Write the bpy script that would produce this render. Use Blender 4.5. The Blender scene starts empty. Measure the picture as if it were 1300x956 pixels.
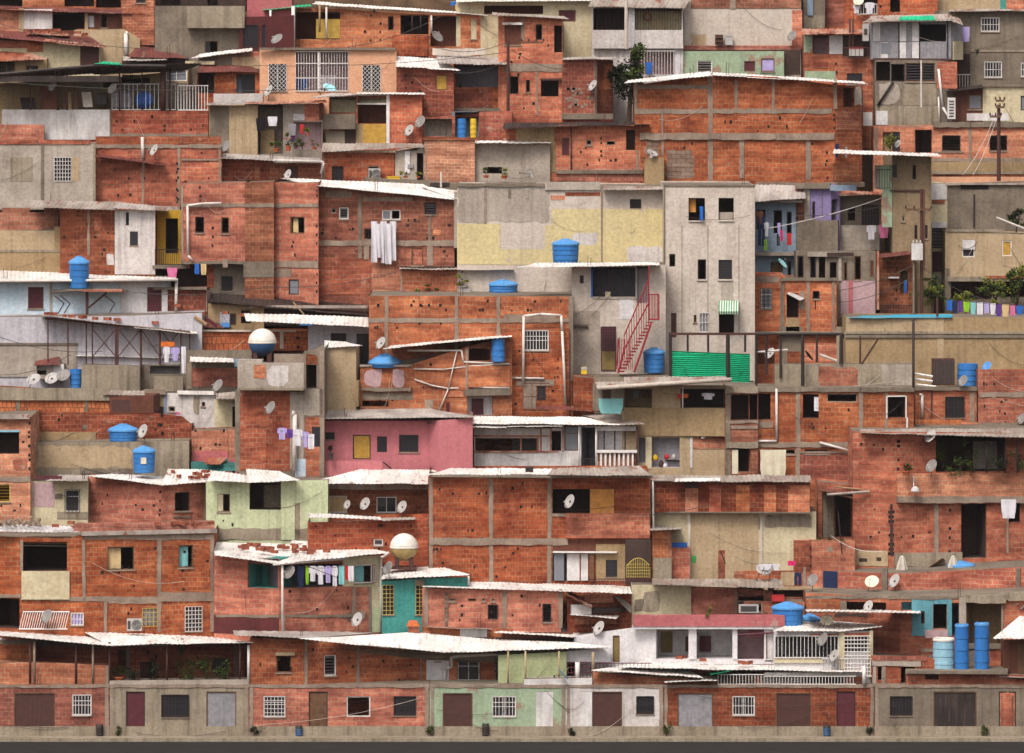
import bpy, math, random
from mathutils import Vector, noise
R = random.Random(11)
scn = bpy.context.scene
# ---------------------------------------------------------------- camera, world, sun, exposure
F = 9000.0      # telephoto: focal length in photo pixels
ZC = 30.0       # camera height
cam_d = bpy.data.cameras.new('camera'); cam = bpy.data.objects.new('camera', cam_d)
scn.collection.objects.link(cam); scn.camera = cam
cam.location = (0, 0, ZC); cam.rotation_euler = (math.radians(90), 0, 0)
cam_d.sensor_width = 36; cam_d.lens = 36 * F / 1300; cam_d.shift_y = -478 / 1300
cam_d.clip_start = 1; cam_d.clip_end = 3000
world = bpy.data.worlds.new('World'); scn.world = world; world.use_nodes = True
nt = world.node_tree; nt.nodes.clear()
SUN_EL, SUN_AZ = 52, 205      # azimuth: direction the light comes from, clockwise from +Y
sky = nt.nodes.new('ShaderNodeTexSky'); sky.sky_type = 'NISHITA'; sky.sun_disc = False
sky.sun_elevation = math.radians(SUN_EL); sky.sun_rotation = math.radians(SUN_AZ)
sky.dust_density = 6; sky.air_density = 1.0; sky.ozone_density = 0.6
hs = nt.nodes.new('ShaderNodeHueSaturation'); hs.inputs['Saturation'].default_value = 0.25
bg = nt.nodes.new('ShaderNodeBackground'); bg.inputs[1].default_value = 0.15
wo = nt.nodes.new('ShaderNodeOutputWorld')
nt.links.new(sky.outputs[0], hs.inputs['Color']); nt.links.new(hs.outputs[0], bg.inputs[0]); nt.links.new(bg.outputs[0], wo.inputs[0])
sd = bpy.data.lights.new('sun', 'SUN'); sd.energy = 1.5; sd.angle = math.radians(16); sd.color = (1, .92, .82)
sun = bpy.data.objects.new('sun', sd); scn.collection.objects.link(sun)
_a, _e = math.radians(SUN_AZ), math.radians(SUN_EL)
_dir = Vector((math.sin(_a) * math.cos(_e), math.cos(_a) * math.cos(_e), math.sin(_e)))
sun.rotation_euler = _dir.to_track_quat('Z', 'Y').to_euler()
vs = scn.view_settings; vs.view_transform = 'Standard'; vs.look = 'None'; vs.exposure = 0.42; vs.gamma = 1; vs.use_curve_mapping = False
scn.cycles.max_bounces = 5; scn.cycles.diffuse_bounces = 3; scn.cycles.glossy_bounces = 2; scn.cycles.transmission_bounces = 2

# ---------------------------------------------------------------- coordinates
def Yb(py): return 345 - 0.0517 * py
class TT: ox = 0; oy = 0; s = 3.939
def T(col, row):
    TT.ox = (0, 320, 640, 960)[col]; TT.oy = (0, 210, 420, 640)[row]; TT.s = 3.939 if col < 3 else 3.8235
def PX():  # plain photo pixels
    TT.ox = TT.oy = 0; TT.s = 1.0
def cx(x): return TT.ox + x / TT.s
def cy(y): return TT.oy + y / TT.s
def W(px, py, Y): return Vector(((px - 650) * Y / F, Y, ZC - py * Y / F))
def terrain(Y):
    if Y < 300: return -1.7
    py = (345 - Y) / .0517
    return max(-1.7, ZC - (py + 85) * Y / F)

# ---------------------------------------------------------------- materials
def srgb(h):
    h = h.lstrip('#'); v = [int(h[i:i + 2], 16) / 255 for i in (0, 2, 4)]
    return tuple(((c + .055) / 1.055) ** 2.4 if c > .04 else c / 12.92 for c in v) + (1,)
class N:
    def __init__(s, name):
        s.m = bpy.data.materials.new(name); s.m.use_nodes = True; s.t = s.m.node_tree; s.t.nodes.clear()
        s.out = s.n('ShaderNodeOutputMaterial'); s.b = s.n('ShaderNodeBsdfPrincipled')
        s.l(s.b, 0, s.out, 0); s.b.inputs['Roughness'].default_value = .9
        s.b.inputs['Specular IOR Level'].default_value = .2
    def n(s, t, **k):
        x = s.t.nodes.new(t)
        for a, v in k.items(): setattr(x, a, v)
        return x
    def l(s, a, i, b, j): s.t.links.new(a.outputs[i], b.inputs[j])
    def noise(s, vec, scale, detail=3, rough=.55):
        x = s.n('ShaderNodeTexNoise'); x.inputs['Scale'].default_value = scale; x.inputs['Detail'].default_value = detail
        x.inputs['Roughness'].default_value = rough; s.t.links.new(vec, x.inputs['Vector']); return x.outputs['Fac']
    def ramp(s, f, a, b, v0=0., v1=1.):
        x = s.n('ShaderNodeMapRange'); x.inputs[1].default_value = a; x.inputs[2].default_value = b
        x.inputs[3].default_value = v0; x.inputs[4].default_value = v1; s.t.links.new(f, x.inputs[0]); return x.outputs[0]
    def mix(s, f, a, b, mode='MIX'):
        x = s.n('ShaderNodeMix', data_type='RGBA', blend_type=mode)
        for sock, v in ((x.inputs[0], f), (x.inputs[6], a), (x.inputs[7], b)):
            if hasattr(v, 'is_linked') or hasattr(v, 'links'): s.t.links.new(v, sock)
            else: sock.default_value = v
        return x.outputs[2]
    def mul(s, a, b):
        x = s.n('ShaderNodeMath', operation='MULTIPLY')
        for i, v in enumerate((a, b)):
            if hasattr(v, 'links'): s.t.links.new(v, x.inputs[i])
            else: x.inputs[i].default_value = v
        return x.outputs[0]
    def coord(s, scale=None, rnd=True):
        c = s.n('ShaderNodeTexCoord'); v = c.outputs['Object']
        if scale:
            m = s.n('ShaderNodeMapping'); m.inputs['Scale'].default_value = scale; s.t.links.new(v, m.inputs[0]); v = m.outputs[0]
        return v
    def color(s, c): s.t.links.new(c, s.b.inputs['Base Color'])
    def bump(s, h, d=.01, st=.6):
        x = s.n('ShaderNodeBump'); x.inputs['Distance'].default_value = d; x.inputs['Strength'].default_value = st
        s.t.links.new(h, x.inputs['Height']); s.t.links.new(x.outputs[0], s.b.inputs['Normal'])
MATS = {}
def brick(name, c1, c2, mortar='b49a86', w=.30, h=.20, ms=.020, dirt=.5, smear=.4, soot='553a31', vert=False):
    k = N(name); co = k.coord()
    sx = k.n('ShaderNodeSeparateXYZ'); k.t.links.new(co, sx.inputs[0])
    ad = k.n('ShaderNodeMath', operation='ADD'); k.l(sx, 0, ad, 0); k.l(sx, 1, ad, 1)
    # hand-laid courses wander a little
    wob = k.ramp(k.noise(co, .35, 2), .3, .7, -.07, .07); wz = k.n('ShaderNodeMath', operation='ADD'); k.l(sx, 2, wz, 0); k.t.links.new(wob, wz.inputs[1])
    oi = k.n('ShaderNodeObjectInfo'); rm = k.n('ShaderNodeMath', operation='MULTIPLY_ADD'); k.t.links.new(oi.outputs['Random'], rm.inputs[0]); rm.inputs[1].default_value = 7.3; k.l(ad, 0, rm, 2); ad = rm
    cb = k.n('ShaderNodeCombineXYZ'); k.l(ad, 0, cb, 0); k.l(wz, 0, cb, 1)
    bt = k.n('ShaderNodeTexBrick'); bt.inputs['Scale'].default_value = 1; bt.inputs['Brick Width'].default_value = w; bt.inputs['Row Height'].default_value = h
    bt.inputs['Mortar Size'].default_value = ms; bt.inputs['Mortar Smooth'].default_value = .25; bt.inputs['Bias'].default_value = 0
    bt.inputs['Color1'].default_value = srgb(c1); bt.inputs['Color2'].default_value = srgb(c2); bt.inputs['Mortar'].default_value = srgb(mortar)
    k.l(cb, 0, bt, 0)
    # mortar that is strong in some places and nearly gone in others
    brickonly = k.n('ShaderNodeTexBrick')
    for i in ('Scale', 'Brick Width', 'Row Height', 'Mortar Smooth', 'Bias'): brickonly.inputs[i].default_value = bt.inputs[i].default_value
    brickonly.inputs['Mortar Size'].default_value = .006; brickonly.inputs['Color1'].default_value = srgb(c1); brickonly.inputs['Color2'].default_value = srgb(c2)
    brickonly.inputs['Mortar'].default_value = srgb('7a3f2c'); k.l(cb, 0, brickonly, 0)
    c = k.mix(k.ramp(k.noise(co, .9, 4), .28, .52), brickonly.outputs[0], bt.outputs[0])
    # courses differ in tone
    cm = k.n('ShaderNodeCombineXYZ'); k.l(ad, 0, cm, 0); k.l(wz, 0, cm, 1)
    mp = k.n('ShaderNodeMapping'); mp.inputs['Scale'].default_value = (.5, 2.0, 1); k.t.links.new(cm.outputs[0], mp.inputs[0])
    c = k.mix(.75, c, k.mix(k.ramp(k.noise(mp.outputs[0], 1.3, 1.5, .5), .35, .65), srgb('b08c7c'), srgb('fff6ea')), 'MULTIPLY')
    # mottled tone
    c = k.mix(1.0, c, k.mix(k.ramp(k.noise(co, .55, 4), .3, .7), srgb('bda89f'), srgb('fff4ea')), 'MULTIPLY')
    c = k.mix(1.0, c, k.mix(k.ramp(k.noise(co, 7, 3, .6), .3, .7), srgb('dccec6'), srgb('ffffff')), 'MULTIPLY')
    # every batch of blocks has its own tone
    ob = k.n('ShaderNodeHueSaturation'); k.t.links.new(k.ramp(oi.outputs['Random'], 0, 1, .495, .510), ob.inputs['Hue']); k.t.links.new(c, ob.inputs['Color'])
    sx2 = k.n('ShaderNodeMath', operation='FRACT'); mm = k.n('ShaderNodeMath', operation='MULTIPLY'); k.t.links.new(oi.outputs['Random'], mm.inputs[0]); mm.inputs[1].default_value = 13.7; k.l(mm, 0, sx2, 0)
    k.t.links.new(k.ramp(sx2.outputs[0], 0, 1, 1.0, 1.32), ob.inputs['Value']); k.t.links.new(k.ramp(sx2.outputs[0], 0, 1, 1.0, .84), ob.inputs['Saturation']); c = ob.outputs[0]
    # cement smears
    sm = k.mul(k.ramp(k.noise(co, 2.3, 6, .72), .60, .70), smear)
    c = k.mix(sm, c, srgb('a58d7c'))
    # run-off streaks and soot
    st = k.mul(k.ramp(k.noise(k.coord((2.6, 2.6, .16)), 1.6, 5, .65), .52, .78), dirt)
    c = k.mix(st, c, srgb(soot))
    sp = k.mul(k.ramp(k.noise(co, 6.5, 3, .6), .70, .74), .5); c = k.mix(sp, c, srgb('3a211b'))  # random dark blotches paint the shaded holes of missing block bits
    k.color(c); k.b.inputs['Roughness'].default_value = .95
    hh = k.n('ShaderNodeMath', operation='SUBTRACT'); hh.inputs[0].default_value = 1; k.l(bt, 1, hh, 1); k.bump(hh.outputs[0], .012, .8)
    MATS[name] = k.m
def plaster(name, base, alt, dirt=.45, stain='5b4a40', patch=None, pa=.62, rough=.92, fine=.5):
    k = N(name); co = k.coord()
    c = k.mix(k.ramp(k.noise(co, .8, 5, .6), .35, .65), srgb(base), srgb(alt))
    c = k.mix(fine, c, k.mix(k.ramp(k.noise(co, 7, 5, .75), .3, .7), srgb('8f8580'), srgb('ffffff')), 'MULTIPLY')
    if patch: c = k.mix(k.ramp(k.noise(co, .7, 6, .62), pa, pa + .03), c, srgb(patch))
    st = k.mul(k.ramp(k.noise(k.coord((3.2, 3.2, .14)), 1.3, 6, .68), .50, .80), dirt); c = k.mix(st, c, srgb(stain))
    bl = k.mul(k.ramp(k.noise(co, 1.7, 6, .7), .60, .74), dirt * .9); c = k.mix(bl, c, srgb(stain))
    k.color(c); k.b.inputs['Roughness'].default_value = rough; k.bump(k.noise(co, 12, 4, .7), .01, .4)
    MATS[name] = k.m
def metal(name, base, alt, rust='7a4330', ra=.6, rs=.06, dirt=.5, metallic=0., rough=.6):
    k = N(name); co = k.coord()
    c = k.mix(k.ramp(k.noise(k.coord((1.1, .25, .6)), 1.0, 2), .42, .58), srgb(base), srgb(alt))
    c = k.mix(.5, c, k.mix(k.ramp(k.noise(co, 6, 5, .75), .3, .7), srgb('b0a8a4'), srgb('ffffff')), 'MULTIPLY')
    r = k.ramp(k.noise(k.coord((1.5, .5, .8)), 1.6, 6, .7), ra, ra + rs); c = k.mix(r, c, srgb(rust))
    d = k.mul(k.ramp(k.noise(k.coord((5, .6, .6)), 1.5, 5, .7), .52, .72), dirt); c = k.mix(d, c, srgb('5d4c44'))
    k.color(c); k.b.inputs['Roughness'].default_value = rough; k.b.inputs['Metallic'].default_value = metallic
    MATS[name] = k.m
def flat(name, base, rough=.7, var=.35, spec=.3, metallic=0., scale=4):
    k = N(name); co = k.coord()
    c = k.mix(var, srgb(base), k.mix(k.ramp(k.noise(co, scale, 4, .7), .3, .7), srgb('6d6460'), srgb('ffffff')), 'MULTIPLY')
    k.color(c); k.b.inputs['Roughness'].default_value = rough; k.b.inputs['Specular IOR Level'].default_value = spec; k.b.inputs['Metallic'].default_value = metallic
    MATS[name] = k.m
brick('brick', 'cc7a56', 'b05c40', mortar='c09a80', dirt=0.35)
brick('brick_bright', 'dc8a60', 'c8704c', mortar='d6ae90', dirt=0.25)
brick('brick_dark', 'a86048', '8c4c38', mortar='a8826c', dirt=0.5)
brick('brick_rose', 'c88062', 'b46a4e', smear=.55, mortar='c8a590', dirt=0.4)
brick('brick_worn', 'bf7052', 'a35a42', smear=.8, mortar='b09480', dirt=0.55)
brick('brick_tall', 'dc8458', 'c26a44', w=.2, h=.30, mortar='905a40', dirt=0.35)
brick('brick_pale', 'cf9074', 'bf8064', mortar='dcc0aa', w=.3, h=.15, dirt=.25, smear=.3, ms=.018)
brick('block_grey', '9a9088', '8d8279', mortar='7d7268', w=.4, h=.2, dirt=.5, smear=.2)
plaster('concrete', '857869', '6a5f54', dirt=.6, stain='3d332d')
plaster('concrete_light', 'b0a498', '968a7e', dirt=.5, stain='5a4e46')
plaster('concrete_stained', '9c8f7d', '857866', dirt=.8, stain='352c27')
plaster('mortar', '9c8a7a', '7e6c60', dirt=.4, stain='4a3b34')
plaster('beige', 'b8a283', 'a38c6e', dirt=.5, stain='5c4a3b')
plaster('tan', 'a58c6a', '927a5a', dirt=.5, stain='4e3a2d')
plaster('drab', '8f7a60', '7d6a52', dirt=.6, stain='3d3128')
plaster('cream', 'cbbfa0', 'b8a98a', dirt=.35, stain='6d5d4c', patch='8f8070', pa=.66)
plaster('white_wash', 'd0c8c4', 'b8aeaa', dirt=.6, stain='3e3532', patch='93877e', pa=.66)
plaster('white_clean', 'd8d4d4', 'c6c0c2', dirt=.25, stain='7b706c')
plaster('grey_pale', 'c9bcb0', 'b8aa9e', dirt=.4, stain='6b5f55')
plaster('lilac_pale', 'c0bbc2', 'b0abb0', dirt=.5, stain='55505a')
plaster('lilac', '8a7ba6', '7d6e98', dirt=.3, stain='4c4358')
plaster('yellow_pale', 'd2c08e', 'c0b088', dirt=.35, stain='8c7c62', patch='a8988a', pa=.60)
plaster('peach', 'd8a584', 'cc9878', dirt=.15, stain='8c6450')
plaster('pink', 'c07478', 'b26a70', dirt=.4, stain='7a4552', fine=.4)
plaster('pink_worn', 'b8686a', 'a65c60', dirt=.5, stain='6e4a48', patch='a08078', pa=.62)
plaster('pink_pale', 'b89a9c', 'a98c90', dirt=.4, stain='66504f')
plaster('mint', 'c2c8a2', 'b0b693', dirt=.6, stain='5c5c48')
plaster('mint_worn', '9dae90', '8d9c84', dirt=.5, stain='5c5548', patch='8a7464', pa=.55)
plaster('teal', '4b9a92', '3f8880', dirt=.5, stain='2c4a46')
plaster('sky_blue', 'b2cadc', 'd4dade', dirt=.3, stain='6f8496')
plaster('blue_grey', '8d9eb0', '7c8c9e', dirt=.4, stain='4c5058')
plaster('turquoise', '6299a4', '558893', dirt=.4, stain='31484e')
plaster('ochre', 'c09a35', 'b08a30', dirt=.3, stain='5c4a25')
plaster('olive', 'a8ad84', '99a078', dirt=.3, stain='5c5c48')
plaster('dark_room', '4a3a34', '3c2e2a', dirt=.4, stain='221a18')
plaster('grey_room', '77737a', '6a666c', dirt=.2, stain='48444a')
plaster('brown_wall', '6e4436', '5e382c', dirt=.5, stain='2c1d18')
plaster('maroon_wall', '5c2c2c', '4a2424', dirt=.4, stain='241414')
metal('zinc_white', 'e8e2dc', 'd4ccc6', dirt=.7, ra=.63)
metal('zinc_grey', 'b5aaa3', '9b908a', ra=.62)
metal('zinc_old', 'a89c92', '8f8278', ra=.55, rs=.1)
metal('rust_roof', '74403a', '603430', rust='94705f', ra=.57, rs=.12)
metal('rust_bright', '9c5a42', 'b08672', rust='6c3526', ra=.5, rs=.1)
metal('roof_black', '2c2523', '3a302d', rust='6b594c', ra=.64, rs=.1)
metal('green_sheet', '24b585', '1fa578', rust='177a5a', ra=.6, dirt=.15, rough=.45)
metal('teal_sheet', '2c6a66', '3d7a74', ra=.7)
metal('white_metal', 'cfcac8', 'b5aeac', ra=.66, dirt=.35)
flat('iron', '2d2220', .7); flat('iron_red', '8e1f2b', .6, .3); flat('iron_white', 'd2cbc6', .6, .3); flat('iron_yellow', 'b9a258', .6)
flat('iron_brown', '4a2c26', .7); flat('pvc', 'ccc2ba', .5, .35); flat('wood', '6a4c36', .85, .6); flat('wood_light', 'a58564', .85, .6)
flat('maroon', '54202a', .6, .4); flat('door_yellow', 'b98f3a', .6, .5); flat('door_olive', '7d6a3a', .6, .5); flat('grey_panel', '8b878b', .6, .5)
flat('black', '15110f', .9, .2); flat('orange_panel', 'c98a45', .8, .5); flat('yellow_board', 'b59345', .8, .5)
plaster('tank_blue', '2464a6', '3874b0', dirt=.3, stain='5c6470', rough=.5, fine=.3); plaster('tank_lid', '4886c0', '5e98cc', dirt=.3, stain='6a7280', rough=.5, fine=.3); flat('dish_grey', '86807c', .5, .5, .3); flat('tank_pale', '86aebf', .5, .35, .4); flat('tank_white', 'd8cfc4', .5, .3, .4)
flat('tank_navy', '2c4f78', .5, .5, .4); flat('tank_yellow', 'a88f5c', .5, .5); flat('dish_white', 'a8a29e', .5, .3, .4); flat('dish_cyan', '9cccd0', .5, .3); flat('dish_blue', '4f86c0', .5, .3); flat('dish_dark', '3c3836', .6, .3); flat('dish_cream', 'd8cbb2', .5, .3)
flat('leaf', '4a5a22', .8, .8, .2, 0, 3); flat('leaf_dark', '29331a', .8, .8, .2, 0, 3); flat('leaf_light', '7d8030', .8, .7, .2, 0, 3); flat('flower_red', 'b02a28', .8); flat('bark', '4a382c', .9, .6)
plaster('asphalt', '221f1e', '2b2827', dirt=.4, stain='1c1a1a', rough=1); flat('soil', '5a4636', .95, .7, .1, 0, 1.2); flat('clay_block', '9c5640', .9, .8); flat('terracotta', 'b8623a', .9, .5); flat('rubble', '9a8674', .95, .6)
flat('cyan_sheet', '2b9ab8', .6, .3); flat('plastic_red', 'b02a2a', .5); flat('plastic_yellow', 'd0a828', .5); flat('plastic_green', '3f9a50', .5); flat('canvas', 'bdb3a6', .9, .4)
flat('skin', '9a6a50', .7, .2); flat('shirt_blue', '2c62b0', .9, .4); flat('awning_green', '3d8a5c', .8); flat('awning_white', 'cfcfc4', .8)
for nm, c in dict(white='cfcad0', lilac='a99bc8', purple='5c3a86', navy='252f4c', blue='2f62b0', teal='7fb8b8', lime='86b82c', pink='c46a90', hotpink='d02a68', red='b83030', beige='c8ac80', black='1d1a1e', grey='847e80', orange='cf6a30', cream='cfc4ac', brown='6a4436').items():
    flat('cloth_' + nm, c, .95, .35, .1, 0, 2)
k = N('glass'); k.b.inputs['Base Color'].default_value = srgb('2c2a2e'); k.b.inputs['Roughness'].default_value = .12; k.b.inputs['Specular IOR Level'].default_value = .6; MATS['glass'] = k.m
k = N('glass_grey'); k.b.inputs['Base Color'].default_value = srgb('6c6c72'); k.b.inputs['Roughness'].default_value = .25; k.b.inputs['Specular IOR Level'].default_value = .6; MATS['glass_grey'] = k.m

k = N('haze'); k.t.nodes.remove(k.b); v = k.n('ShaderNodeVolumePrincipled'); v.inputs['Color'].default_value = (.9, .82, .84, 1); v.inputs['Density'].default_value = .00004; k.l(v, 0, k.out, 1); MATS['haze'] = k.m
# ---------------------------------------------------------------- mesh builder
class MB:
    def __init__(s): s.v = []; s.f = []; s.mi = []; s.cur = 0; s.smooth = False
    def add(s, vs, fs):
        o = len(s.v); s.v += [tuple(v) for v in vs]
        for f in fs: s.f.append(tuple(i + o for i in f)); s.mi.append(s.cur)
    def box(s, o, u, v, n):   # corner o and three edge vectors
        o, u, v, n = map(Vector, (o, u, v, n))
        p = [o, o + u, o + u + v, o + v, o + n, o + u + n, o + u + v + n, o + v + n]
        s.add(p, [(0, 3, 2, 1), (4, 5, 6, 7), (0, 1, 5, 4), (1, 2, 6, 5), (2, 3, 7, 6), (3, 0, 4, 7)])
    def bx(s, x0, x1, y0, y1, z0, z1): s.box((x0, y0, z0), (x1 - x0, 0, 0), (0, y1 - y0, 0), (0, 0, z1 - z0))
    def rod(s, a, b, r, n=6, r2=None):
        a, b = Vector(a), Vector(b); d = (b - a)
        if d.length < 1e-5: return
        d.normalize(); q = Vector((0, 0, 1)) if abs(d.z) < .9 else Vector((1, 0, 0)); e = d.cross(q).normalized(); g = d.cross(e)
        r2 = r if r2 is None else r2; vs = []
        for c, rr in ((a, r), (b, r2)):
            for i in range(n):
                t = 2 * math.pi * i / n; vs.append(c + e * math.cos(t) * rr + g * math.sin(t) * rr)
        s.add(vs, [(i, (i + 1) % n, n + (i + 1) % n, n + i) for i in range(n)] + [tuple(range(n))[::-1], tuple(range(n, 2 * n))])
    def path(s, pts, r, n=6):
        for a, b in zip(pts, pts[1:]): s.rod(a, b, r, n)
    def lathe(s, c, prof, n=24, axis=None):
        c = Vector(c); vs = []
        for r, z in prof:
            for i in range(n):
                t = 2 * math.pi * i / n; vs.append(c + Vector((r * math.cos(t), r * math.sin(t), z)))
        fs = []
        for j in range(len(prof) - 1):
            for i in range(n):
                fs.append((j * n + i, j * n + (i + 1) % n, (j + 1) * n + (i + 1) % n, (j + 1) * n + i))
        fs.append(tuple(range(n))[::-1]); fs.append(tuple(range((len(prof) - 1) * n, len(prof) * n)))
        s.add(vs, fs)
    def build(s, name, mats, parent=None, org=None, smooth=None, label=None):
        org = Vector(org) if org is not None else (Vector(parent['org_']) if parent is not None else Vector((0, 0, 0)))
        me = bpy.data.meshes.new(name); me.from_pydata([tuple(Vector(v) - org) for v in s.v], [], s.f)
        if isinstance(mats, str): mats = [mats]
        for m in mats: me.materials.append(MATS[m])
        if len(mats) > 1: me.polygons.foreach_set('material_index', s.mi)
        if smooth or s.smooth: me.polygons.foreach_set('use_smooth', [True] * len(me.polygons))
        me.update()
        o = bpy.data.objects.new(name, me); scn.collection.objects.link(o)
        if parent is not None: o.parent = parent; o['org_'] = list(parent['org_'])
        else: o.location = org; o['org_'] = list(org)
        if label: o['label'] = label
        return o
def tag(o, label, cat, group=None, kind=None):
    if label: o['label'] = label
    if cat: o['category'] = cat
    if group: o['group'] = group
    if cat or kind: o['kind'] = kind or 'thing'
    return o
def empty(name, loc, label, cat, group=None):
    o = bpy.data.objects.new(name, None); scn.collection.objects.link(o); o.location = loc; o['org_'] = list(loc); o.empty_display_size = .3
    return tag(o, label, cat, group, 'thing')
def jit(a): return R.uniform(-a, a)

# ---------------------------------------------------------------- houses
class Facet:
    def __init__(f, a, b, ta, tb):   # a, b = (px, Y); ta, tb = py of the top at each end
        f.pa, f.pb = a[0], b[0]
        f.A = Vector(((a[0] - 650) * a[1] / F, a[1])); f.B = Vector(((b[0] - 650) * b[1] / F, b[1]))
        f.L = (f.B - f.A).length; f.U = (f.B - f.A) / f.L; f.N = Vector((f.U.y, -f.U.x))
        f.za = ZC - ta * a[1] / F; f.zb = ZC - tb * b[1] / F
    def u(f, px):
        k = (px - 650) / F; d = f.B - f.A
        return f.L * (k * f.A.y - f.A.x) / (d.x - k * d.y)
    def Y(f, u): return f.A.y + f.U.y * u
    def z(f, px, py): return ZC - py * f.Y(f.u(px)) / F
    def top(f, u): return f.za + (f.zb - f.za) * u / f.L
    def p(f, u, z, n=0.): q = f.A + f.U * u + f.N * n; return Vector((q.x, q.y, z))
    def U3(f): return Vector((f.U.x, f.U.y, 0))
    def N3(f): return Vector((f.N.x, f.N.y, 0))
    def box(f, mb, u0, u1, z0, z1, n0, n1): mb.box(f.p(u0, z0, n0), f.U3() * (u1 - u0), Vector((0, 0, z1 - z0)), f.N3() * (n1 - n0))
TH = .15
class House:
    def __init__(s, name, label, b, cat='house', group=None):
        s.name, s.label, s.cat, s.group = name, label, cat, group; s.Y0 = Yb(b); s.root = None; s.F = []
    def part(s, name, mb, mats, parent=None, label=None, smooth=False):
        return mb.build(name, mats, parent or s.root, smooth=smooth, label=label)
    def wall(s, pts, mat, holes=(), bot=None, inset=.25, lid='concrete', depth=None, caps=True, rag=0., name='wall', label=None):
        P_ = [(cx(x), s.Y0 + dy * 1.8, cy(t)) for x, dy, t in pts]
        if s.root is None:
            xm = (P_[0][0] + P_[-1][0]) / 2; Ym = min(p[1] for p in P_)
            s.root = empty(s.name, ((xm - 650) * Ym / F, Ym, terrain(Ym) if bot is None else ZC - cy(bot) * Ym / F), s.label, s.cat, s.group)
        fs = [Facet((a[0], a[1]), (b[0], b[1]), a[2], b[2]) for a, b in zip(P_, P_[1:])]
        s.F = fs + [f for f in s.F if not any(abs(f.pa - g.pa) < .1 and abs(f.pb - g.pb) < .1 for g in fs)] if s.F else fs
        tm = sum(p[2] for p in P_) / len(P_); Ymax = max(p[1] for p in P_); Ymin = min(p[1] for p in P_)
        bpy_ = (345 - Ymin) / .0517
        if depth is None: depth = min(8.5, max(2.2, .0517 * (bpy_ - tm)))
        Yk = max(Ymin + depth, Ymax + 1.0)
        zb = (terrain(Ymin) - .6) if bot is None else ZC - cy(bot) * Ymin / F
        mb = MB(); todo = []
        hs = []
        for h in holes:
            xm = cx((h[0] + h[2]) / 2); f = next((g for g in fs if g.pa - .01 <= xm <= g.pb + .01), fs[0]); hs.append((f, h))
        for f in fs:
            us = {0, f.L}; zs = {zb}; rc = []
            for g, h in hs:
                if g is not f: continue
                xm, ym = cx((h[0] + h[2]) / 2), (cy(h[1]) + cy(h[3])) / 2
                u0, u1 = max(.02, f.u(cx(h[0]))), min(f.L - .02, f.u(cx(h[2]))); z1 = f.z(xm, cy(h[1])); z0 = f.z(xm, cy(h[3]))
                us |= {u0, u1}; zs |= {z0, z1}; rc.append((u0, u1, z0, z1, h)); todo.append((f, u0, u1, z0, z1, h))
            us = sorted(us); zs = sorted(zs)
            # long plain stretches get extra columns so the top edge can be ragged
            if rag:
                e = []
                for a, b in zip(us, us[1:]):
                    n = max(1, int((b - a) / .6)); e += [a + (b - a) * i / n for i in range(n)]
                us = e + [us[-1]]
            for a, b in zip(us, us[1:]):
                ta, tb_ = f.top(a), f.top(b)
                if rag:
                    q = R.choice((0, 0, -.2, -.1)) * rag; ta += q; tb_ += q
                m = (a + b) / 2; rows = zs + [None]
                for z0, z1 in zip(rows, rows[1:]):
                    la, lb = (min(z0, ta), min(z0, tb_)); ha, hb = (ta, tb_) if z1 is None else (min(z1, ta), min(z1, tb_))
                    if ha - la < 1e-4 and hb - lb < 1e-4: continue
                    if z1 is not None and any(r[0] <= m <= r[1] and r[2] <= (z0 + z1) / 2 <= r[3] for r in rc): continue
                    mb.add([f.p(a, la), f.p(b, lb), f.p(b, hb), f.p(a, ha)], [(0, 1, 2, 3)])
                mb.add([f.p(a, ta), f.p(b, tb_), f.p(b, tb_, -TH), f.p(a, ta, -TH)], [(0, 1, 2, 3)])
                zl = min(ta, tb_) - inset - .02
                mb.add([f.p(a, ta, -TH), f.p(b, tb_, -TH), f.p(b, zl, -TH), f.p(a, zl, -TH)], [(0, 1, 2, 3)])
            for u0, u1, z0, z1, h in rc:
                q = TH
                mb.add([f.p(u0, z0), f.p(u1, z0), f.p(u1, z1), f.p(u0, z1), f.p(u0, z0, -q), f.p(u1, z0, -q), f.p(u1, z1, -q), f.p(u0, z1, -q)],
                       [(0, 4, 5, 1), (1, 5, 6, 2), (2, 6, 7, 3), (3, 7, 4, 0)])
        A, B = fs[0].A, fs[-1].B; ka, kb = A.x, B.x
        za, zt = fs[0].za, fs[-1].zb; zm = min(min(f.za, f.zb) for f in fs)
        bt = min(za, zt) if bot is None or True else zm
        vs = [(A.x, A.y, zb), (A.x, A.y, za), (ka, Yk, za), (ka, Yk, zb), (B.x, B.y, zb), (B.x, B.y, zt), (kb, Yk, zt), (kb, Yk, zb)]
        mb.add(vs, [(0, 1, 2, 3), (4, 7, 6, 5), (3, 2, 6, 7)])
        bottom = [(f.A.x, f.A.y, zb) for f in fs] + [(B.x, B.y, zb), (kb, Yk, zb), (ka, Yk, zb)]
        mb.add(bottom, [tuple(range(len(bottom)))[::-1]])
        w = s.part(name, mb, mat, label=label)
        # slack wires along the walls and rusty reinforcing rods left standing on the roof edge
        for f in fs:
            if f.L < 2.2: continue
            for _ in range(R.choice((0, 1, 1, 2))):
                h0 = min(f.za, f.zb); a, b = sorted((R.uniform(.1, f.L * .5), R.uniform(f.L * .5, f.L - .1))); za_, zb_ = h0 - R.uniform(.3, 2.2), h0 - R.uniform(.3, 2.2); sg = R.uniform(.05, .4)
                m_ = MB(); m_.path([f.p(a + (b - a) * i / 8, za_ + (zb_ - za_) * i / 8 - sg * 4 * (i / 8) * (1 - i / 8), .07) for i in range(9)], .008, 4); s.part('wire', m_, R.choice(('dish_dark', 'iron_brown', 'grey_pale')))
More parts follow.
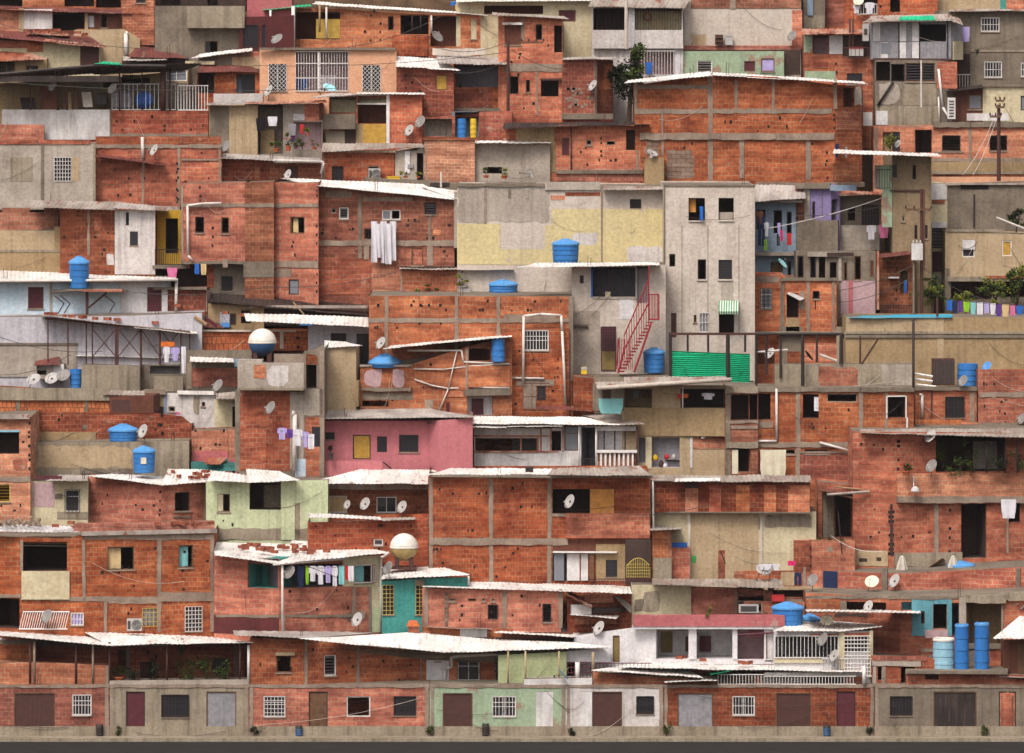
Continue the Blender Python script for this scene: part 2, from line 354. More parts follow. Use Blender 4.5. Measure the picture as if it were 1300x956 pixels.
            if R.random() < .35 and bot is None:
                u = R.uniform(.1, f.L - .1); m_ = MB(); 
                for q in (0, .12): m_.rod(f.p(u + q, f.top(u) - .3, -.08), f.p(u + q + jit(.05), f.top(u) + R.uniform(.3, .7), -.08), .012, 4)
                s.part('rebar', m_, 'iron_brown')
        # flat roof / slab under the parapet follows the tops of the walls
        ml = MB(); rim = [(f.A.x, f.A.y + .03, f.za - inset) for f in fs] + [(B.x, B.y + .03, zt - inset), (kb, Yk, zt - inset), (ka, Yk, za - inset)]
        c = (sum(p[0] for p in rim) / len(rim), sum(p[1] for p in rim) / len(rim), sum(p[2] for p in rim) / len(rim))
        n = len(rim); ml.add(rim + [c] + [(p[0], p[1], p[2] - .12) for p in rim] + [(c[0], c[1], c[2] - .12)], [(i, (i + 1) % n, n) for i in range(n)] + [(n + 1 + (i + 1) % n, n + 1 + i, 2 * n + 1) for i in range(n)])
        s.part('roof_slab', ml, lid)
        for a in todo: s.window(*a)
        return s
    def window(s, f, u0, u1, z0, z1, h):
        kind = h[4] if len(h) > 4 else 'o'; opt = h[5] if len(h) > 5 else None
        ks = kind.split('+'); k = ks[0]; w, hh = u1 - u0, z1 - z0; fr = .045
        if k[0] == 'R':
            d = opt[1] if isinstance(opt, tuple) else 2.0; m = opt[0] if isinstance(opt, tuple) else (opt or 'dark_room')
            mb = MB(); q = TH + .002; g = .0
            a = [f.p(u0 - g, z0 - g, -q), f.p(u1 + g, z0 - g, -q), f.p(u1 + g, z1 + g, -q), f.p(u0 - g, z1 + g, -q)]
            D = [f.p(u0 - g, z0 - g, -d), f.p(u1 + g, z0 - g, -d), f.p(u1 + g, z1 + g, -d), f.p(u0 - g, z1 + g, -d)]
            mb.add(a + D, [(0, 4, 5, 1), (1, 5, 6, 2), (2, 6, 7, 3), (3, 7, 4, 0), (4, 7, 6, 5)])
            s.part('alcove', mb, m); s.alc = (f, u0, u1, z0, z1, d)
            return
        mats = {'w': 'iron_white', 'd': 'iron', 'm': 'maroon', 'y': 'iron_yellow', 'n': 'wood', 'c': 'mortar'}
        fm = mats[ks[0][1]] if len(ks[0]) > 1 and ks[0][1] in mats else 'wood'
        if k[0] == 'o' and len(k) == 1: fm = R.choice(('mortar', 'wood', 'mortar')); fr = .035
        mb = MB(); n0, n1 = -.10, -.03
        if k[0] == 's': m = opt or 'maroon'; n0 = -.08; n1 = -.02
        f.box(mb, u0, u0 + fr, z0, z1, n0, n1); f.box(mb, u1 - fr, u1, z0, z1, n0, n1)
        f.box(mb, u0 + fr, u1 - fr, z1 - fr, z1, n0, n1); f.box(mb, u0 + fr, u1 - fr, z0, z0 + fr, n0, n1)
        win = s.part('door' if k[0] == 'd' else 'window', mb, fm)
        i0, i1, j0, j1 = u0 + fr, u1 - fr, z0 + fr, z1 - fr
        if k[0] == 'g':
            mb = MB(); f.box(mb, i0, i1, j0, j1, -.075, -.065); s.part('pane', mb, 'glass_grey' if 'G' in k else 'glass', win)
            mb = MB(); nx = max(1, round(w / .55))
            for i in range(1, nx): f.box(mb, u0 + w * i / nx - .015, u0 + w * i / nx + .015, j0, j1, -.062, -.04)
            if hh > .8: f.box(mb, i0, i1, z0 + hh * .68, z0 + hh * .68 + .03, -.062, -.045)
            if mb.v: s.part('sash', mb, fm, win)
        if k[0] == 'l':
            mb = MB(); n = max(3, int(hh / .13))
            for i in range(n):
                zz = j0 + (j1 - j0) * (i + .15) / n; o = f.p(i0, zz, -.09); mb.box(o, f.U3() * (i1 - i0), Vector((0, 0, .06)) + f.N3() * .05, f.N3() * .008)
            s.part('louvre', mb, opt or 'glass_grey', win)
        if k[0] == 'd' or k[0] == 's':
            mb = MB(); m = opt or 'maroon'; f.box(mb, i0, i1, j0, j1, -.08, -.06)
            pn = s.part('panel', mb, m, win)
            mb = MB()
            if k[0] == 'd':
                for a, b in ((.08, .45), (.52, .92)):
                    for c, e in ((.12, .46), (.54, .88)): f.box(mb, i0 + (i1 - i0) * c, i0 + (i1 - i0) * e, j0 + (j1 - j0) * a, j0 + (j1 - j0) * b, -.06, -.045)
            else:
                nn = max(2, int(w / .18))
                for i in range(1, nn): f.box(mb, i0 + (i1 - i0) * i / nn - .008, i0 + (i1 - i0) * i / nn + .008, j0, j1, -.06, -.048)
            s.part('panel_relief', mb, m, win)
        if k[0] == 'c':
            f_ = f; mb = s.cloth_mb(f, i0, i1, j0, j1, -.07); s.part('curtain', mb, opt or 'cloth_cream', win)
        for e in ks[1:]:
            m = {'w': 'iron_white', 'd': 'iron', 'y': 'iron_yellow', 'm': 'iron_brown', 'r': 'iron_red'}[e[1]]
            mb = MB(); r = .011; off = .03
            if e[0] in 'bx':
                n = max(2, int(w / .13))
                for i in range(n + 1): f.box(mb, u0 + w * i / n - r, u0 + w * i / n + r, z0, z1, off - r, off + r)
                hs = 2 if e[0] == 'b' else max(3, int(hh / .16))
                for i in range(hs + 1): f.box(mb, u0, u1, z0 + hh * i / hs - r, z0 + hh * i / hs + r, off + r, off + 3 * r)
            if e[0] == 'h':
                n = max(3, int(hh / .13))
                for i in range(n + 1): f.box(mb, u0, u1, z0 + hh * i / n - r, z0 + hh * i / n + r, off - r, off + r)
                for i in range(3): f.box(mb, u0 + w * i / 2 - r, u0 + w * i / 2 + r, z0, z1, off + r, off + 3 * r)
            if e[0] == 'k':
                st = .2; n = int((w + hh) / st) + 1
                for i in range(n):
                    for sg in (0, 1):
                        a0 = i * st; x0_, y0_ = (0, a0) if a0 <= hh else (a0 - hh, hh); x1_, y1_ = (a0, 0) if a0 <= w else (w, a0 - w)
                        if y0_ > hh or x1_ > w + 1e-6: continue
                        if sg: x0_, x1_ = w - x0_, w - x1_
                        mb.rod(f.p(u0 + x0_, z0 + y0_, off + r * sg), f.p(u0 + x1_, z0 + y1_, off + r * sg), r, 4)
                n = max(2, int(w / .5))
                for i in range(n + 1): f.box(mb, u0 + w * i / n - r, u0 + w * i / n + r, z0, z1, off - r, off + r)
            s.part('grille', mb, m, win)
        if k[0] in 'og' and w > .45 and hh > .6 and R.random() < .5:
            e = R.random(); a_, b_ = (u0 + .05, u0 + w * (.3 + .5 * e)) if R.random() < .5 else (u0 + w * (.7 - .5 * e), u1 - .05)
            s.part('curtain', s.cloth_mb(f, a_, b_, z0 + .05, z1 - .05, -.16 if k[0] == 'g' else -.2, 8, .02), R.choice(('cloth_cream', 'cloth_grey', 'cloth_beige', 'cloth_brown', 'cloth_teal', 'cloth_white')), win)
        if R.random() < .6:
            mb = MB(); f.box(mb, u0 - .04, u1 + .04, z0 - .06, z0 - .002, .0, .05); s.part('sill', mb, 'mortar', win)
    def cloth_mb(s, f, u0, u1, z0, z1, n, nx=14, amp=.035, drop=0.):
        mb = MB(); mb.smooth = True; ph = R.random() * 6; vs = []; ny = 4
        for sgn in (0, .006):
            for j in range(ny + 1):
                for i in range(nx + 1):
                    t = i / nx; zz = z1 + (z0 - z1) * j / ny - (drop * (1 - (2 * t - 1) ** 2) if j == 0 else 0) + (jit(.02) if j == ny else 0)
                    vs.append(f.p(u0 + (u1 - u0) * t, zz, n + sgn + amp * (.3 + .7 * j / ny) * math.sin(ph + t * nx * 1.3 + .4 * j)))
        m = (nx + 1) * (ny + 1); fs = []
        for q in (0, m):
            for j in range(ny):
                for i in range(nx): a = q + j * (nx + 1) + i; fs.append((a, a + 1, a + nx + 2, a + nx + 1))
        mb.add(vs, fs); return mb
    def fac(s, x):
        p = cx(x)
        return next((g for g in s.F if g.pa - .5 <= p <= g.pb + .5), s.F[0])
    def rect(s, x0, y0, x1, y1, mat, name='panel', n1=.03, n0=0.0, rough=0., parent=None, label=None):
        f = s.fac((x0 + x1) / 2); xm = cx((x0 + x1) / 2); u0, u1 = f.u(cx(x0)), f.u(cx(x1)); z1, z0 = f.z(xm, cy(y0)), f.z(xm, cy(y1))
        mb = MB()
        if not rough: f.box(mb, u0, u1, z0, z1, n0, n1)
        else:
            hor = (u1 - u0) > (z1 - z0); L = max(u1 - u0, z1 - z0); n = max(2, int(L / .35))
            fr = []
            for i in range(n + 1):
                t = i / n; a, b = jit(rough), jit(rough)
                if hor: fr.append(((u0 + (u1 - u0) * t, z0 + a), (u0 + (u1 - u0) * t, z1 + b)))
                else: fr.append(((u1 + a, z0 + (z1 - z0) * t), (u0 + b, z0 + (z1 - z0) * t)))
            nn = [n1 + jit(.006) for _ in fr]
            for i in range(n):
                a, b = fr[i]; c, d = fr[i + 1]
                fro = [f.p(*a, nn[i]), f.p(*c, nn[i + 1]), f.p(*d, nn[i + 1]), f.p(*b, nn[i])]; bk = [f.p(*a, -.01), f.p(*c, -.01), f.p(*d, -.01), f.p(*b, -.01)]
                mb.add(fro + bk, [(0, 1, 2, 3), (0, 4, 5, 1), (3, 2, 6, 7)] + ([(0, 3, 7, 4)] if i == 0 else []) + ([(1, 5, 6, 2)] if i == n - 1 else []))
        s.part(name, mb, mat, parent, label); return s
    def beam(s, x0, y0, x1, y1, mat='mortar', n1=.035, follow=True):
        # follow each facet crossed
        p0, p1 = cx(x0), cx(x1); 
        for f in s.F:
            a, b = max(p0, f.pa), min(p1, f.pb)
            if b - a > 1: s._seg(f, a, b, cy(y0), cy(y1), mat, n1)
        return s
    def _seg(s, f, a, b, y0, y1, mat, n1):
        u0, u1 = f.u(a), f.u(b); L = u1 - u0; n = max(2, int(L / .3)); mb = MB(); pr = []
        for i in range(n + 1):
            t = i / n; px = a + (b - a) * t; z1, z0 = f.z(px, y0) + jit(.022), f.z(px, y1) + jit(.03); pr.append((u0 + L * t, z0, z1, n1 + jit(.008)))
        for (a0, b0, c0, d0), (a1, b1, c1, d1) in zip(pr, pr[1:]):
            mb.add([f.p(a0, b0, d0), f.p(a1, b1, d1), f.p(a1, c1, d1), f.p(a0, c0, d0), f.p(a0, b0, -.01), f.p(a1, b1, -.01), f.p(a1, c1, -.01), f.p(a0, c0, -.01)],
                   [(0, 1, 2, 3), (0, 4, 5, 1), (3, 2, 6, 7), (0, 3, 7, 4), (1, 5, 6, 2)])
        s.part('beam', mb, mat)
    def col(s, x, y0, y1, w=22, mat='mortar', n1=.028):
        w *= .85; s.rect(x - w / 2, y0, x + w / 2, y1, mat, 'column', n1, rough=.025); return s
    def cols(s, xs, y0, y1, w=22, mat='mortar'):
        for x in xs: s.col(x, y0, y1, w, mat)
        return s
    def patch(s, x0, y0, x1, y1, mat, n1=.012, name='plaster_patch'):
        f = s.fac((x0 + x1) / 2); xm = cx((x0 + x1) / 2); u0, u1 = f.u(cx(x0)), f.u(cx(x1)); z1, z0 = f.z(xm, cy(y0)), f.z(xm, cy(y1))
        mb = MB(); vs = []; w, h = u1 - u0, z1 - z0; e = min(.09, .08 * min(w, h) + .01)
        for (ax, az), (bx_, bz) in (((u0, z0), (u1, z0)), ((u1, z0), (u1, z1)), ((u1, z1), (u0, z1)), ((u0, z1), (u0, z0))):
            L = math.hypot(bx_ - ax, bz - az); m = max(3, int(L / .22)); q = 0
            for i in range(m):
                t = i / m; q = q * .6 + jit(e); k = q + (e * .9 if i == 0 else 0)
                cu, cz = ax + (bx_ - ax) * t, az + (bz - az) * t; vs.append((cu + (u0 + w / 2 - cu) / w * 2 * abs(k) * (1 if abs(bx_ - ax) < 1e-6 or i == 0 else 0), cz + (z0 + h / 2 - cz) / h * 2 * abs(k) * (1 if abs(bz - az) < 1e-6 or i == 0 else 0)))
        n = len(vs)
        mb.add([f.p(u, z, n1) for u, z in vs] + [f.p(u, z, -.01) for u, z in vs], [tuple(range(n))] + [(i, n + i, n + (i + 1) % n, (i + 1) % n) for i in range(n)])
        s.part(name, mb, mat); return s
    def teeth(s, x, y0, y1, w=9, side=0):
        # open ends of hollow blocks left at a corner: black pieces paint their shade
        f = s.fac(x); mb = MB(); px = cx(x); u = f.u(px); za, zb = f.z(px, cy(y0)), f.z(px, cy(y1)); z = zb; k = 0
        ww = w / TT.s * f.A.y / F / 2
        while z < za - .15:
            if R.random() < .85: f.box(mb, u - ww + jit(.02), u + ww + jit(.02), z + .03, z + .15, -.01, .012)
            z += .4 if R.random() < .7 else .2
        if mb.v: s.part('painted_block_socket', mb, 'black')
        return s
    def specks(s, x0, y0, x1, y1, n=6):
        f = s.fac((x0 + x1) / 2); mb = MB()
        for _ in range(max(2, n // 2)):
            px, py = cx(R.uniform(x0, x1)), cy(R.uniform(y0, y1)); u, z = f.u(px), f.z(px, py); z = round(z / .2) * .2; a = R.uniform(.03, .06)
            f.box(mb, u - a, u + a, z, z + R.uniform(.08, .15), -.01, .006 + jit(.002))
        s.part('painted_block_hole', mb, 'black'); return s  # raised black boxes paint the shaded holes of broken blocks
    def pipe(s, pts, mat='pvc', r=.05, n=.09):
        mb = MB(); P_ = []
        for x, y in pts:
            f = s.fac(x); px = cx(x); P_.append(f.p(f.u(px), f.z(px, cy(y)), n))
        mb.path(P_, r, 8); s.part('pipe', mb, mat, smooth=True); return s
    def ledge(s, x0, y0, x1, y1, mat='concrete', out=.3, name='ledge'):
        s.rect(x0, y0, x1, y1, mat, name, out); return s
    def post(s, x, y0, y1, mat='iron_brown', r=.045, dy=-.6, y=None):
        Y = s.Y0 + dy; mb = MB(); mb.rod(W(cx(x), cy(y1), Y), W(cx(x), cy(y0), Y), r, 8); s.part('post', mb, mat, smooth=True); return s
    def rail(s, x0, y0, x1, y1, mat='iron', dy=-.1, sp=.13, k='v', r=.012, name='railing'):
        Y = s.Y0 + dy; a, b = W(cx(x0), cy(y1), Y), W(cx(x1), cy(y0), Y); mb = MB(); L, H = b.x - a.x, b.z - a.z
        for i in range(int(L / sp) + 1): mb.bx(a.x + i * sp - r, a.x + i * sp + r, Y - r, Y + r, a.z, b.z)
        nh = 2 if k == 'v' else max(2, int(H / sp))
        for i in range(nh): z = a.z + H * i / (nh - 1); mb.bx(a.x, b.x, Y - 3 * r, Y - r, z - r * 1.5, z + r * 1.5)
        s.part(name, mb, mat); return s
    def roof(s, c, mat='zinc_white', dyf=-.35, yb=None, corr=True, thick=.02, sag=.03, name='roof', period=.2, dyr=None, dyl=None, label=None, gutter=None):
        s.part(name, roof_mb(c, s.Y0 + dyf, yb, corr, thick, sag, period, dyl=dyl, dyr=dyr), mat, label=label)
        if gutter:
            a, b = W(cx(c[0][0]), cy(c[0][1]) + 1.2, s.Y0 + dyf - .05), W(cx(c[1][0]), cy(c[1][1]) + 1.2, s.Y0 + dyf - .05); mb = MB(); mb.rod(a, b, .06, 8); s.part('gutter', mb, gutter, smooth=True)
        return s
    def bits(s, x0, y0, x1, y1, n, dyf=.3, c=None): return s
def roof_mb(c, Yf, yb=None, corr=True, thick=.02, sag=.03, period=.2, dyl=None, dyr=None):
    (ax, ay), (bx, by), (dx, dy), (ex, ey) = [(cx(x), cy(y)) for x, y in c]     # front left, front right, back right, back left
    def back(py): return max(Yf + 1.0, Yb(py) - .06) if yb is None else Yf + yb
    A, B = W(ax, ay, Yf + (dyl or 0)), W(bx, by, Yf + (dyr or 0)); D, E = W(dx, dy, back(dy)), W(ex, ey, back(ey))
    n = max(4, int((B - A).length / (period / 4))); m = 6 if corr else 4; mb = MB(); rows = []
    nsh = max(1, round((B - A).length / .85)); so = [(jit(.018), jit(.07), jit(.02)) for _ in range(nsh + 1)]
    for j in range(m + 1):
        v = j / m; row = []
        for i in range(n + 1):
            u = i / n; p = (A * (1 - u) + B * u) * (1 - v) + (E * (1 - u) + D * u) * v; sh = so[min(nsh - 1, int(u * nsh))]
            zz = 0
            if corr: zz += (.012, 0, -.012, 0)[i % 4]
            zz += sh[0] * .7 - sag * math.sin(math.pi * v) + .03 * (noise.noise(Vector((p.x * .7, p.y * .7, p.z))))
            if j == 0: p = p + (A - E).normalized() * sh[1]
            row.append(p + Vector((0, 0, zz)))
        rows.append(row)
    w = n + 1; vs = [p for r in rows for p in r]; K = len(vs); vs += [p - Vector((0, 0, thick)) for p in vs]; fs = []
    for j in range(m):
        for i in range(n):
            a = j * w + i; fs.append((a, a + 1, a + w + 1, a + w)); fs.append((K + a, K + a + w, K + a + w + 1, K + a + 1))
    for i in range(n): fs.append((i, K + i, K + i + 1, i + 1)); a = m * w + i; fs.append((a, a + 1, K + a + 1, K + a))
    for j in range(m): a = j * w; fs.append((a, a + w, K + a + w, K + a)); a = j * w + n; fs.append((a, K + a, K + a + w, a + w))
    mb.add(vs, fs); return mb
# ================================================================ the ground
mb = MB(); ys = [300.1, 302, 305, 310, 316, 322, 328, 334, 340, 345, 352, 360, 380]; xs = [-140 + 14 * i for i in range(21)]
gz = terrain
g = [[(x, y, gz(y) + (0 if y < 301 else .25 * noise.noise(Vector((x * .1, y * .1, 0))))) for x in xs] for y in ys]
mb.add([p for r in g for p in r], [(j * 21 + i, j * 21 + i + 1, (j + 1) * 21 + i + 1, (j + 1) * 21 + i) for j in range(len(ys) - 1) for i in range(20)])
o = mb.build('hillside', 'soil'); tag(o, 'bare brown earth of the steep hillside under the houses', None, kind='structure')
mb = MB(); mb.bx(-130, 130, -4, 382, -14, 62); hz = mb.build('haze', 'haze'); tag(hz, 'thin warm haze in the air between the camera and the hillside', None, kind='stuff')
mb = MB(); mb.add([(-700, -300, -1.27), (700, -300, -1.27), (700, 298.9, -1.27), (-700, 298.9, -1.27)], [(0, 1, 2, 3)])
tag(mb.build('road', 'asphalt'), 'dark patched asphalt street at the foot of the lowest houses', None, kind='structure')
mb = MB(); mb.bx(-200, 200, 298.85, 300.5, -1.9, -1.13)
tag(mb.build('pavement', 'concrete_stained'), 'narrow stained concrete pavement with a kerb along the lowest houses', None, kind='structure')
PX()
for nm, l, x0, x1, m, hs in (('brick_house', 'brick ground floor with brown roller shutter below the left terrace', -60, 139, 'brick_dark', [(-40, 884, -15, 910, 'gd'), (18, 880, 70, 934, 's', 'iron_brown'), (92, 882, 116, 908, 'gw+bw')]),
    ('concrete_house', 'stained concrete ground floor with two doors below the plant terrace', 139.4, 316, 'concrete_stained', [(160, 878, 184, 934, 'dd', 'maroon'), (205, 882, 240, 910, 'gd+bd'), (262, 878, 300, 934, 's', 'grey_panel')]),
    ('brick_house', 'brick ground floor with barred windows below the bright white tin roof house', 316.4, 545, 'brick', [(335, 884, 362, 910, 'gw+xw'), (392, 878, 416, 934, 'dd', 'wood'), (440, 884, 470, 910, 'ow'), (500, 884, 528, 908, 'gd+bd')]),
    ('plaster_house', 'washed-out green ground floor below the olive plaster wall', 545.4, 718, 'mint_worn', [(562, 880, 600, 934, 's', 'iron_brown'), (625, 884, 655, 910, 'gw+bw'), (680, 878, 702, 934, 'dw', 'teal_sheet')]),
    ('plaster_house', 'dingy white ground floor with a brown garage door below the cyan dish', 718.4, 842, 'white_wash', [(735, 878, 790, 934, 's', 'iron_brown'), (808, 884, 830, 906, 'gd+bd')]),
    ('brick_house', 'long brick ground floor with three shutters below the brightest roof', 842.4, 1110, 'brick_dark', [(860, 880, 905, 934, 's', 'grey_panel'), (930, 884, 958, 908, 'gw+bw'), (985, 880, 1030, 934, 's', 'iron_brown'), (1062, 878, 1086, 934, 'dd', 'maroon')]),
    ('concrete_house', 'rough concrete ground floor below the tank slab at lower right', 1110.4, 1360, 'concrete', [(1130, 884, 1158, 908, 'gd+bd'), (1185, 878, 1240, 934, 's', 'roof_black'), (1268, 878, 1290, 934, 'dd', 'wood')])):
    h = House(nm, l, 872); h.wall([(x0, 0, 869.5), (x1, 0, 869.5)], m, hs, depth=2.2, inset=.02, lid='concrete'); h.beam(x0, 869, x1, 873, 'mortar').cols([x0 + 3, x1 - 3], 873, 936, 5).rect(x0, 922, x1, 935, 'concrete_stained', 'damp_base', .02)
# ================================================================ row 3 (bottom), tile 0
T(0, 3)
h = House('brick_house', 'brick house with a plant-filled terrace under a broad white metal canopy', 812)
h.wall([(-60, .3, 700), (650, .3, 700), (1225, .3, 700)], 'brick', [(590, 715, 640, 810, 'o'), (1062, 770, 1140, 850, 'gd'), (700, 790, 760, 900, 'od')], depth=4.5)
h.cols([180, 640, 1180], 690, 900, 20, 'mortar').specks(660, 720, 1050, 840, 8).beam(180, 680, 640, 712, 'concrete')
h.roof([(-20, 652), (560, 706), (1262, 690), (0, 624)], 'zinc_white', dyf=-3.2, yb=5.6, dyr=0, sag=.02)
T(0, 3)
h.part('roof', roof_mb([(540, 704), (1265, 690), (1240, 680), (385, 615)], h.Y0 - 3.2, 5.2), 'zinc_white')
for x, m in ((150, 'iron_brown'), (172, 'mortar'), (380, 'iron_brown'), (465, 'mortar'), (548, 'iron_brown'), (835, 'iron_brown'), (1200, 'iron_brown')): h.post(x, 690, 895, m, .05, -2.8)
h.post(1243, 705, 900, 'iron_white', .06, -2.9)
h2 = House('parapet_wall', 'low brick terrace wall at the bottom left with a smooth grey top', 866, cat='wall')
h2.wall([(-80, 0, 790), (300, 0, 796), (548, 0, 808)], 'brick_rose', depth=.9, inset=.05, rag=.0).cols([540], 806, 900, 22)
h2 = House('parapet_wall', 'low pale concrete terrace wall in front of the potted plants', 869, cat='wall')
h2.wall([(548, 0, 884), (1245, 0, 878)], 'concrete_light', depth=.8, inset=.03)
h2 = House('brick_wall', 'shaded brick wall with a dark concrete cap behind the left terrace', 835, cat='wall')
h2.wall([(-60, 0, 690), (180, 0, 690)], 'brick', depth=1).beam(-60, 680, 180, 700, 'concrete')
h2 = House('sheet_roof', 'small frayed pale roof sheet poking in at the left edge under the canopy', 822, cat='roof')
h2.wall([(-60, 0, 735), (145, 0, 712)], 'maroon_wall', depth=1.5, bot=880, inset=.05)
h2.roof([(-60, 728), (148, 706), (140, 680), (-60, 655)], 'zinc_grey', dyf=-.4, yb=2)

h = House('brick_house', 'large two-storey brick house with grey concrete frame and balcony at lower left', 800)
h.wall([(-70, .4, 160), (105, 0, 165), (350, 0, 168), (420, 0, 150), (1068, .9, 140)], 'brick',
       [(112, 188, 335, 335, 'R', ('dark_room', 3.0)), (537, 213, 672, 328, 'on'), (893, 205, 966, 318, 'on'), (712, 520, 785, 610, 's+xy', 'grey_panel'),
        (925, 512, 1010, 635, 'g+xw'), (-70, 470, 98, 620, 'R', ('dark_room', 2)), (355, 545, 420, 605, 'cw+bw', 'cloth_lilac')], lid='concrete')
h.rect(108, 335, 348, 476, 'cream', 'balcony_front', .10)
h.beam(350, 462, 790, 484).beam(790, 440, 1068, 486, 'mortar', .05).beam(105, 474, 350, 482, 'concrete').beam(420, 150, 1068, 178, 'mortar').beam(-70, 452, 105, 466).beam(540, 484, 790, 498)
h.cols([420], 178, 470, 20).cols([795, 1060], 172, 640, 22).cols([528], 480, 640, 18).cols([108], 180, 335, 12).specks(440, 185, 780, 440, 12).specks(810, 190, 1040, 430, 9).specks(360, 490, 700, 560, 5)
h.roof([(-60, 132), (400, 140), (355, 112), (-60, 98)], 'white_metal', dyf=-.15, yb=3, sag=.01, label='flat whitish roof sheet littered with rubble')
h.ledge(405, 130, 1080, 150, 'zinc_old', .18, 'eave')
f = h.fac(200); mb = MB()
for i in range(20):
    u0 = f.u(cx(118)) + i * (f.u(cx(345)) - f.u(cx(118))) / 19; z1, z0 = f.z(cx(200), cy(538)), f.z(cx(200), cy(618)); mb.rod(f.p(u0, z1, .05), f.p(u0 - .14, z0, .65), .016, 4)
mb.rod(f.p(f.u(cx(115)), z1, .05), f.p(f.u(cx(348)), z1, .05), .03, 5); mb.rod(f.p(f.u(cx(100)), z0, .65), f.p(f.u(cx(342)), z0, .65), .03, 5)
h.part('awning_grille', mb, 'iron_white')
h.rect(380, 92, 1080, 134, 'brick_rose', 'parapet', -.25, -.45)

# bottom centre house
h = House('brick_house', 'low brick and green house under a wide bright white tin roof at bottom centre', 868)
T(1, 3)
h.wall([(-8, 0, 668), (270, .2, 675), (870, 1.3, 742), (985, 1.3, 745), (1250, 1.3, 752), (1570, 1.3, 735)], 'brick',
       [(122, 758, 196, 842, 'on'), (360, 755, 420, 858, 'lw', 'glass_grey'), (915, 765, 942, 786, 'oc'), (1027, 780, 1138, 882, 'gw+bd'), (1215, 760, 1282, 900, 'ow+kd')])
h.cols([270, 530], 680, 900, 16).cols([845], 745, 900, 10)
f = h.fac(900)
h.rect(872, 745, 985, 900, 'white_clean', 'plaster_face', .02); T(1, 3)
h.ledge(118, 740, 212, 756, 'beige', .12, 'lintel').specks(20, 700, 240, 850, 6).specks(290, 700, 510, 860, 8).specks(550, 760, 850, 880, 8)
h.roof([(-90, 654), (240, 668), (620, 640), (-95, 632)], 'zinc_grey', yb=4, dyf=-.5)
h.roof([(232, 672), (955, 740), (1320, 690), (830, 640)], 'zinc_white', dyf=-.5, dyr=1.4)
h.roof([(950, 740), (1800, 716), (1600, 690), (900, 660)], 'zinc_white', dyf=.6)
h.pipe([(1330, 745), (1040, 758), (995, 765), (1000, 812), (965, 820), (962, 900)], 'pvc', .065, .14)
h.post(1245, 750, 900, 'olive', .05, 1.1)
h = House('garden_wall', 'olive green plaster wall with thin posts beside the barred white lattice', 868.5, cat='wall'); T(2, 3)
h.wall([(-30, .5, 755), (312, .5, 738)], 'olive', depth=.8, inset=.03)
for x in (20, 107, 275): h.post(x, 735, 900, 'beige', .04, .4)
h = House('plaster_wall', 'small white wall panel joining the olive wall and maroon lattice', 866, cat='wall')
h.wall([(312, .6, 735), (530, .6, 722)], 'white_clean', bot=790, depth=.8, inset=.03).rail(318, 790, 440, 868, 'maroon', .3, .16, 'x').rail(460, 795, 740, 830, 'maroon', .4, .16, 'x')
h.post(367, 790, 880, 'iron_white', .1, .2).post(445, 740, 840, 'beige', .06, .2)
h = House('metal_fence', 'low grey sheet fence at the very bottom beside the cyan dish', 870, cat='fence')
h.wall([(100, -.05, 878), (440, -.05, 870)], 'white_metal', depth=.25, inset=.02)

h = House('brick_house', 'low brick house under the brightest white roof sheets bottom right of centre', 869)
h.wall([(445, 0, 838), (790, .2, 868), (1060, .2, 878), (1270, .2, 850), (1790, .3, 858)], 'brick',
       [(1075, 850, 1260, 960, 'R+bw', ('dark_room', 1)), (1290, 862, 1700, 940, 'gd+bw')], depth=1.5, inset=.1)
h.roof([(440, 832), (1000, 866), (860, 790), (760, 775)], 'zinc_white', dyf=-.4, yb=3.4)
h.roof([(560, 815), (1800, 838), (1790, 796), (760, 770)], 'zinc_white', dyf=-.2, yb=4.0)
h.roof([(800, 888), (1065, 880), (1050, 868), (830, 868)], 'zinc_white', dyf=-.6, yb=1.4)
h.roof([(1030, 850), (1130, 833), (1125, 825), (1030, 840)], 'green_sheet', dyf=-.5, yb=1.2)
h.rail(1070, 852, 1300, 900, 'iron_white', -.1).rail(1300, 860, 1760, 900, 'iron_white', -.12)
h.ledge(1300, 838, 1790, 852, 'zinc_white', .3, 'eave')
h.post(1800, 810, 900, 'iron_white', .08, -.3)

# pink-parapet house
h = House('plaster_house', 'white house with pink roof parapet and open pillared terrace', 838)
h.wall([(350, .6, 660), (690, .4, 612), (925, .3, 606), (1400, .3, 606)], 'white_clean',
       [(543, 657, 578, 790, 's', 'door_olive'), (760, 624, 922, 775, 'R', ('white_clean', 1.8)), (962, 624, 1142, 775, 'R', ('white_clean', 1.8)), (1166, 624, 1300, 780, 'R', ('pink_pale', 1.2)), (1310, 640, 1390, 780, 's', 'white_metal')], lid='concrete', inset=.02)
h.rect(645, 552, 1402, 608, 'pink_worn', 'parapet', .35)
h.rect(640, 606, 1402, 622, 'white_clean', 'fascia', .3)
for a, b in ((922, 962), (1142, 1166)): h.rect(a, 622, b, 775, 'white_clean', 'pillar', .12)
f = h.fac(830)
for x0, y0, x1, y1, m in ((770, 655, 828, 760, 'door_olive'), (893, 680, 921, 755, 'wood'), (965, 678, 1022, 755, 'maroon')):
    f = h.fac(830); mb = MB(); u0, u1 = f.u(cx(x0)), f.u(cx(x1)); z1, z0 = f.z(cx(830), cy(y0)), f.z(cx(830), cy(y1)); f.box(mb, u0, u1, z0, z1, -1.78, -1.70); h.part('door', mb, m)
h.rect(1222, 620, 1290, 668, 'maroon', 'vent_panel', .02)
h.rect(760, 775, 1400, 800, 'white_clean', 'plinth', .05)
h.post(584, 655, 795, 'iron_yellow', .06, .9).post(612, 660, 795, 'beige', .05, .9)

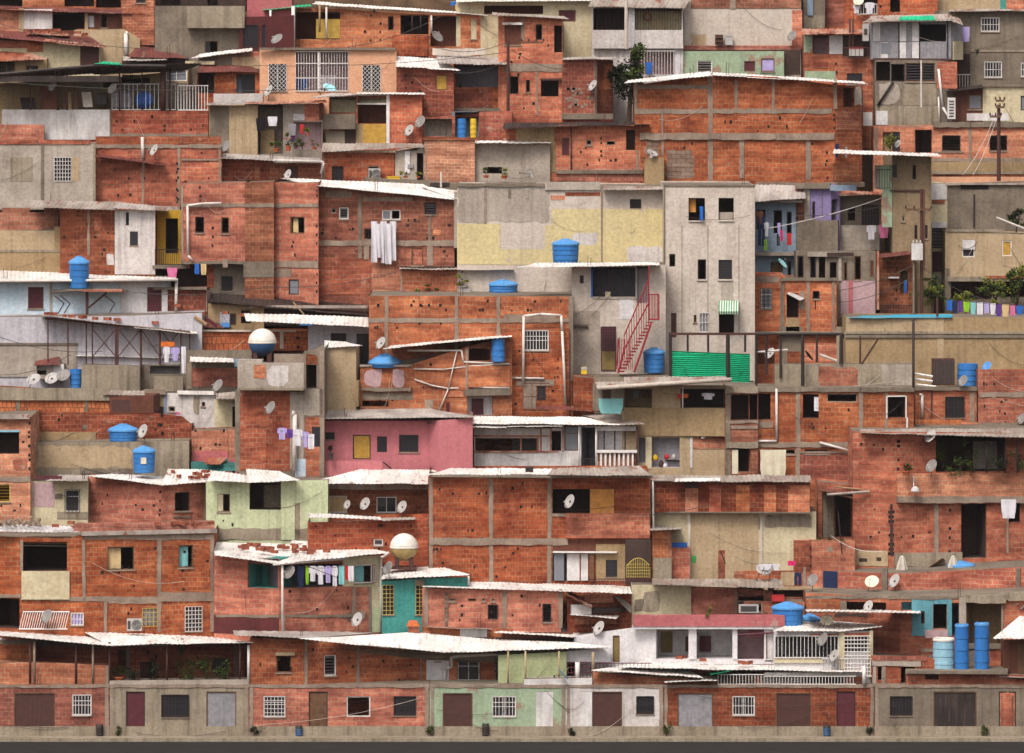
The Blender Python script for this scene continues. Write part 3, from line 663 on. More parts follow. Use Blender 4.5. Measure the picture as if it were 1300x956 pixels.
# bent roofs between
h = House('sheet_roof', 'ragged white tin roofs over a dark shed beside the folded rusty sheets', 812, cat='roof')
h.wall([(-40, 0, 668), (350, .3, 672)], 'dark_room', depth=3, bot=800, inset=.1)
h.roof([(-50, 640), (350, 664), (525, 612), (150, 590)], 'zinc_white', yb=4.5, dyf=-.5)
h.rect(1, 640, 345, 672, 'brown_wall', 'board_wall', .03)
h = House('tin_shed', 'half-collapsed brick shed with folded rusty and white roof sheets', 790, cat='shed')
h.wall([(315, 0, 470), (640, .3, 450)], 'brick_dark', depth=3)
h.rect(400, 452, 545, 492, 'brick_rose', 'brick_panel', .12); h.rect(330, 500, 430, 550, 'white_metal', 'sheet', .3); h.rect(350, 555, 560, 600, 'brick_worn', 'brick_panel', .1)
h.part('roof', roof_mb([(330, 552), (560, 572), (580, 548), (345, 545)], h.Y0 - .8, 1.5), 'zinc_white')
h.part('roof', roof_mb([(300, 440), (440, 510), (430, 490), (320, 430)], h.Y0 - .7, 1.2, sag=.15), 'rust_bright')
h.part('roof', roof_mb([(545, 455), (632, 545), (640, 500), (580, 450)], h.Y0 - .5, 1.2, sag=.1), 'zinc_old')
h.rect(440, 515, 600, 540, 'roof_black', 'sheet', .25)
# brick house with white roof, tile1/2
h = House('brick_house', 'single-storey brick house with small vent holes and white roof left of the collapsed shed', 800); T(1, 3)
h.wall([(850, 0, 420), (1545, 0, 432)], 'brick', [(1180, 503, 1228, 575, 'od+bd'), (1452, 498, 1497, 590, 'ld', 'glass'), (985, 472, 1020, 486, 'o'), (1080, 472, 1120, 486, 'o'), (1148, 472, 1165, 486, 'o'), (1198, 472, 1213, 486, 'o')])
h.cols([870, 1262, 1558 - 15], 425, 620, 24).cols([972], 440, 610, 24, 'block_grey').specks(1000, 500, 1150, 590, 6).specks(1290, 450, 1440, 600, 7)
h.roof([(848, 412), (1900, 445), (1890, 410), (1080, 388)], 'zinc_white')
h = House('block_wall', 'short wall with white tin cladding under the brick vent-hole house', 806, cat='wall')
h.wall([(850, 0, 610), (1040, 0, 618), (1300, 0, 625)], 'brick', depth=1.5, inset=.05).rect(1040, 625, 1175, 665, 'white_metal', 'sheet', .03)
h.roof([(875, 612), (1200, 625), (1180, 617), (880, 606)], 'zinc_grey', yb=1.2)

# teal house
h = House('plaster_house', 'small teal house with yellow-barred windows and white gabled roof', 800)
h.wall([(650, 0, 385), (860, .2, 372), (1085, .3, 366)], 'teal', [(652, 405, 708, 552, 'gd+xy'), (818, 405, 862, 552, 'gd+xy')])
h.roof([(645, 374), (1088, 352), (885, 292), (680, 300)], 'zinc_white', dyr=.3).pipe([(1082, 360), (1082, 405)])
h.rect(815, 378, 860, 405, 'mortar', 'lintel', .04)
# curved terrace house
h = House('brick_house', 'brick house with laundry on its balcony below a white roof weighted with clay blocks', 801)
T(0, 3)
h.wall([(1070, .6, 255), (1260 + 135, 0, 295), (1260 + 640, .9, 245)], 'brick', [(1238, 272, 1390, 420, 'R', ('teal', 1.6)), (1260 + 150, 300, 1260 + 452, 416, 'R', ('grey_room', 1.8)), (1260 + 510, 303, 1260 + 602, 395, 'ow'), (1260 + 606, 308, 1260 + 620, 390, 'lw')], lid='concrete', inset=.05)
T(1, 3)
h.rect(455, 258, 510, 412, 'cream', 'plaster_face', .015); h.rect(510, 258, 640, 303, 'cream', 'plaster_face', .015); h.rect(510, 395, 640, 412, 'cream', 'plaster_face', .015); h.rect(620, 300, 640, 395, 'cream', 'plaster_face', .015)
h.rect(590, 412, 640, 520, 'cream', 'plaster_face', .015); h.rect(600, 520, 640, 640, 'mint', 'plaster_face', .015)
h.beam(-180, 552, 500, 566, 'concrete').col(510, 415, 560, 18).cols([590], 412, 640, 14).cols([160], 560, 640, 14)
h.patch(470, 540, 515, 590, 'block_grey').patch(520, 535, 565, 580, 'concrete_light').patch(580, 555, 620, 600, 'block_grey').specks(160, 430, 490, 540, 8)
h.roof([(-188, 255), (130, 298), (560, 210), (-190, 190)], 'zinc_white', dyf=-.5, dyl=.6, yb=5.5, label='white corrugated roof weighted with loose clay blocks')
h.roof([(125, 300), (690, 240), (560, 208), (200, 180)], 'zinc_white', dyf=-.5, yb=5.5, dyr=1.2)
h.pipe([(138, 300), (140, 630)], 'pvc', .055, .35).pipe([(690, 240), (665, 262), (640, 265), (640, 640)], 'pvc', .06, .12)
h.pipe([(130, 298), (450, 268)], 'pvc', .05, .55)
T(0, 3)
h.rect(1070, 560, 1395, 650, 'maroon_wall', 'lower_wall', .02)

# brick strip behind (tile1) and its roof
h = House('brick_house', 'brick house partly hidden by the spherical tank, with a crumpled white roof strip', 745); T(1, 3)
h.wall([(278, 0, 92), (880, .2, 78)], 'brick', [(608, 175, 655, 208, 'lw')], depth=4)
h.specks(300, 110, 860, 240, 16).roof([(278, 62), (655, 78), (640, 62), (278, 44)], 'zinc_white', yb=1.8).roof([(650, 84), (820, 74), (815, 66), (650, 68)], 'zinc_old', yb=1.2)
# central big brick
h = House('brick_house', 'tall central brick house with grey frame and upper balcony under a tin roof', 748)
T(1, 3)
h.wall([(882, 0, -135), (1500, .4, -128), (1990, .3, -140)], 'brick',
       [(1500, -75, 1690, 48, 'R', ('dark_room', 2.2)), (1500, 240, 1620, 385, 'R', ('grey_room', .5)), (1770, 280, 1825, 362, 'gd+bd')], inset=.2)
h.cols([895, 1195], -130, 400, 22).cols([1487], -130, 400, 24).beam(885, 170, 1580, 204, 'mortar', .06)
h.rect(1690, -75, 1810, 48, 'orange_panel', 'board', .04); h.rect(1500, 48, 1985, 62, 'mortar', 'sill_beam', .05)
h.rect(1570, 45, 1990, 168, 'brick', 'balcony_front', .25)
h.rect(1505, 180, 1870, 240, 'brown_wall', 'lower_wall', .02)
h.rect(1505, 235, 1825, 242, 'iron_white', 'rail_bar', .3)
for x0, x1, m in ((1510, 1560, 'glass_grey'), (1575, 1638, 'white_metal'), (1645, 1680, 'white_metal')): h.rect(x0, 248, x1, 382, m, 'sliding_panel', .08)
h.rect(1690, 245, 1710, 385, 'wood', 'plank', .2); h.rect(1720, 200, 1868, 385, 'tan', 'lower_wall', .03)
h.rect(1770, 280, 1825, 362, 'glass', 'window', .045)
h.rail(1690, 375, 1870, 400, 'maroon', -.5)
h.specks(920, -110, 1180, 150, 12).specks(1220, -100, 1470, 150, 9).specks(900, 215, 1180, 380, 12).specks(1220, 220, 1450, 380, 8)
h.teeth(1980, 60, 165, 9)
h.roof([(1480, -150), (2005, -142), (1940, -192), (1500, -180)], 'zinc_old', dyf=-.9, yb=2.5, label='small grey awning roof over the balcony')
h.roof([(878, -150), (1500, -150), (1960, -175), (1000, -180)], 'zinc_white', dyf=-.3, yb=3.0)
h.rect(1478, -150, 2008, -138, 'mortar', 'eave_board', .95, .7)
h.pipe([(1995, -120), (2000, 395)], 'pvc', .05, .5)
T(2, 3)
h = House('iron_grille_gate', 'arched ornamental iron grille with dark clutter beside the white drainpipe', 742, cat='gate')
h.wall([(605, 0, 175), (735, 0, 175)], 'dark_room', depth=.8, bot=400, inset=.05)
f = h.F[0]; mb = MB()
for i in range(14):
    x = 612 + i * 9; mb.rod(f.p(f.u(cx(x)), f.z(cx(x), cy(272 + .012 * (x - 670) ** 2)), .05), f.p(f.u(cx(x)), f.z(cx(x), cy(368)), .05), .012, 4)
pts = [f.p(f.u(cx(x)), f.z(cx(x), cy(270 + .012 * (x - 670) ** 2)), .05) for x in range(612, 732, 8)]; mb.path(pts, .02, 5)
for i in range(5): mb.rod(f.p(f.u(cx(612)), f.z(cx(612), cy(300 + 16 * i)), .06), f.p(f.u(cx(730)), f.z(cx(730), cy(300 + 16 * i)), .06), .01, 4)
h.part('grille', mb, 'iron_yellow')
h.rail(612, 375, 735, 405, 'maroon', -.15)
# small brick + white roof right of it
h = House('brick_house', 'narrow brick lean-to with a thin white awning left of the stained beige wall', 738)
h.wall([(738, 0, 128), (838, 0, 132)], 'brick_bright', bot=None, depth=2).rect(745, 268, 838, 380, 'concrete_stained', 'plaster_base', .03)
h.cols([825], 135, 262, 10).roof([(725, 130), (895, 124), (880, 118), (725, 108)], 'zinc_grey', dyf=-.8, yb=2)
h = House('brick_wall', 'low brick wall with a blue tarp strip beside the stained beige wall', 736, cat='wall')
h.wall([(838, .2, 216), (928, .2, 213)], 'brick_bright', depth=1).rect(838, 192, 915, 216, 'cloth_blue', 'blue_panel', .06)
# beige stained big wall
h = House('plaster_house', 'stained beige plaster building under a terracotta band of patched brick', 733)
T(2, 3)
h.wall([(742, .5, 40), (928, .4, 45), (1260 + 300, .4, 38)], 'cream', depth=3.5, inset=.02)
h.rect(930, 45, 1272, 375, 'beige', 'plaster_face', .015); h.patch(950, 50, 1290, 130, 'concrete_stained').patch(1300, 50, 1540, 120, 'concrete_stained')
h.rect(1070, 230, 1105, 375, 'brick_worn', 'brick_patch', .02); h.rect(1150, 335, 1290, 385, 'brick_rose', 'brick_patch', .02)
h.rect(938, 258, 960, 292, 'plastic_green', 'paint_mark', .022); h.cols([925], 30, 370, 12, 'pvc').rect(1280, 45, 1292, 370, 'grey_pale', 'downpipe', .06)
T(2, 3)
h2 = House('brick_house', 'long brick band of uneven panels under overlapping tin sheets right of centre', 728)
h2.wall([(740, .0, -112), (905, .1, -112), (1530, .0, -110)], 'brick_dark', bot=42, depth=3.5, inset=.1)
for i, (a, b) in enumerate(((905, 970), (1025, 1085), (1160, 1228), (1300, 1360), (1420, 1528))): h2.rect(a, -95, b, 40, 'brick_bright', 'brick_panel', .04)
h2.rect(905, -105, 970, -80, 'dark_room', 'gap', .045); h2.rect(742, 38, 1535, 44, 'concrete', 'ledge', .12)
h2.roof([(735, -118), (1540, -112), (1530, -145), (700, -145)], 'zinc_old', yb=2.0).roof([(850, -114), (1080, -120), (1080, -132), (860, -128)], 'zinc_white', dyf=-.6, yb=.6)
# dark workshop x 740-1300, y 735-790
h = House('workshop', 'dark open workshop with brick wall under a thin tin roof beside the mouldy plaster block', 790)
h.wall([(935, .6, 412), (1155, .6, 418), (1300, .6, 432), (1345, .6, 440)], 'brick', [(1170, 425, 1330, 545, 'R', ('dark_room', 2))], depth=3.0)
h.roof([(740, 400), (1400, 418), (1390, 375), (740, 372)], 'zinc_old', dyf=-.3, yb=2.6).col(1158, 430, 545, 12)
h.ledge(1170, 480, 1285, 490, 'concrete', .2)
h = House('plaster_block', 'mouldy cream plaster block standing above the pink parapet', 780, cat='building')
h.wall([(638, 0, 405), (785, .1, 405), (935, .2, 408)], 'cream', depth=3, inset=.03).patch(690, 430, 780, 540, 'concrete_stained').patch(650, 470, 700, 540, 'concrete')
# ---------------- tile 3 (right)
T(3, 3)
h = House('brick_house', 'white grille balcony house with a flat white roof beside the big blue tank', 856)
h.wall([(88, 0, 610), (420, 0, 616), (560, .2, 615)], 'white_clean', [(95, 642, 395, 745, 'R', ('grey_room', 1.6)), (430, 642, 548, 720, 'R', ('grey_room', 1.4))], inset=.05)
h.rail(88, 640, 400, 745, 'iron_white', -.12, .16).rail(428, 640, 556, 830, 'iron_white', -.1, .14, 'x').rail(320, 750, 560, 835, 'iron_white', -.14, .12)
h.rect(400, 620, 428, 800, 'cream', 'pillar', .12); h.rect(545, 612, 562, 840, 'cream', 'pillar', .14)
h.rect(395, 625, 550, 645, 'brick_bright', 'brick_band', .03); h.rect(88, 745, 330, 770, 'cream', 'slab_edge', .1); h.rect(260, 630, 400, 642, 'brick_bright', 'brick_band', .03)
h.roof([(85, 612), (400, 618), (420, 572), (215, 558)], 'zinc_white', yb=3.5).roof([(395, 620), (612, 592), (560, 580), (400, 568)], 'zinc_white', yb=3.5, dyr=.6)
h = House('brick_wall', 'stepped rust-red brick wall with broken right end under a thin white roof edge', 838, cat='wall')
h.wall([(380, 1.2, 545), (640, 1.2, 548), (820, 1.2, 560)], 'brick_dark', bot=None, depth=2.5, inset=.1).rect(642, 560, 815, 645, 'brick_bright', 'brick_panel', .03)
h.roof([(240, 517), (800, 527), (795, 518), (240, 511)], 'zinc_white', dyf=-.9, yb=2.5).rect(560, 640, 845, 735, 'brick', 'lower_wall', .08); h.beam(380, 530, 640, 545, 'dark_room', .01)  # the dark_room strip paints the shaded gap under the roof edge
h.patch(600, 690, 640, 730, 'mortar').patch(720, 700, 750, 735, 'mortar')
h = House('brick_house', 'unfinished brick ground floor with a dark garage opening beside the pale tank', 862)
h.wall([(560, .2, 735), (700, .2, 738), (830, .2, 745), (900, .2, 760)], 'brick', [(695, 790, 770, 900, 'R', ('dark_room', 2.5)), (590, 790, 615, 855, 'R', ('grey_room', 1))], inset=.05)
h.beam(560, 762, 800, 785, 'concrete_light', .06).cols([620], 780, 900, 22).rect(570, 735, 830, 760, 'brick_dark', 'brick_band', .04); h.col(575, 762, 900, 22, 'concrete_light')
# tank platform
h = House('brick_house', 'low brick building with a flat slab carrying the pale and tall blue tanks', 868)
h.wall([(730, .1, 820), (1220, -.1, 828), (1420, 0, 834)], 'brick', [(820, 826, 885, 852, 'R', ('dark_room', .8))], depth=3.5, inset=.02)
h.rect(725, 806, 1222, 820, 'concrete', 'slab_edge', .45, -2.0); h.roof([(1180, 835), (1330, 840), (1330, 828), (1180, 822)], 'zinc_grey', dyf=-.5, yb=1.5)
h = House('brick_shed', 'small concrete-framed brick shed with two white windows behind the tall blue tanks', 858, cat='shed')
h.wall([(800, 1.2, 705), (1190, 1.2, 700)], 'brick', [(835, 735, 870, 795, 'gw'), (1135, 740, 1172, 800, 'gw')], bot=830, depth=2.5)
h.beam(1030, 676, 1200, 700, 'concrete', .1).col(1180, 700, 800, 16).beam(800, 702, 860, 716, 'mortar').rect(1030, 690, 1110, 800, 'concrete', 'panel', .02)
h = House('shack', 'dark plank shack with a steep white tin roof at the right edge', 860, cat='shack')
h.wall([(1200, .3, 660), (1420, .3, 655)], 'brown_wall', [(1300, 690, 1420, 820, 'R', ('dark_room', 1.5))], depth=4).rect(1270, 680, 1310, 820, 'wood', 'plank_wall', .03)
h.roof([(1148, 652), (1420, 652), (1420, 505), (1320, 505)], 'zinc_white', dyf=-.6, yb=3.5)
# turquoise floor and gallery
h = House('brick_house', 'long brick gallery house with turquoise wall and open concrete bays at right', 812)
h.wall([(240, .9, 430), (640, .3, 455), (700, 0, 452), (1000, 0, 458), (1225, -.2, 440), (1420, -.3, 415)], 'brick',
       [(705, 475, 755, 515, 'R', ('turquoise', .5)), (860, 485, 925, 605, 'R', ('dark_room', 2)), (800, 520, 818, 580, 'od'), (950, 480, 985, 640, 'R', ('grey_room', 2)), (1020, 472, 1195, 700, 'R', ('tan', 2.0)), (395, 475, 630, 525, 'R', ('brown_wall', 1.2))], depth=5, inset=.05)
h.rect(755, 462, 800, 640, 'turquoise', 'plaster_face', .015); h.rect(818, 462, 858, 640, 'turquoise', 'plaster_face', .015); h.rect(926, 462, 950, 640, 'turquoise', 'plaster_face', .015); h.rect(800, 462, 818, 520, 'turquoise', 'plaster_face', .016)
h.rect(800, 580, 818, 640, 'turquoise', 'plaster_face', .016); h.rect(860, 462, 925, 485, 'turquoise', 'plaster_face', .016)
h.rect(984, 455, 1018, 590, 'concrete_light', 'pillar', .2); h.beam(1018, 440, 1215, 478, 'concrete_stained', .25).beam(1215, 425, 1420, 466, 'concrete_stained', .22).beam(240, 445, 700, 460, 'concrete').beam(700, 448, 990, 462, 'concrete')
h.rect(1190, 468, 1200, 700, 'mortar', 'column', .04); h.rect(245, 460, 410, 520, 'brick_worn', 'brick_panel', .04)
h.rect(410, 470, 440, 525, 'concrete', 'plaster_face', .05); h.rect(820, 610, 930, 650, 'pink_pale', 'plaster_base', .03)
# long curved parapet
h = House('parapet_wall', 'long bowed brick parapet with satellite dishes along its face', 757, cat='wall')
h.wall([(225, 1.2, 322), (640, .1, 335), (700, 0, 338), (1000, -.2, 322), (1420, -.6, 300)], 'brick_rose', bot=460, depth=3.5, inset=.05)
h.rect(612, 310, 640, 448, 'concrete', 'column', .08); h.rect(1262, 310, 1282, 425, 'concrete', 'column', .08); h.rect(327, 325, 395, 412, 'cloth_navy', 'cloth', .05, .01)
h.rect(1000, 420, 1420, 445, 'mortar', 'ledge', .06)
h = House('brick_house', 'brick ledge house with a small white sill left of the navy cloth', 750)
h.wall([(-60, .8, 325), (240, .8, 322)], 'brick_rose', bot=480, depth=2, inset=.05).rect(120, 330, 190, 395, 'beige', 'plaster_patch', .02); h.rect(-60, 400, 318, 412, 'beige', 'slab_edge', .5)
h.col(233, 305, 400, 14)
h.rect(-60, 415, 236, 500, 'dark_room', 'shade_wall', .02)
h = House('brick_shed', 'shaded brick shed with a red plastic sheet left of the big blue tank', 786, cat='shed')
h.wall([(-60, 0, 470), (235, 0, 475)], 'brick_dark', [(-20, 480, 30, 525, 'oc')], depth=2.5, inset=.1).rect(75, 437, 135, 470, 'plastic_red', 'red_sheet', .3)
# ================================================================ right side, rows 2-3
T(3, 3)
h = House('brick_house', 'tall unfinished brick house with dark doorway and planted balcony at right', 712)
h.wall([(470, .3, -352), (640, 0, -350), (870, .2, -350), (1215, .5, -345), (1420, .5, -345)], 'brick',
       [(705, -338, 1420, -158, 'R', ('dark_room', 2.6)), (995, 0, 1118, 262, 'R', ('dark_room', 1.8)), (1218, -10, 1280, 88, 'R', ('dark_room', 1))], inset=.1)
h.rect(680, -152, 1420, -30, 'brick_bright', 'balcony_front', .3); h.beam(680, -40, 1420, -8, 'mortar', .34).teeth(690, -340, -160, 14).teeth(945, -145, -40, 10)
h.cols([875], 0, 240, 24).cols([640 + 16], 0, 250, 12, 'dark_room').teeth(655, 0, 250, 28).teeth(940, 10, 240, 10).col(870, -150, 10, 20)
h.rect(670, 235, 1000, 300, 'concrete_stained', 'plaster_base', .04); h.cols([1268], -155, -30, 12).rect(1215, -10, 1225, 240, 'mortar', 'door_jamb', .05)
h.rect(470, 225, 640, 300, 'beige', 'plaster_base', .03); h.rect(500, 262, 540, 280, 'dark_room', 'vent', .035); h.rect(585, 258, 608, 276, 'dark_room', 'vent', .035)
h.specks(490, 10, 620, 200, 6).specks(690, 20, 850, 220, 7).specks(480, -330, 620, -200, 8)
T(3, 2)
h.roof([(505, 492), (1420, 520), (1420, 470), (505, 478)], 'zinc_old', dyf=-.7, yb=3.2, label='patched old grey and rusty roof sheets over the planted balcony')
for x in (1118, 1210, 1268): h.post(x, 530, 690, 'iron', .04, -.2)
h.rect(1065, 548, 1420, 682, 'concrete_light', 'rear_wall', -1.6, -1.7)

h = House('brick_house', 'brick house with blackened concrete parapet and white-framed window under the beige wall', 610)
h.wall([(-35, .3, 290), (120, .3, 292), (505, 0, 288), (765, .2, 285)], 'brick',
       [(226, 308, 303, 424, 'R', ('dark_room', 1.5)), (343, 305, 490, 346, 'o'), (636, 320, 724, 422, 'R', ('dark_room', 1.5)), (-32, 305, 70, 432, 'R+bd', ('dark_room', 1.2)), (236, 575, 350, 597, 'o'), (120, 575, 190, 600, 'o'), (20, 575, 150, 720, 'R', ('dark_room', .8))], inset=-.02, lid='concrete')
h.beam(-35, 274, 765, 296, 'concrete', .12).beam(-35, 540, 505, 566, 'mortar', .06).cols([204, 508], 296, 720, 24).cols([632], 300, 480, 14).rect(630, 318, 636, 424, 'iron_white', 'frame', .05)
h.rect(724, 318, 730, 424, 'iron_white', 'frame', .05); h.rect(636, 314, 726, 320, 'iron_white', 'frame', .05); h.rect(728, 420, 736, 480, 'iron_white', 'frame', .05)
h.rect(212, 590, 505, 720, 'brick_dark', 'lower_wall', .02); h.beam(210, 585, 505, 594, 'mortar', .05).specks(330, 350, 485, 520, 5).specks(215, 440, 320, 540, 4)
h.rect(-30, 440, 80, 470, 'mortar', 'plaster_patch', .02); h.rect(280, 322, 302, 390, 'cloth_white', 'panel', -.1, -.14)
h.pipe([(98, 280), (100, 535), (-30, 535)], 'pvc', .06).pipe([(310, 540), (460, 582), (500, 585)], 'pvc', .055, .2).pipe([(465, 582), (465, 535), (470, 530)], 'pvc', .07, .2)
h2 = House('parapet_wall', 'blackened concrete roof parapet with an exposed patch of brick', 545, cat='wall')
h2.wall([(90, .2, 166), (765, 0, 160)], 'concrete_stained', bot=276, depth=.6, inset=.02).patch(300, 168, 495, 270, 'brick_worn').rect(610, 164, 760, 264, 'concrete_light', 'plaster_face', .012)
h = House('brick_house', 'small brick house with white drainpipe and single dark window below the rooftop water drums', 560)
h.wall([(762, .3, 288), (1070, .4, 282)], 'brick', [(918, 320, 1010, 420, 'gd+bd')], inset=.0, lid='concrete')
h.cols([1048], 285, 450, 28).cols([853], 290, 420, 8, 'iron_brown').beam(765, 270, 1075, 288, 'concrete', .15).rect(765, 428, 985, 490, 'brick_bright', 'parapet', .6, .45)
h.pipe([(805, 420), (805, 312), (792, 308)], 'pvc', .06).post(763, -60, 490, 'iron', .06, -.6)
h = House('brick_house', 'dark red brick wall house stepping down at the right edge below the blue dish', 552)
h.wall([(1078, 0, 188), (1420, 0, 186)], 'brick_worn', depth=5).beam(1085, 298, 1420, 322, 'mortar').specks(1100, 200, 1290, 290, 6).specks(1100, 330, 1290, 450, 8).teeth(1210, 300, 455, 8)
h.beam(985, 445, 1300, 466, 'concrete', .05)
# small grey recess + rubble roof
h = House('brick_house', 'shadowed brick recess with grey door below splintered roofing planks', 690)
T(3, 2)
h.wall([(300, .6, 735), (480, .6, 745), (640, .4, 760)], 'brick', [(320, 790, 382, 1010, 's', 'concrete_stained'), (384, 770, 468, 1000, 'R', ('dark_room', 1.5))], inset=.1)
h.roof([(305, 775), (635, 800), (600, 765), (320, 750)], 'rust_roof', yb=2.2, sag=.08).rect(470, 790, 640, 860, 'brick_worn', 'brick_panel', .08)
h.cols([475], 780, 1080, 10)
h = House('brick_wall', 'brick planter wall topped with green weeds in front of the grey door', 722, cat='wall'); T(3, 3)
h.wall([(182, 0, 175), (262, 0, 175), (268, .05, 172), (480, .1, 180)], 'brick', depth=1.6, inset=.12).rect(182, 180, 260, 330, 'brick_dark', 'brick_panel', .02); h.teeth(262, 180, 310, 10).patch(345, 205, 370, 235, 'mortar')
# brick row x 960-1040 at y 613-640 : right part of band
T(3, 2)
# ---------- parts of tile 2, row 2
T(2, 2)
h = House('plaster_house', 'beige concrete house with an open lilac kitchen and deep shaded balcony', 605)
h.wall([(590, .4, 275), (880, .2, 272), (1108, .2, 276)], 'beige',
       [(600, 290, 740, 385, 'R', ('tan', 1.2)), (742, 290, 1104, 385, 'R', ('dark_room', 2.0)), (672, 535, 708, 660, 'R', ('lilac_pale', .7)), (738, 533, 940, 684, 'R', ('lilac_pale', .8))], inset=.05)
h.rect(600, 385, 1105, 525, 'tan', 'balcony_front', .08); h.rect(945, 530, 1105, 590, 'brick_worn', 'brick_patch', .03)
f = h.fac(840); mb = MB(); f.box(mb, f.u(cx(905)), f.u(cx(934)), f.z(cx(840), cy(682)), f.z(cx(840), cy(578)), -.78, -.72); h.part('door', mb, 'black'); mb = MB(); f.box(mb, f.u(cx(800)), f.u(cx(880)), f.z(cx(840), cy(656)), f.z(cx(840), cy(650)), -.78, -.5); h.part('shelf', mb, 'iron')
h.rect(930, 533, 942, 684, 'white_clean', 'door_jamb', .03); h.rect(708, 530, 738, 690, 'cream', 'pillar', .04)
h.rect(630, 290, 660, 345, 'grey_panel', 'shutter', -.95, -1.05); h.rect(675, 290, 708, 340, 'wood', 'cupboard', -.95, -1.1); h.rect(492, 290, 535, 345, 'dark_room', 'gap', .03)
h.roof([(465, 290), (1140, 248), (1105, 228), (450, 232)], 'zinc_old', dyf=-.9, yb=2.6, label='overlapping old grey roof sheets with a long pipe along the eave')
h.part('eave_pipe', (lambda m: (m.rod(W(cx(465), cy(286), h.Y0 - 1.0), W(cx(1138), cy(243), h.Y0 - 1.0), .09, 8), m)[1])(MB()), 'grey_pale', smooth=True)
h.post(893, 275, 385, 'iron_white', .03, -.1).pipe([(1002, 425), (1002, 532), (985, 534)], 'pvc', .07)
h.rect(450, 232, 600, 400, 'concrete', 'side_wall', .02)
T(2, 2)
h = House('brick_house', 'dim brick unit with barred window and curtained doorway right of the beige balcony', 606)
h.wall([(1105, 0, 280), (1270, 0, 285)], 'brick_dark', [(1135, 318, 1268, 446, 'R+bd', ('dark_room', 1.4)), (1140, 588, 1232, 705, 'R', ('dark_room', 1.2))], inset=.05)
h.cols([1120], 285, 730, 26, 'concrete').beam(1105, 280, 1270, 312, 'concrete_stained', .12).beam(1108, 448, 1270, 462, 'mortar').beam(1110, 556, 1270, 586, 'concrete_stained', .1).rect(1140, 595, 1170, 715, 'cloth_cream', 'curtain', .02)
h.rect(1135, 474, 1268, 490, 'mortar', 'band', .04)
# small brick left of the canopy
h = House('brick_wall', 'short brick wall stub under the rooftop with the yellow bucket', 560, cat='wall')
h.wall([(345, .2, 228), (450, .0, 240)], 'brick_dark', depth=2.5, inset=.05).rect(445, 262, 490, 395, 'concrete', 'pillar', .05)
# porch house
h = House('metal_shack', 'corrugated white metal porch house with long strip windows under layered roofs', 602, cat='shack')
h.wall([(-150, .2, 485), (220, .2, 488), (380, .1, 478), (460, .0, 478), (665, 0, 475)], 'white_metal',
       [(-145, 535, 165, 604, 'G'), (235, 500, 285, 600, 'R', ('dark_room', 1)), (300, 475, 372, 600, 'gnG'), (385, 480, 455, 700, 'R', ('grey_room', 1.5)), (468, 500, 660, 600, 'R', ('white_clean', .6))], bot=720, inset=.05, depth=4)
mb = MB(); f = h.fac(0)
for i in range(int((f.L) / .14)):
    a = i * .14; f.box(mb, a, a + .07, f.z(cx(0), cy(712)), f.z(cx(0), cy(610)), .0, .025)
    f.box(mb, a, a + .07, f.z(cx(0), cy(524)), f.z(cx(0), cy(492)), .0, .02)
h.part('corrugation', mb, 'white_metal')
mb = MB(); f = h.fac(300)
for i in range(int(f.L / .14)): f.box(mb, i * .14, i * .14 + .07, f.z(cx(300), cy(712)), f.z(cx(300), cy(610)), .0, .025)
h.part('corrugation', mb, 'white_metal')
h.rect(-150, 600, 378, 608, 'rust_bright', 'rail', .06); h.rect(-150, 522, 225, 530, 'rust_bright', 'rail', .06)
for x in (80, 165, 180, 230, 290): h.rect(x, 488 if x > 170 else 530, x + 8, 605, 'rust_bright', 'mullion', .03)
h.rail(462, 602, 665, 712, 'iron_white', -.12, .2, r=.04).rect(462, 602, 665, 610, 'iron_white', 'rail', .2)
for x in (497, 550, 602): h.rect(x, 500, x + 7, 600, 'iron', 'mullion', -.05, -.1)
h.rect(462, 612, 664, 712, 'rust_bright', 'lower_panel', .02)
h.rail(385, 640, 455, 712, 'iron', -.1)
h.post(460, 478, 700, 'iron_white', .04, -.15).post(374, 478, 700, 'iron_white', .03, -.15).post(664, 478, 710, 'iron_brown', .04, -.2)
h.roof([(-165, 460), (600, 470), (400, 430), (-160, 425)], 'zinc_white', dyf=-.5, yb=2.6).roof([(590, 470), (712, 466), (540, 405), (390, 420)], 'zinc_old', dyf=-.5, yb=2.8).roof([(-165, 482), (292, 476), (290, 466), (-160, 462)], 'zinc_white', dyf=-.7, yb=.8)
h.roof([(150, 388), (520, 405), (440, 380), (180, 372)], 'rust_roof', dyf=1.9, yb=1.2, sag=.06)
# the white narrow sill behind roofs
h = House('brick_house', 'low house with the long zinc roof meeting the pink house', 668); T(1, 2)
h.wall([(288, .4, 780), (890, .4, 788)], 'brick_dark', [(382, 825, 475, 910, 'cw', 'cloth_beige'), (622, 830, 722, 910, 'gw')], depth=4.5, inset=.1)
h.beam(235, 760, 890, 790, 'zinc_old', .4).roof([(235, 764), (890, 764), (1000, 700), (560, 688)], 'zinc_white', dyf=-.6, yb=3.4)
h.rect(250, 820, 290, 900, 'cloth_blue', 'blue_door', .03)
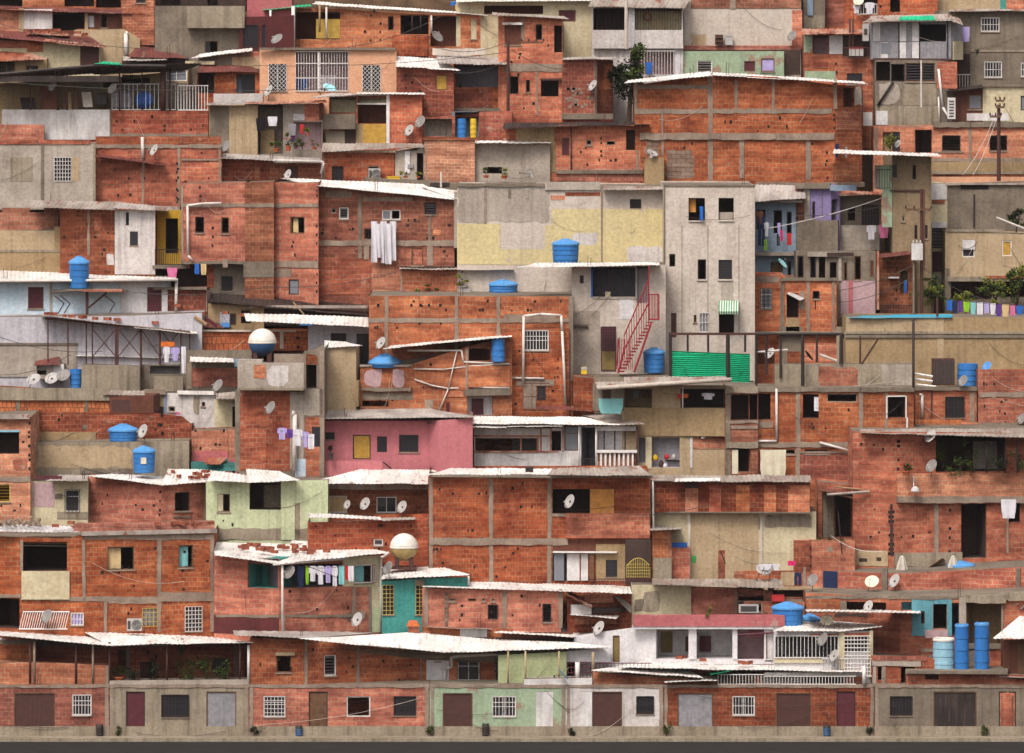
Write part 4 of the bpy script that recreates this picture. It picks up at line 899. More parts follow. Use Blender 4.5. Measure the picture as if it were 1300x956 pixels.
# pink house
h = House('plaster_house', 'bright pink plaster house with a carved yellow door under a grey tin roof', 607)
h.wall([(355, .3, 445), (880, .1, 445), (938, -.5, 448), (1103, -.4, 436)], 'pink',
       [(360, 507, 413, 543, 'gd'), (504, 520, 593, 642, 'dd', 'door_yellow'), (625, 528, 675, 607, 'gd'), (735, 520, 832, 606, 'gd')], bot=None, inset=.05)
h.rect(370, 645, 662, 722, 'pink', 'terrace_parapet', .9, .75); h.rect(355, 650, 372, 722, 'pink', 'terrace_parapet', .9, .0)
h.roof([(350, 440), (1118, 430), (870, 385), (370, 398)], 'zinc_grey', dyf=-.4, dyr=-.6).ledge(355, 443, 880, 450, 'maroon', .1, 'eave_board').roof([(1100, 455), (1300, 455), (1290, 430), (1100, 430)], 'zinc_white', dyf=.4, yb=2)
h.pipe([(660, 652), (705, 688)], 'iron', .03, .5)
# beige block
h = House('plaster_block', 'plain tall beige plaster block with a small white tin cap', 522, cat='building')
h.wall([(362, 0, 84), (520, 0, 78), (535, .5, 75)], 'beige', inset=.05).rect(515, 245, 548, 372, 'tan', 'buttress', .15)
h.roof([(362, 84), (552, 70), (470, 55), (362, 45)], 'zinc_white', dyf=-.2, yb=2.5)
# lilac behind
h = House('plaster_house', 'shadowed lilac house with dark barred windows under white roof sheets', 462)
T(1, 1)
h.wall([(280, .3, 800), (585, .3, 800)], 'lilac_pale', [(395, 840, 470, 885, 'gd+bd'), (525, 842, 582, 990, 'gd+bd')], depth=3.5, bot=None)
h.roof([(-30, 775), (582, 806), (582, 760), (-40, 738)], 'zinc_white', dyf=-.9, yb=2.4)
h = House('sheet_roof', 'long blackened tin roof sloping below the brick tower houses', 408, cat='roof')
h.wall([(0, .2, 705), (582, .2, 748)], 'dark_room', bot=800, depth=4, inset=.1)
h.roof([(-215, 680), (582, 752), (582, 668), (-200, 630)], 'roof_black', dyf=-.4, yb=3.6, sag=.05).ledge(-10, 700, 582, 712, 'zinc_old', .5, 'eave')
# brick house with tank lid
T(1, 2)
h = House('brick_house', 'jumbled brick house with painted parapet, looping white pipes and open doorway', 530)
h.wall([(540, .4, 180), (785, .2, 170), (1075, -.2, 80), (1285, .1, 30), (1300, .1, 28)], 'brick',
       [(550, 350, 682, 378, 'R', ('dark_room', 1)), (958, 330, 1205, 425, 'R', ('white_clean', .5)), (1085, 50, 1195, 150, 'R', ('brown_wall', 1.2))], inset=.1)
h.patch(560, 190, 650, 285, 'pink_pale').patch(700, 190, 765, 285, 'pink_pale').beam(550, 285, 800, 300, 'concrete', .2).beam(540, 168, 800, 178, 'concrete_light', .08).rect(555, 310, 820, 345, 'concrete', 'lower_wall', .02)
f = h.fac(1080); 
for x0, x1, y0 in ((985, 1042, 358), (1113, 1170, 343)):
    mb = MB(); f = h.fac(1080); f.box(mb, f.u(cx(x0)), f.u(cx(x1)), f.z(cx(1080), cy(424)), f.z(cx(1080), cy(y0)), -.49, -.42); h.part('door', mb, 'maroon')
h.rect(955, 300, 1060, 330, 'brick', 'stair_underside', .05); h.rect(1060, 290, 1285, 322, 'concrete', 'ledge', .25)
h.rect(1078, 175, 1285, 280, 'brick_bright', 'parapet', .12); h.cols([1075], 90, 290, 14).specks(800, 110, 1050, 380, 12).specks(620, 350, 780, 380, 3).rect(865, 345, 905, 390, 'mortar', 'patch', .02)
h.pipe([(780, 98), (1050, 98), (1060, 155), (1285, 165)], 'pvc', .04).pipe([(810, 190), (960, 192), (1100, 175), (1285, 165)], 'pvc', .028).pipe([(815, 242), (900, 272), (980, 287), (1150, 283), (1290, 285)], 'pvc', .035).pipe([(1028, 98), (985, 290), (938, 400)], 'pvc', .03, .12)
h.roof([(655, 88), (1300, 28), (1300, 14), (700, 70)], 'zinc_white', dyf=-.8, yb=2.4, dyr=.1)
# grid brick
h = House('brick_house', 'square brick block with grey column-and-beam grid below the garden terrace', 512)
T(1, 1)
h.wall([(585, .2, 652), (1600, 0, 655)], 'brick', inset=.05)
h.cols([672, 1022, 1232], 655, 1000, 22).beam(585, 764, 1600, 786, 'mortar').specks(600, 665, 1010, 760, 16).specks(1040, 665, 1590, 760, 20).specks(600, 790, 1010, 860, 10)
T(2, 1)
h.rect(0, 745, 260, 785, 'mortar', 'plaster_patch', .02); h.rect(322, 655, 345, 1080, 'concrete', 'corner_column', .04)
h = House('brick_house', 'brick house front with white-framed barred window and bent white pipes', 520); T(2, 2)
h.wall([(-10, .1, -5), (325, .1, -12)], 'brick', [(100, -28 + 25, 222, 98, 'gw+bw'), (165, 275, 208, 348, 'gd')], inset=.1)
h.rect(60, 245, 250, 275, 'mortar', 'patch', .03); h.rect(95, 265, 160, 390, 'mortar', 'plaster_patch', .02); h.rail(95, 262, 228, 398, 'iron_brown', -.25, .4, 'x')
h.specks(20, 110, 300, 240, 10).specks(20, 290, 320, 420, 8).teeth(268, 110, 240, 8).rect(300, 100, 322, 430, 'brick_dark', 'brick_panel', .02)
h.pipe([(95, 250), (98, -75), (185, -85), (285, -78), (290, 0), (308, 370)], 'pvc', .06, .25).pipe([(28, 425), (30, 235), (200, 238)], 'pvc', .05).pipe([(-80, 165), (30, 160)], 'iron_white', .03, .3)
# gray house with stairs
h = House('plaster_house', 'raw grey plaster house with an open upper gallery and red outside staircase', 478)
T(2, 1)
h.wall([(338, .2, 510), (660, .1, 500), (808, .0, 498)], 'grey_pale', [(378, 550, 398, 590, 'gd'), (440, 505, 660, 657, 'R', ('grey_room', 1.6)), (662, 505, 720, 690, 'R', ('white_clean', .8)), (350, 818, 382, 852, 'oc')], inset=.02, lid='concrete')
h.rect(440, 657, 660, 668, 'concrete_light', 'sill', .04); h.rect(575, 658, 645, 770, 'white_clean', 'plaster_patch', .015); h.rect(435, 505, 443, 660, 'cloth_blue', 'corner_trim', .04)
h.rect(515, 510, 525, 640, 'iron', 'post', -.1, -.16); h.rect(505, 632, 532, 658, 'cream', 'bucket', -.02, -.2)
h.ledge(345, 795, 420, 805, 'concrete', .15, 'lintel')
h.roof([(65, 510), (778, 497), (775, 484), (160, 488)], 'zinc_white', dyf=-.8, yb=2.2)
T(2, 2)
h.rect(340, -100, 480, 215, 'concrete_light', 'plaster_face', .02); h.patch(350, 90, 470, 200, 'concrete').rect(484, -20, 560, 200, 'maroon', 'door', .05, label='maroon metal door with a lattice top')
h.rail(484, -20, 560, 100, 'iron', -.15, .12, 'x').rect(490, 100, 555, 195, 'door_olive', 'lower_panel', .06)
h.rect(338, 215, 840, 236, 'concrete', 'base_slab', 1.2, .0)
# staircase as its own part set on this house
Y = h.Y0 - .9; mb = MB(); bal = MB()
T(2, 1)
def Q(x, y, dy=0): return W(cx(x), cy(y), Y + dy)
for dy in (0, -.7):
    mb.rod(Q(605, 870 + 40, dy), Q(722, 690, dy), .035, 5); mb.rod(Q(600, 850, dy), Q(722, 575, dy), .03, 5); mb.rod(Q(570, 1040, dy), Q(605, 905, dy), .05, 5)
    mb.rod(Q(650, 1035, dy), Q(735, 790, dy), .05, 5); mb.rod(Q(725, 770, dy), Q(775, 770, dy), .04, 5); mb.rod(Q(727, 645, dy), Q(775, 645, dy), .03, 5)
    for i in range(11):
        t = i / 10; a = Q(600 + 122 * t, 850 - 275 * t, dy); b = Q(605 + 117 * t, 910 - 220 * t, dy); mb.rod(a, b + Vector((0, 0, -1.0)) , .016, 4)
    for i in range(7): x = 727 + 8 * i; mb.rod(Q(x, 645, dy), Q(x, 770, dy), .016, 4)
for x in (723, 773): mb.rod(Q(x, 500 if x < 730 else 645), Q(x, 775), .03, 5)
for i in range(16):
    t = i / 15; p = Q(585 + 145 * t, 1030 - 245 * t); mb.bx(p.x - .13, p.x + .13, Y - .72, Y + .05, p.z, p.z + .03)
mb.rod(Q(560, 1020, -.7), Q(575, 860, -.7), .03, 5)
for i in range(9):
    x = 568 + 9 * i; mb.rod(Q(x, 868, -.7), Q(x, 1025, -.7), .014, 4)
h.part('staircase', mb, 'iron_red', label='steep red steel staircase with barred railings')
# tall grey tower with six windows
h = House('plaster_house', 'tall pale grey building with empty square windows and a small green awning', 452)
h.wall([(800, .1, 102), (1254, 0, 104)], 'grey_pale',
       [(922, 163, 1004, 276, 'R', ('dark_room', 1.6)), (1072, 163, 1148, 274, 'R', ('dark_room', 1.6)), (826, 443, 856, 506, 'od'), (968, 470, 1010, 570, 'od'), (1072, 472, 1140, 569, 'gd'), (834, 738, 862, 860, 's', 'iron_brown'), (975, 737, 1025, 835, 'dw+bw', 'grey_panel'), (1074, 738, 1150, 850, 'R', ('dark_room', 1)), (948, 748, 962, 785, 'o')], inset=.05, lid='concrete')
h.ledge(795, 97, 1256, 105, 'concrete', .05, 'eave_board').rect(925, 168, 958, 235, 'orange_panel', 'inner_door', -.3, -.36)
for a in ((1072, 569, 1142, 577), (966, 570, 1014, 577), (922, 276, 1004, 282), (1072, 274, 1150, 280)): h.rect(*a, 'grey_pale', 'sill', .07)
h.rect(1075, 235, 1146, 274, 'concrete_light', 'low_wall', -.2, -.3)
for x in (886, 1015, 1170): h.rect(x, 300, x + 8, 840, 'concrete_light', 'plaster_seam', .004)
h.patch(1080, 570, 1150, 720, 'concrete_light').rect(798, 110, 806, 850, 'concrete', 'edge_strip', .03)
f = h.fac(1110); a, b = f.u(cx(1074)), f.u(cx(1172)); z1, z0 = f.z(cx(1110), cy(676)), f.z(cx(1110), cy(738))
for m_, ii in (('awning_green', 0), ('awning_white', 1)):
    mb = MB(); nst = 16
    for i in range(ii, nst, 2):
        u0, u1 = a + (b - a) * i / nst, a + (b - a) * (i + 1) / nst; pr = [(z1, .02), (z1 - .1, .35), (z1 - .3, .75), (z0 + .12, .95), (z0, .95)]
        for (za, na), (zb, nb) in zip(pr, pr[1:]): mb.add([f.p(u0, za, na), f.p(u1, za, na), f.p(u1, zb, nb), f.p(u0, zb, nb), f.p(u0, za - .01, na), f.p(u1, za - .01, na), f.p(u1, zb - .01, nb), f.p(u0, zb - .01, nb)], [(0, 1, 2, 3), (4, 7, 6, 5)])
    h.part('awning', mb, m_)
# cream-yellow building
h = House('plaster_house', 'long flat wall half raw grey and half pale yellow beside the grey tower', 392)
T(2, 1)
h.wall([(-235, .1, 165 - 60), (200, .1, 95), (480, .1, 118), (800, .1, 112)], 'grey_pale', [(630, 170, 684, 213, 'gd+xd')], inset=.05, lid='concrete')
h.patch(-235, 110, 235, 290, 'concrete_light').rect(-235, 292, -20, 495, 'yellow_pale', 'paint_field', .015); h.rect(-20, 420, 250, 497, 'yellow_pale', 'paint_field', .014); h.rect(205, 300, 250, 425, 'yellow_pale', 'paint_field', .016)
h.rect(240, 218, 798, 495, 'yellow_pale', 'paint_field', .018); h.patch(610, 400, 795, 495, 'white_wash', .022).patch(330, 335, 470, 400, 'white_wash', .022)
h.beam(-235, 90, 200, 106, 'concrete', .1).rect(205, 82, 480, 122, 'concrete_light', 'parapet', .12); h.rect(232, 150, 305, 172, 'brick_bright', 'brick_patch', .02); h.rect(305, 135, 480, 152, 'brick_worn', 'brick_patch', .02)
h.rect(484, 110, 494, 495, 'mortar', 'seam', .022); h.rect(20, 120, 36, 165, 'concrete', 'gap', .02); h.rect(-100, 100, -88, 290, 'mortar', 'pilaster', .04); h.rect(105, 112, 122, 165, 'concrete_light', 'pilaster', .04)
h.roof([(490, 120), (800, 116), (790, 106), (500, 100)], 'zinc_old', dyf=-.4, yb=1.5)
# brick strip behind the planters (tile1 row1)
h = House('brick_house', 'low brick terrace room with potted plants on its ledge above the brick grid block', 388)
T(1, 1)
h.wall([(742, 0, 522), (1300, 0, 520), (1605, 0, 515)], 'brick', bot=None, inset=.1)
h.cols([748], 525, 650, 12).cols([1050], 525, 575, 14).roof([(735, 518), (1310, 522), (1300, 508), (740, 511)], 'zinc_grey', dyf=-.4, yb=1.4)
T(2, 1)
h = House('plaster_shed', 'small mottled beige shed behind the blue tank lid on the brick terrace', 377, cat='shed')
h.wall([(-30, -.2, 540), (248, -.2, 565)], 'cream', [(212, 562, 230, 592, 'o'), (165, 560, 180, 585, 'o')], bot=655, depth=1.2, inset=.02).specks(50, 590, 200, 640, 10)
h.roof([(-30, 545), (248, 560), (240, 548), (-30, 525)], 'rust_roof', dyf=-.4, yb=1.6)
# brick facade dark with sloping white roof
h = House('brick_house', 'dark brick house with a long sloping white roof and a sheet hung from its window', 375)
T(1, 1)
h.wall([(332, .3, 100), (560, .2, 128), (1012, 0, 172)], 'brick_dark', [(435, 210, 482, 268, 'lw'), (650, 224, 694, 272, 'gwG'), (694, 222, 742, 272, 'ow'), (862, 185, 921, 245, 'ld'), (797, 410, 855, 500, 's', 'brick_worn'), (655, 490, 697, 530, 'gd'), (560, 315, 600, 370, 'o+kd'), (395, 215, 420, 238, 'o')], inset=.1)
h.cols([540], 145, 465, 22, 'concrete').cols([890], 250, 390, 16, 'concrete').beam(335, 375, 1012, 402, 'mortar').rect(560, 402, 585, 470, 'mortar', 'column', .03); h.rect(875, 400, 905, 500, 'mortar', 'column', .03)
h.patch(360, 125, 500, 165, 'mortar').rect(330, 460, 600, 645, 'brick_worn', 'brick_panel', .015)
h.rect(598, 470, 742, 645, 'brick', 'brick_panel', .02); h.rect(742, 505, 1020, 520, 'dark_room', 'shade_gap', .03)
h.specks(350, 280, 530, 370, 10).specks(620, 290, 990, 370, 18).specks(920, 405, 1005, 490, 8).patch(905, 320, 945, 350, 'brick_bright').rect(560, 160, 800, 180, 'mortar', 'patch', .015)
h.roof([(328, 100), (1015, 170), (860, 96), (142, 62)], 'zinc_white', dyf=-.4, yb=5.5).roof([(1012, 164), (1120, 160), (1118, 140), (840, 100)], 'zinc_white', dyf=-.2, yb=4)
h.rect(1012, 130, 1040, 412, 'concrete_light', 'corner_column', .15); h.rect(1040, 165, 1120, 290, 'brick_worn', 'side_wall', -.3, -.5)
# tower
h = House('brick_house', 'slim three-storey brick tower with one window per floor on its left face', 380)
h.wall([(103, .6, 86), (332, 0, 84)], 'brick', [(190, 257, 262, 341, 'on'), (183, 570, 233, 646, 'gdG')], bot=None, inset=.1)
h.beam(105, 190, 332, 210, 'mortar').beam(105, 478, 332, 512, 'mortar').teeth(112, 215, 640, 9).teeth(324, 90, 640, 8).specks(130, 350, 320, 470, 7).patch(110, 515, 200, 560, 'mortar')
h = House('brick_house', 'recessed brick house front with a grey cement band left of the slim tower', 385)
T(0, 1)
h.wall([(1225, .4, 86), (1370, .4, 80)], 'brick_dark', bot=None, inset=.1).beam(1225, 192, 1370, 208, 'mortar').rect(1218, 480, 1370, 560, 'concrete', 'plaster_band', .03)
h = House('brick_house', 'brick house over a dim grey ground floor with two windows and bent white pipe', 370)
h.wall([(905, .1, 88), (1225, 0, 85)], 'brick', [(976, 257, 1021, 337, 'od'), (1106, 260, 1146, 341, 'on')], bot=488, inset=.1)
h.beam(905, 190, 1225, 208, 'mortar').beam(905, 478, 1218, 492, 'concrete', .1).teeth(1063, 255, 410, 9).teeth(890, 10, 180, 9).teeth(1000, 100, 185, 8).cols([912], 100, 480, 10)
h.pipe([(1110, 188), (1020, 190), (940, 200), (943, 450), (965, 475)], 'pvc', .055, .2).rect(1115, 470, 1140, 510, 'mortar', 'stub', .12)
h = House('plaster_house', 'dim grey ground-floor room with a small barred window under the overhanging brick', 372)
h.wall([(1035, .5, 492), (1225, .5, 492), (1370, .5, 560)], 'concrete', [(1108, 555, 1162, 626, 'gd+bd')], depth=2).rect(1222, 560, 1370, 625, 'brick_worn', 'brick_panel', .02); h.rect(1035, 500, 1070, 612, 'brick_worn', 'brick_panel', .02)
# white streaked plaster + yellow balcony
h = House('plaster_house', 'streaky white plaster front joined to brick, with a mustard yellow balcony', 352)
h.wall([(300, .3, 218), (445, .2, 216), (572, .1, 222), (778, 0, 228)], 'brick_dark', [(650, 330, 690, 400, 'gd')], inset=.1)
h.rect(574, 226, 776, 545, 'white_wash', 'plaster_face', .02); f = h.fac(690)
h.rect(650, 330, 690, 400, 'glass', 'window', .03); h.rect(630, 235, 645, 300, 'black', 'stain_pipe', .03)
h.cols([443], 220, 450, 12).teeth(572, 230, 480, 6).patch(465, 260, 510, 325, 'brick_worn').patch(530, 440, 572, 500, 'white_wash').specks(310, 230, 430, 450, 6).specks(455, 340, 560, 500, 9)
h.roof([(132, 208), (575, 222), (600, 182), (160, 175)], 'zinc_old', yb=3).roof([(560, 214), (850, 226), (830, 205), (590, 185)], 'zinc_grey', yb=2.6).ledge(780, 205, 905, 222, 'zinc_old', .35, 'eave')
h = House('balcony_room', 'mustard yellow balcony recess with dark doorway and leaning clutter on iron rails', 357, cat='balcony')
h.wall([(785, .7, 228), (905, .7, 225)], 'ochre', [(828, 265, 890, 440, 'R', ('dark_room', 1.5))], bot=495, inset=.05, depth=2)
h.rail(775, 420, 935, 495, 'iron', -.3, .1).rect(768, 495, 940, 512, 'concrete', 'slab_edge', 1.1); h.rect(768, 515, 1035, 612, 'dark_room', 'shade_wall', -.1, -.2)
h = House('brick_wall', 'plain brick boundary wall right of the white house with maroon door', 404, cat='wall')
h.wall([(838, .2, 618), (1032, .2, 612), (1040, .3, 612)], 'brick_dark', depth=2.0, inset=.1).rect(1030, 625, 1044, 775, 'mortar', 'column', .06)
h.rect(768, 608, 1035, 620, 'concrete', 'ledge', .4)
# brick far left with beige wall
h = House('brick_wall', 'old brick wall rising behind the two-tone beige wall at the left edge', 341, cat='wall')
h.wall([(-60, 1, 212), (290, 1, 212)], 'brick_worn', depth=2.5, inset=.1, rag=1)
h = House('plaster_wall', 'two-tone beige plaster wall with a stepped right end at the left edge', 343, cat='wall')
h.wall([(-60, .2, 328), (272, .2, 326), (274, .2, 306), (318, .2, 306)], 'tan', depth=2.0, inset=.1).rect(-60, 422, 318, 434, 'concrete_stained', 'stain_ledge', .03); h.rect(-60, 326, 272, 422, 'beige', 'plaster_face', .012)
# blue-white house
h = House('plaster_house', 'long light-blue and white cottage with maroon shutter and door under a white roof', 402)
h.wall([(-60, .1, 574), (252, .1, 572), (598, .1, 565), (838, .1, 570)], 'sky_blue', [(140, 608, 218, 716, 's', 'maroon'), (736, 608, 809, 748, 's', 'maroon')], inset=.05, depth=4)
h.rect(255, 568, 596, 752, 'sky_blue', 'plaster_face', .02); h.rect(598, 570, 735, 750, 'white_clean', 'plaster_face', .015); h.rect(809, 570, 838, 742, 'white_clean', 'plaster_face', .015)
h.rect(248, 575, 262, 752, 'concrete_light', 'pilaster', .05); h.patch(262, 580, 340, 700, 'concrete_light').rect(255, 622, 640, 630, 'concrete', 'shelf', .5)
h.rect(736, 570, 809, 608, 'white_clean', 'plaster_face', .015)
h.roof([(-60, 574), (890, 568), (872, 552), (-60, 512)], 'zinc_white', dyf=-.5, yb=4.6, gutter='pvc').pipe([(838, 566), (885, 572), (882, 738)], 'pvc', .07, .45)
for x in (290, 320, 545): h.pipe([(x, 740), (x + 30, 690), (x - 20, 650)], 'iron_brown', .02, .03)
# long whitish wall
h = House('plaster_wall', 'long pale lilac rendered wall below the blue and white cottage', 462, cat='wall')
h.wall([(-60, .4, 760), (590, .3, 755), (840, .3, 745), (1010, .3, 738)], 'lilac_pale', depth=2.6, inset=.05, bot=None)
T(0, 2)
h.rect(-60, 66, 385, 230, 'concrete_light', 'lower_wall', .06); h.rect(-60, 60, 390, 70, 'concrete', 'ledge', .12)
h = House('plaster_shed', 'little shed with crooked brown roof and white board below the pale lilac wall', 474, cat='shed')
h.wall([(182, 0, 172), (320, 0, 168)], 'concrete_light', [(185, 175, 232, 220, 'R', ('dark_room', .8))], depth=1.4, bot=240).rect(268, 168, 320, 215, 'white_metal', 'board', .05)
h.roof([(168, 172), (300, 168), (300, 120), (180, 145)], 'rust_roof', yb=1.8)
# yellow stained hut
h = House('plaster_hut', 'stained ochre hut tucked under the blackened tin roof beside leaning boards', 413, cat='hut'); T(0, 1)
h.wall([(1040, .2, 690), (1320, .2, 705)], 'tan', [(1205, 720, 1255, 790, 'R', ('dark_room', 1)), (1148, 740, 1182, 800, 's', 'iron')], depth=2).rect(1100, 735, 1148, 800, 'lilac_pale', 'board', .05); h.rect(1105, 785, 1150, 808, 'dish_blue', 'basin', .35, .1)
h.roof([(990, 806), (1120, 810), (1100, 790), (1010, 768)], 'rust_roof', dyf=-.8, yb=1)
# ================================================================ left, row 2
T(0, 2)
h = House('brick_wall', 'bright clay-block wall under a white pipe beside the round white and navy tank', 447, cat='wall')
h.wall([(930, .2, 2), (1258, .1, -5), (1400, .1, -5), (1632, 0, 2)], 'brick_tall', bot=100, depth=2.5, inset=.1, rag=.3)
h.rect(925, -5, 1480, 4, 'grey_pale', 'pipe_rail', .1); h.rect(1400, 0, 1418, 90, 'grey_pale', 'plaster_strip', .03); h.teeth(1490, 10, 90, 16)
h = House('brick_house', 'weathered brick and cement house front below a white roof strip', 492)
h.wall([(928, .5, 98), (1258, .4, 96)], 'concrete', depth=2.8, inset=.1).rect(962, 186, 1235, 280, 'brick_worn', 'brick_patch', .02); h.rect(936, 160, 960, 290, 'mortar', 'column', .05); h.patch(1060, 225, 1240, 290, 'concrete')
h.roof([(948, 152), (1170, 158), (1165, 130), (952, 124)], 'zinc_white', dyf=-.5, yb=1.6).rect(1172, 140, 1245, 180, 'blue_grey', 'sheet', .15)
h = House('concrete_box', 'plain weathered concrete box behind the three white dishes', 492, cat='building')
h.wall([(408, 0, 172), (640, 0, 172), (698, .1, 182)], 'concrete_stained', depth=3, inset=.02, lid='concrete')
h.roof([(380, 122), (900, 135), (900, 112), (380, 104)], 'zinc_white', dyf=1.9, yb=2.2)
h = House('concrete_shed', 'low shadowed concrete shed with clutter behind the steel trestle canopy', 490, cat='shed')
h.wall([(698, .8, 168), (928, .8, 168)], 'concrete', [(750, 175, 900, 215, 'R', ('dark_room', 1))], depth=2.5, inset=.05).rect(772, 225, 918, 300, 'concrete_stained', 'parapet', .5, .3)
h = House('brick_house', 'broad brick house with orange and dark brick courses under a black-stained slab', 560)
h.wall([(-60, .4, 290), (88, .4, 292), (438, .3, 296), (548, .3, 330)], 'brick_tall', inset=.05, bot=420, depth=3.4, lid='concrete')
h.rect(-60, 286, 548, 347, 'concrete_stained', 'slab_edge', .12); h.cols([88, 432], 345, 500, 22, 'concrete')
h.wall([(-60, .2, 408), (548, .2, 408), (770, .1, 410), (912, .1, 428), (958, .1, 468)], 'brick_dark', inset=.05, depth=3.4, rag=.0)
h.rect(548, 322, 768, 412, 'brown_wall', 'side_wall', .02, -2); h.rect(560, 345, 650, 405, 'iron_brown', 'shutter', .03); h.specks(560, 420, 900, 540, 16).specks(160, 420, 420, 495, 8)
h.rect(150, 505, 480, 560, 'tan', 'plaster_base', .06); h.patch(410, 470, 440, 495, 'concrete')
h.roof([(515, 318), (725, 318), (720, 298), (520, 300)], 'zinc_old', dyf=.3, yb=1.5)
h = House('plaster_house', 'small whitewashed cube with black mould streaks beside the curved brick wall', 548)
h.wall([(740, .9, 318), (835, .9, 312), (1075, .6, 316)], 'white_wash', [(842, 378, 876, 405, 'oc'), (1008, 356, 1026, 378, 'o')], depth=3.0, inset=.05)
h.rect(742, 320, 820, 378, 'beige', 'plaster_face', .015); h.rect(765, 378, 818, 418, 'dark_room', 'gap', .016); h.rect(820, 305, 834, 500, 'blue_grey', 'corner_strip', .04); h.patch(965, 325, 1000, 420, 'concrete_stained').patch(850, 405, 905, 420, 'cloth_pink')
h.ledge(892, 300, 1075, 318, 'zinc_white', .2, 'roof_edge').rect(720, 292, 830, 318, 'mortar', 'ledge', .2)
h = House('plaster_house', 'narrow cream room with cluttered dark doorway between white cube and patched balcony', 546)
h.wall([(1072, .5, 342), (1158, .4, 342), (1320, .4, 350)], 'cream', [(1162, 380, 1255, 490, 'R', ('dark_room', 1))], depth=2.5, inset=.05)
h.rect(1158, 362, 1280, 376, 'white_metal', 'awning_edge', .4, .1); h.rect(1204, 385, 1212, 490, 'iron_white', 'door_post', .02); h.roof([(1078, 342), (1265, 335), (1250, 300), (1080, 310)], 'zinc_old', yb=2.2, sag=.08)
h = House('brick_wall', 'pinkish patchy brick wall of two panels above the small teal roof', 592, cat='wall')
h.wall([(958, .4, 500), (1142, .3, 498), (1144, .1, 492), (1345, .1, 490)], 'brick_rose', depth=2.5, inset=.05, bot=None).rect(1144, 640, 1340, 690, 'pink_worn', 'paint_band', .02); h.specks(1150, 500, 1330, 635, 24).specks(965, 510, 1135, 600, 10)
h.rect(965, 600, 1140, 660, 'pink_worn', 'paint_band', .02)
h = House('tin_shed', 'small teal tin lean-to with brown gable beside rusting roof debris', 606, cat='shed')
h.wall([(955, .2, 655), (1060, .1, 655), (1270, .2, 690)], 'teal_sheet', depth=1.8, bot=740, inset=.02)
h.roof([(1060, 698), (1272, 698), (1180, 640), (1135, 640)], 'teal_sheet', dyf=-.3, yb=1.6).roof([(1020, 666), (1098, 668), (1135, 634), (1040, 634)], 'rust_bright', dyf=-.5, yb=1.4)
h = House('concrete_wall', 'long lichen-stained concrete wall behind the two blue tanks at left', 600, cat='wall')
h.wall([(148, .2, 560), (945, 0, 552)], 'concrete_stained', depth=2.2, inset=.05, lid='concrete').patch(180, 570, 660, 690, 'beige', .01)
h.rect(400, 690, 700, 715, 'concrete', 'base', .05)
h = House('brick_house', 'brick block at the left edge with a barred window and a yellow louvre', 668)
h.wall([(-70, 0, 440), (152, 0, 432)], 'brick_bright', [(-40, 505, 96, 616, 'R+bd', ('dark_room', 1.2)), (-40, 768, 52, 856, 'ly', 'door_yellow')], inset=.05)
h.beam(-70, 728, 152, 755, 'mortar').rect(-70, 418, 148, 440, 'zinc_old', 'eave', .25); h.teeth(146, 440, 700, 10).specks(100, 460, 145, 700, 5).specks(-20, 860, 140, 930, 8).patch(60, 640, 140, 700, 'brick_worn')
h.rect(-45, 496, 98, 506, 'tank_pale', 'lintel', .06)
h = House('plaster_house', 'pale plaster cottage with dark barred window left of the brick house with blue tank', 667)
h.wall([(152, .2, 752), (440, .1, 745)], 'cream', [(325, 795, 398, 905, 'gw+bd')], inset=.05).rect(165, 760, 272, 880, 'pink_pale', 'plaster_face', .015); h.rect(275, 815, 312, 840, 'concrete', 'vent', .03)
h.roof([(228, 750), (440, 748), (438, 722), (300, 720)], 'zinc_grey', yb=1.8, dyf=-.5).rect(180, 725, 310, 742, 'maroon', 'board', .1); h.rect(285, 905, 440, 940, 'concrete_stained', 'plaster_base', .03)
h = House('brick_house', 'two-sided brick house with rubble on its white roof and a water tank above', 668)
h.wall([(437, .7, 730), (805, 0, 768), (1030, .5, 755)], 'brick', [(875, 808, 951, 905, 'R', ('dark_room', 1.4))], inset=.1)
h.roof([(434, 722), (805, 768), (1010, 742), (560, 712)], 'zinc_white', dyf=-.35, dyl=.7, yb=3).roof([(803, 768), (1255, 746), (1140, 700), (840, 690)], 'zinc_white', dyf=-.35, yb=3.4, dyr=.4)
h.teeth(800, 780, 930, 9).cols([1022], 765, 960, 8).beam(865, 928, 955, 936, 'concrete').rect(870, 900, 955, 908, 'mortar', 'sill', .08); h.specks(450, 760, 790, 920, 10)
h = House('plaster_house', 'pale mint green house with mouldy base and rusty-edged white roof', 690)
h.wall([(1030, .3, 755), (1245, .2, 752), (1640, .1, 748)], 'mint', [(1088, 815, 1150, 905, 'on'), (1242, 755, 1405, 895, 'R', ('dark_room', 1.5))], inset=.05)
h.patch(1040, 985, 1640, 1050, 'concrete_stained').rect(1405, 755, 1475, 1045, 'mint', 'pilaster', .05); h.rect(1090, 818, 1115, 902, 'cream', 'shutter', -.02, -.06); h.specks(1050, 920, 1230, 1000, 3)
h.part('climbing_stain', (lambda m: (h.fac(1480).box(m, h.fac(1480).u(cx(1476)), h.fac(1480).u(cx(1500)), h.fac(1480).z(cx(1480), cy(1045)), h.fac(1480).z(cx(1480), cy(860)), 0, .012), m)[1])(MB()), 'concrete_stained')
h.roof([(1040, 745), (1250, 760), (1240, 720), (1060, 700)], 'zinc_white', yb=2.2).roof([(1240, 760), (1500, 742), (1400, 700), (1230, 690)], 'zinc_white', yb=3, dyf=-.5).rect(1310, 765, 1400, 890, 'concrete', 'inner_wall', -.9, -1.0)
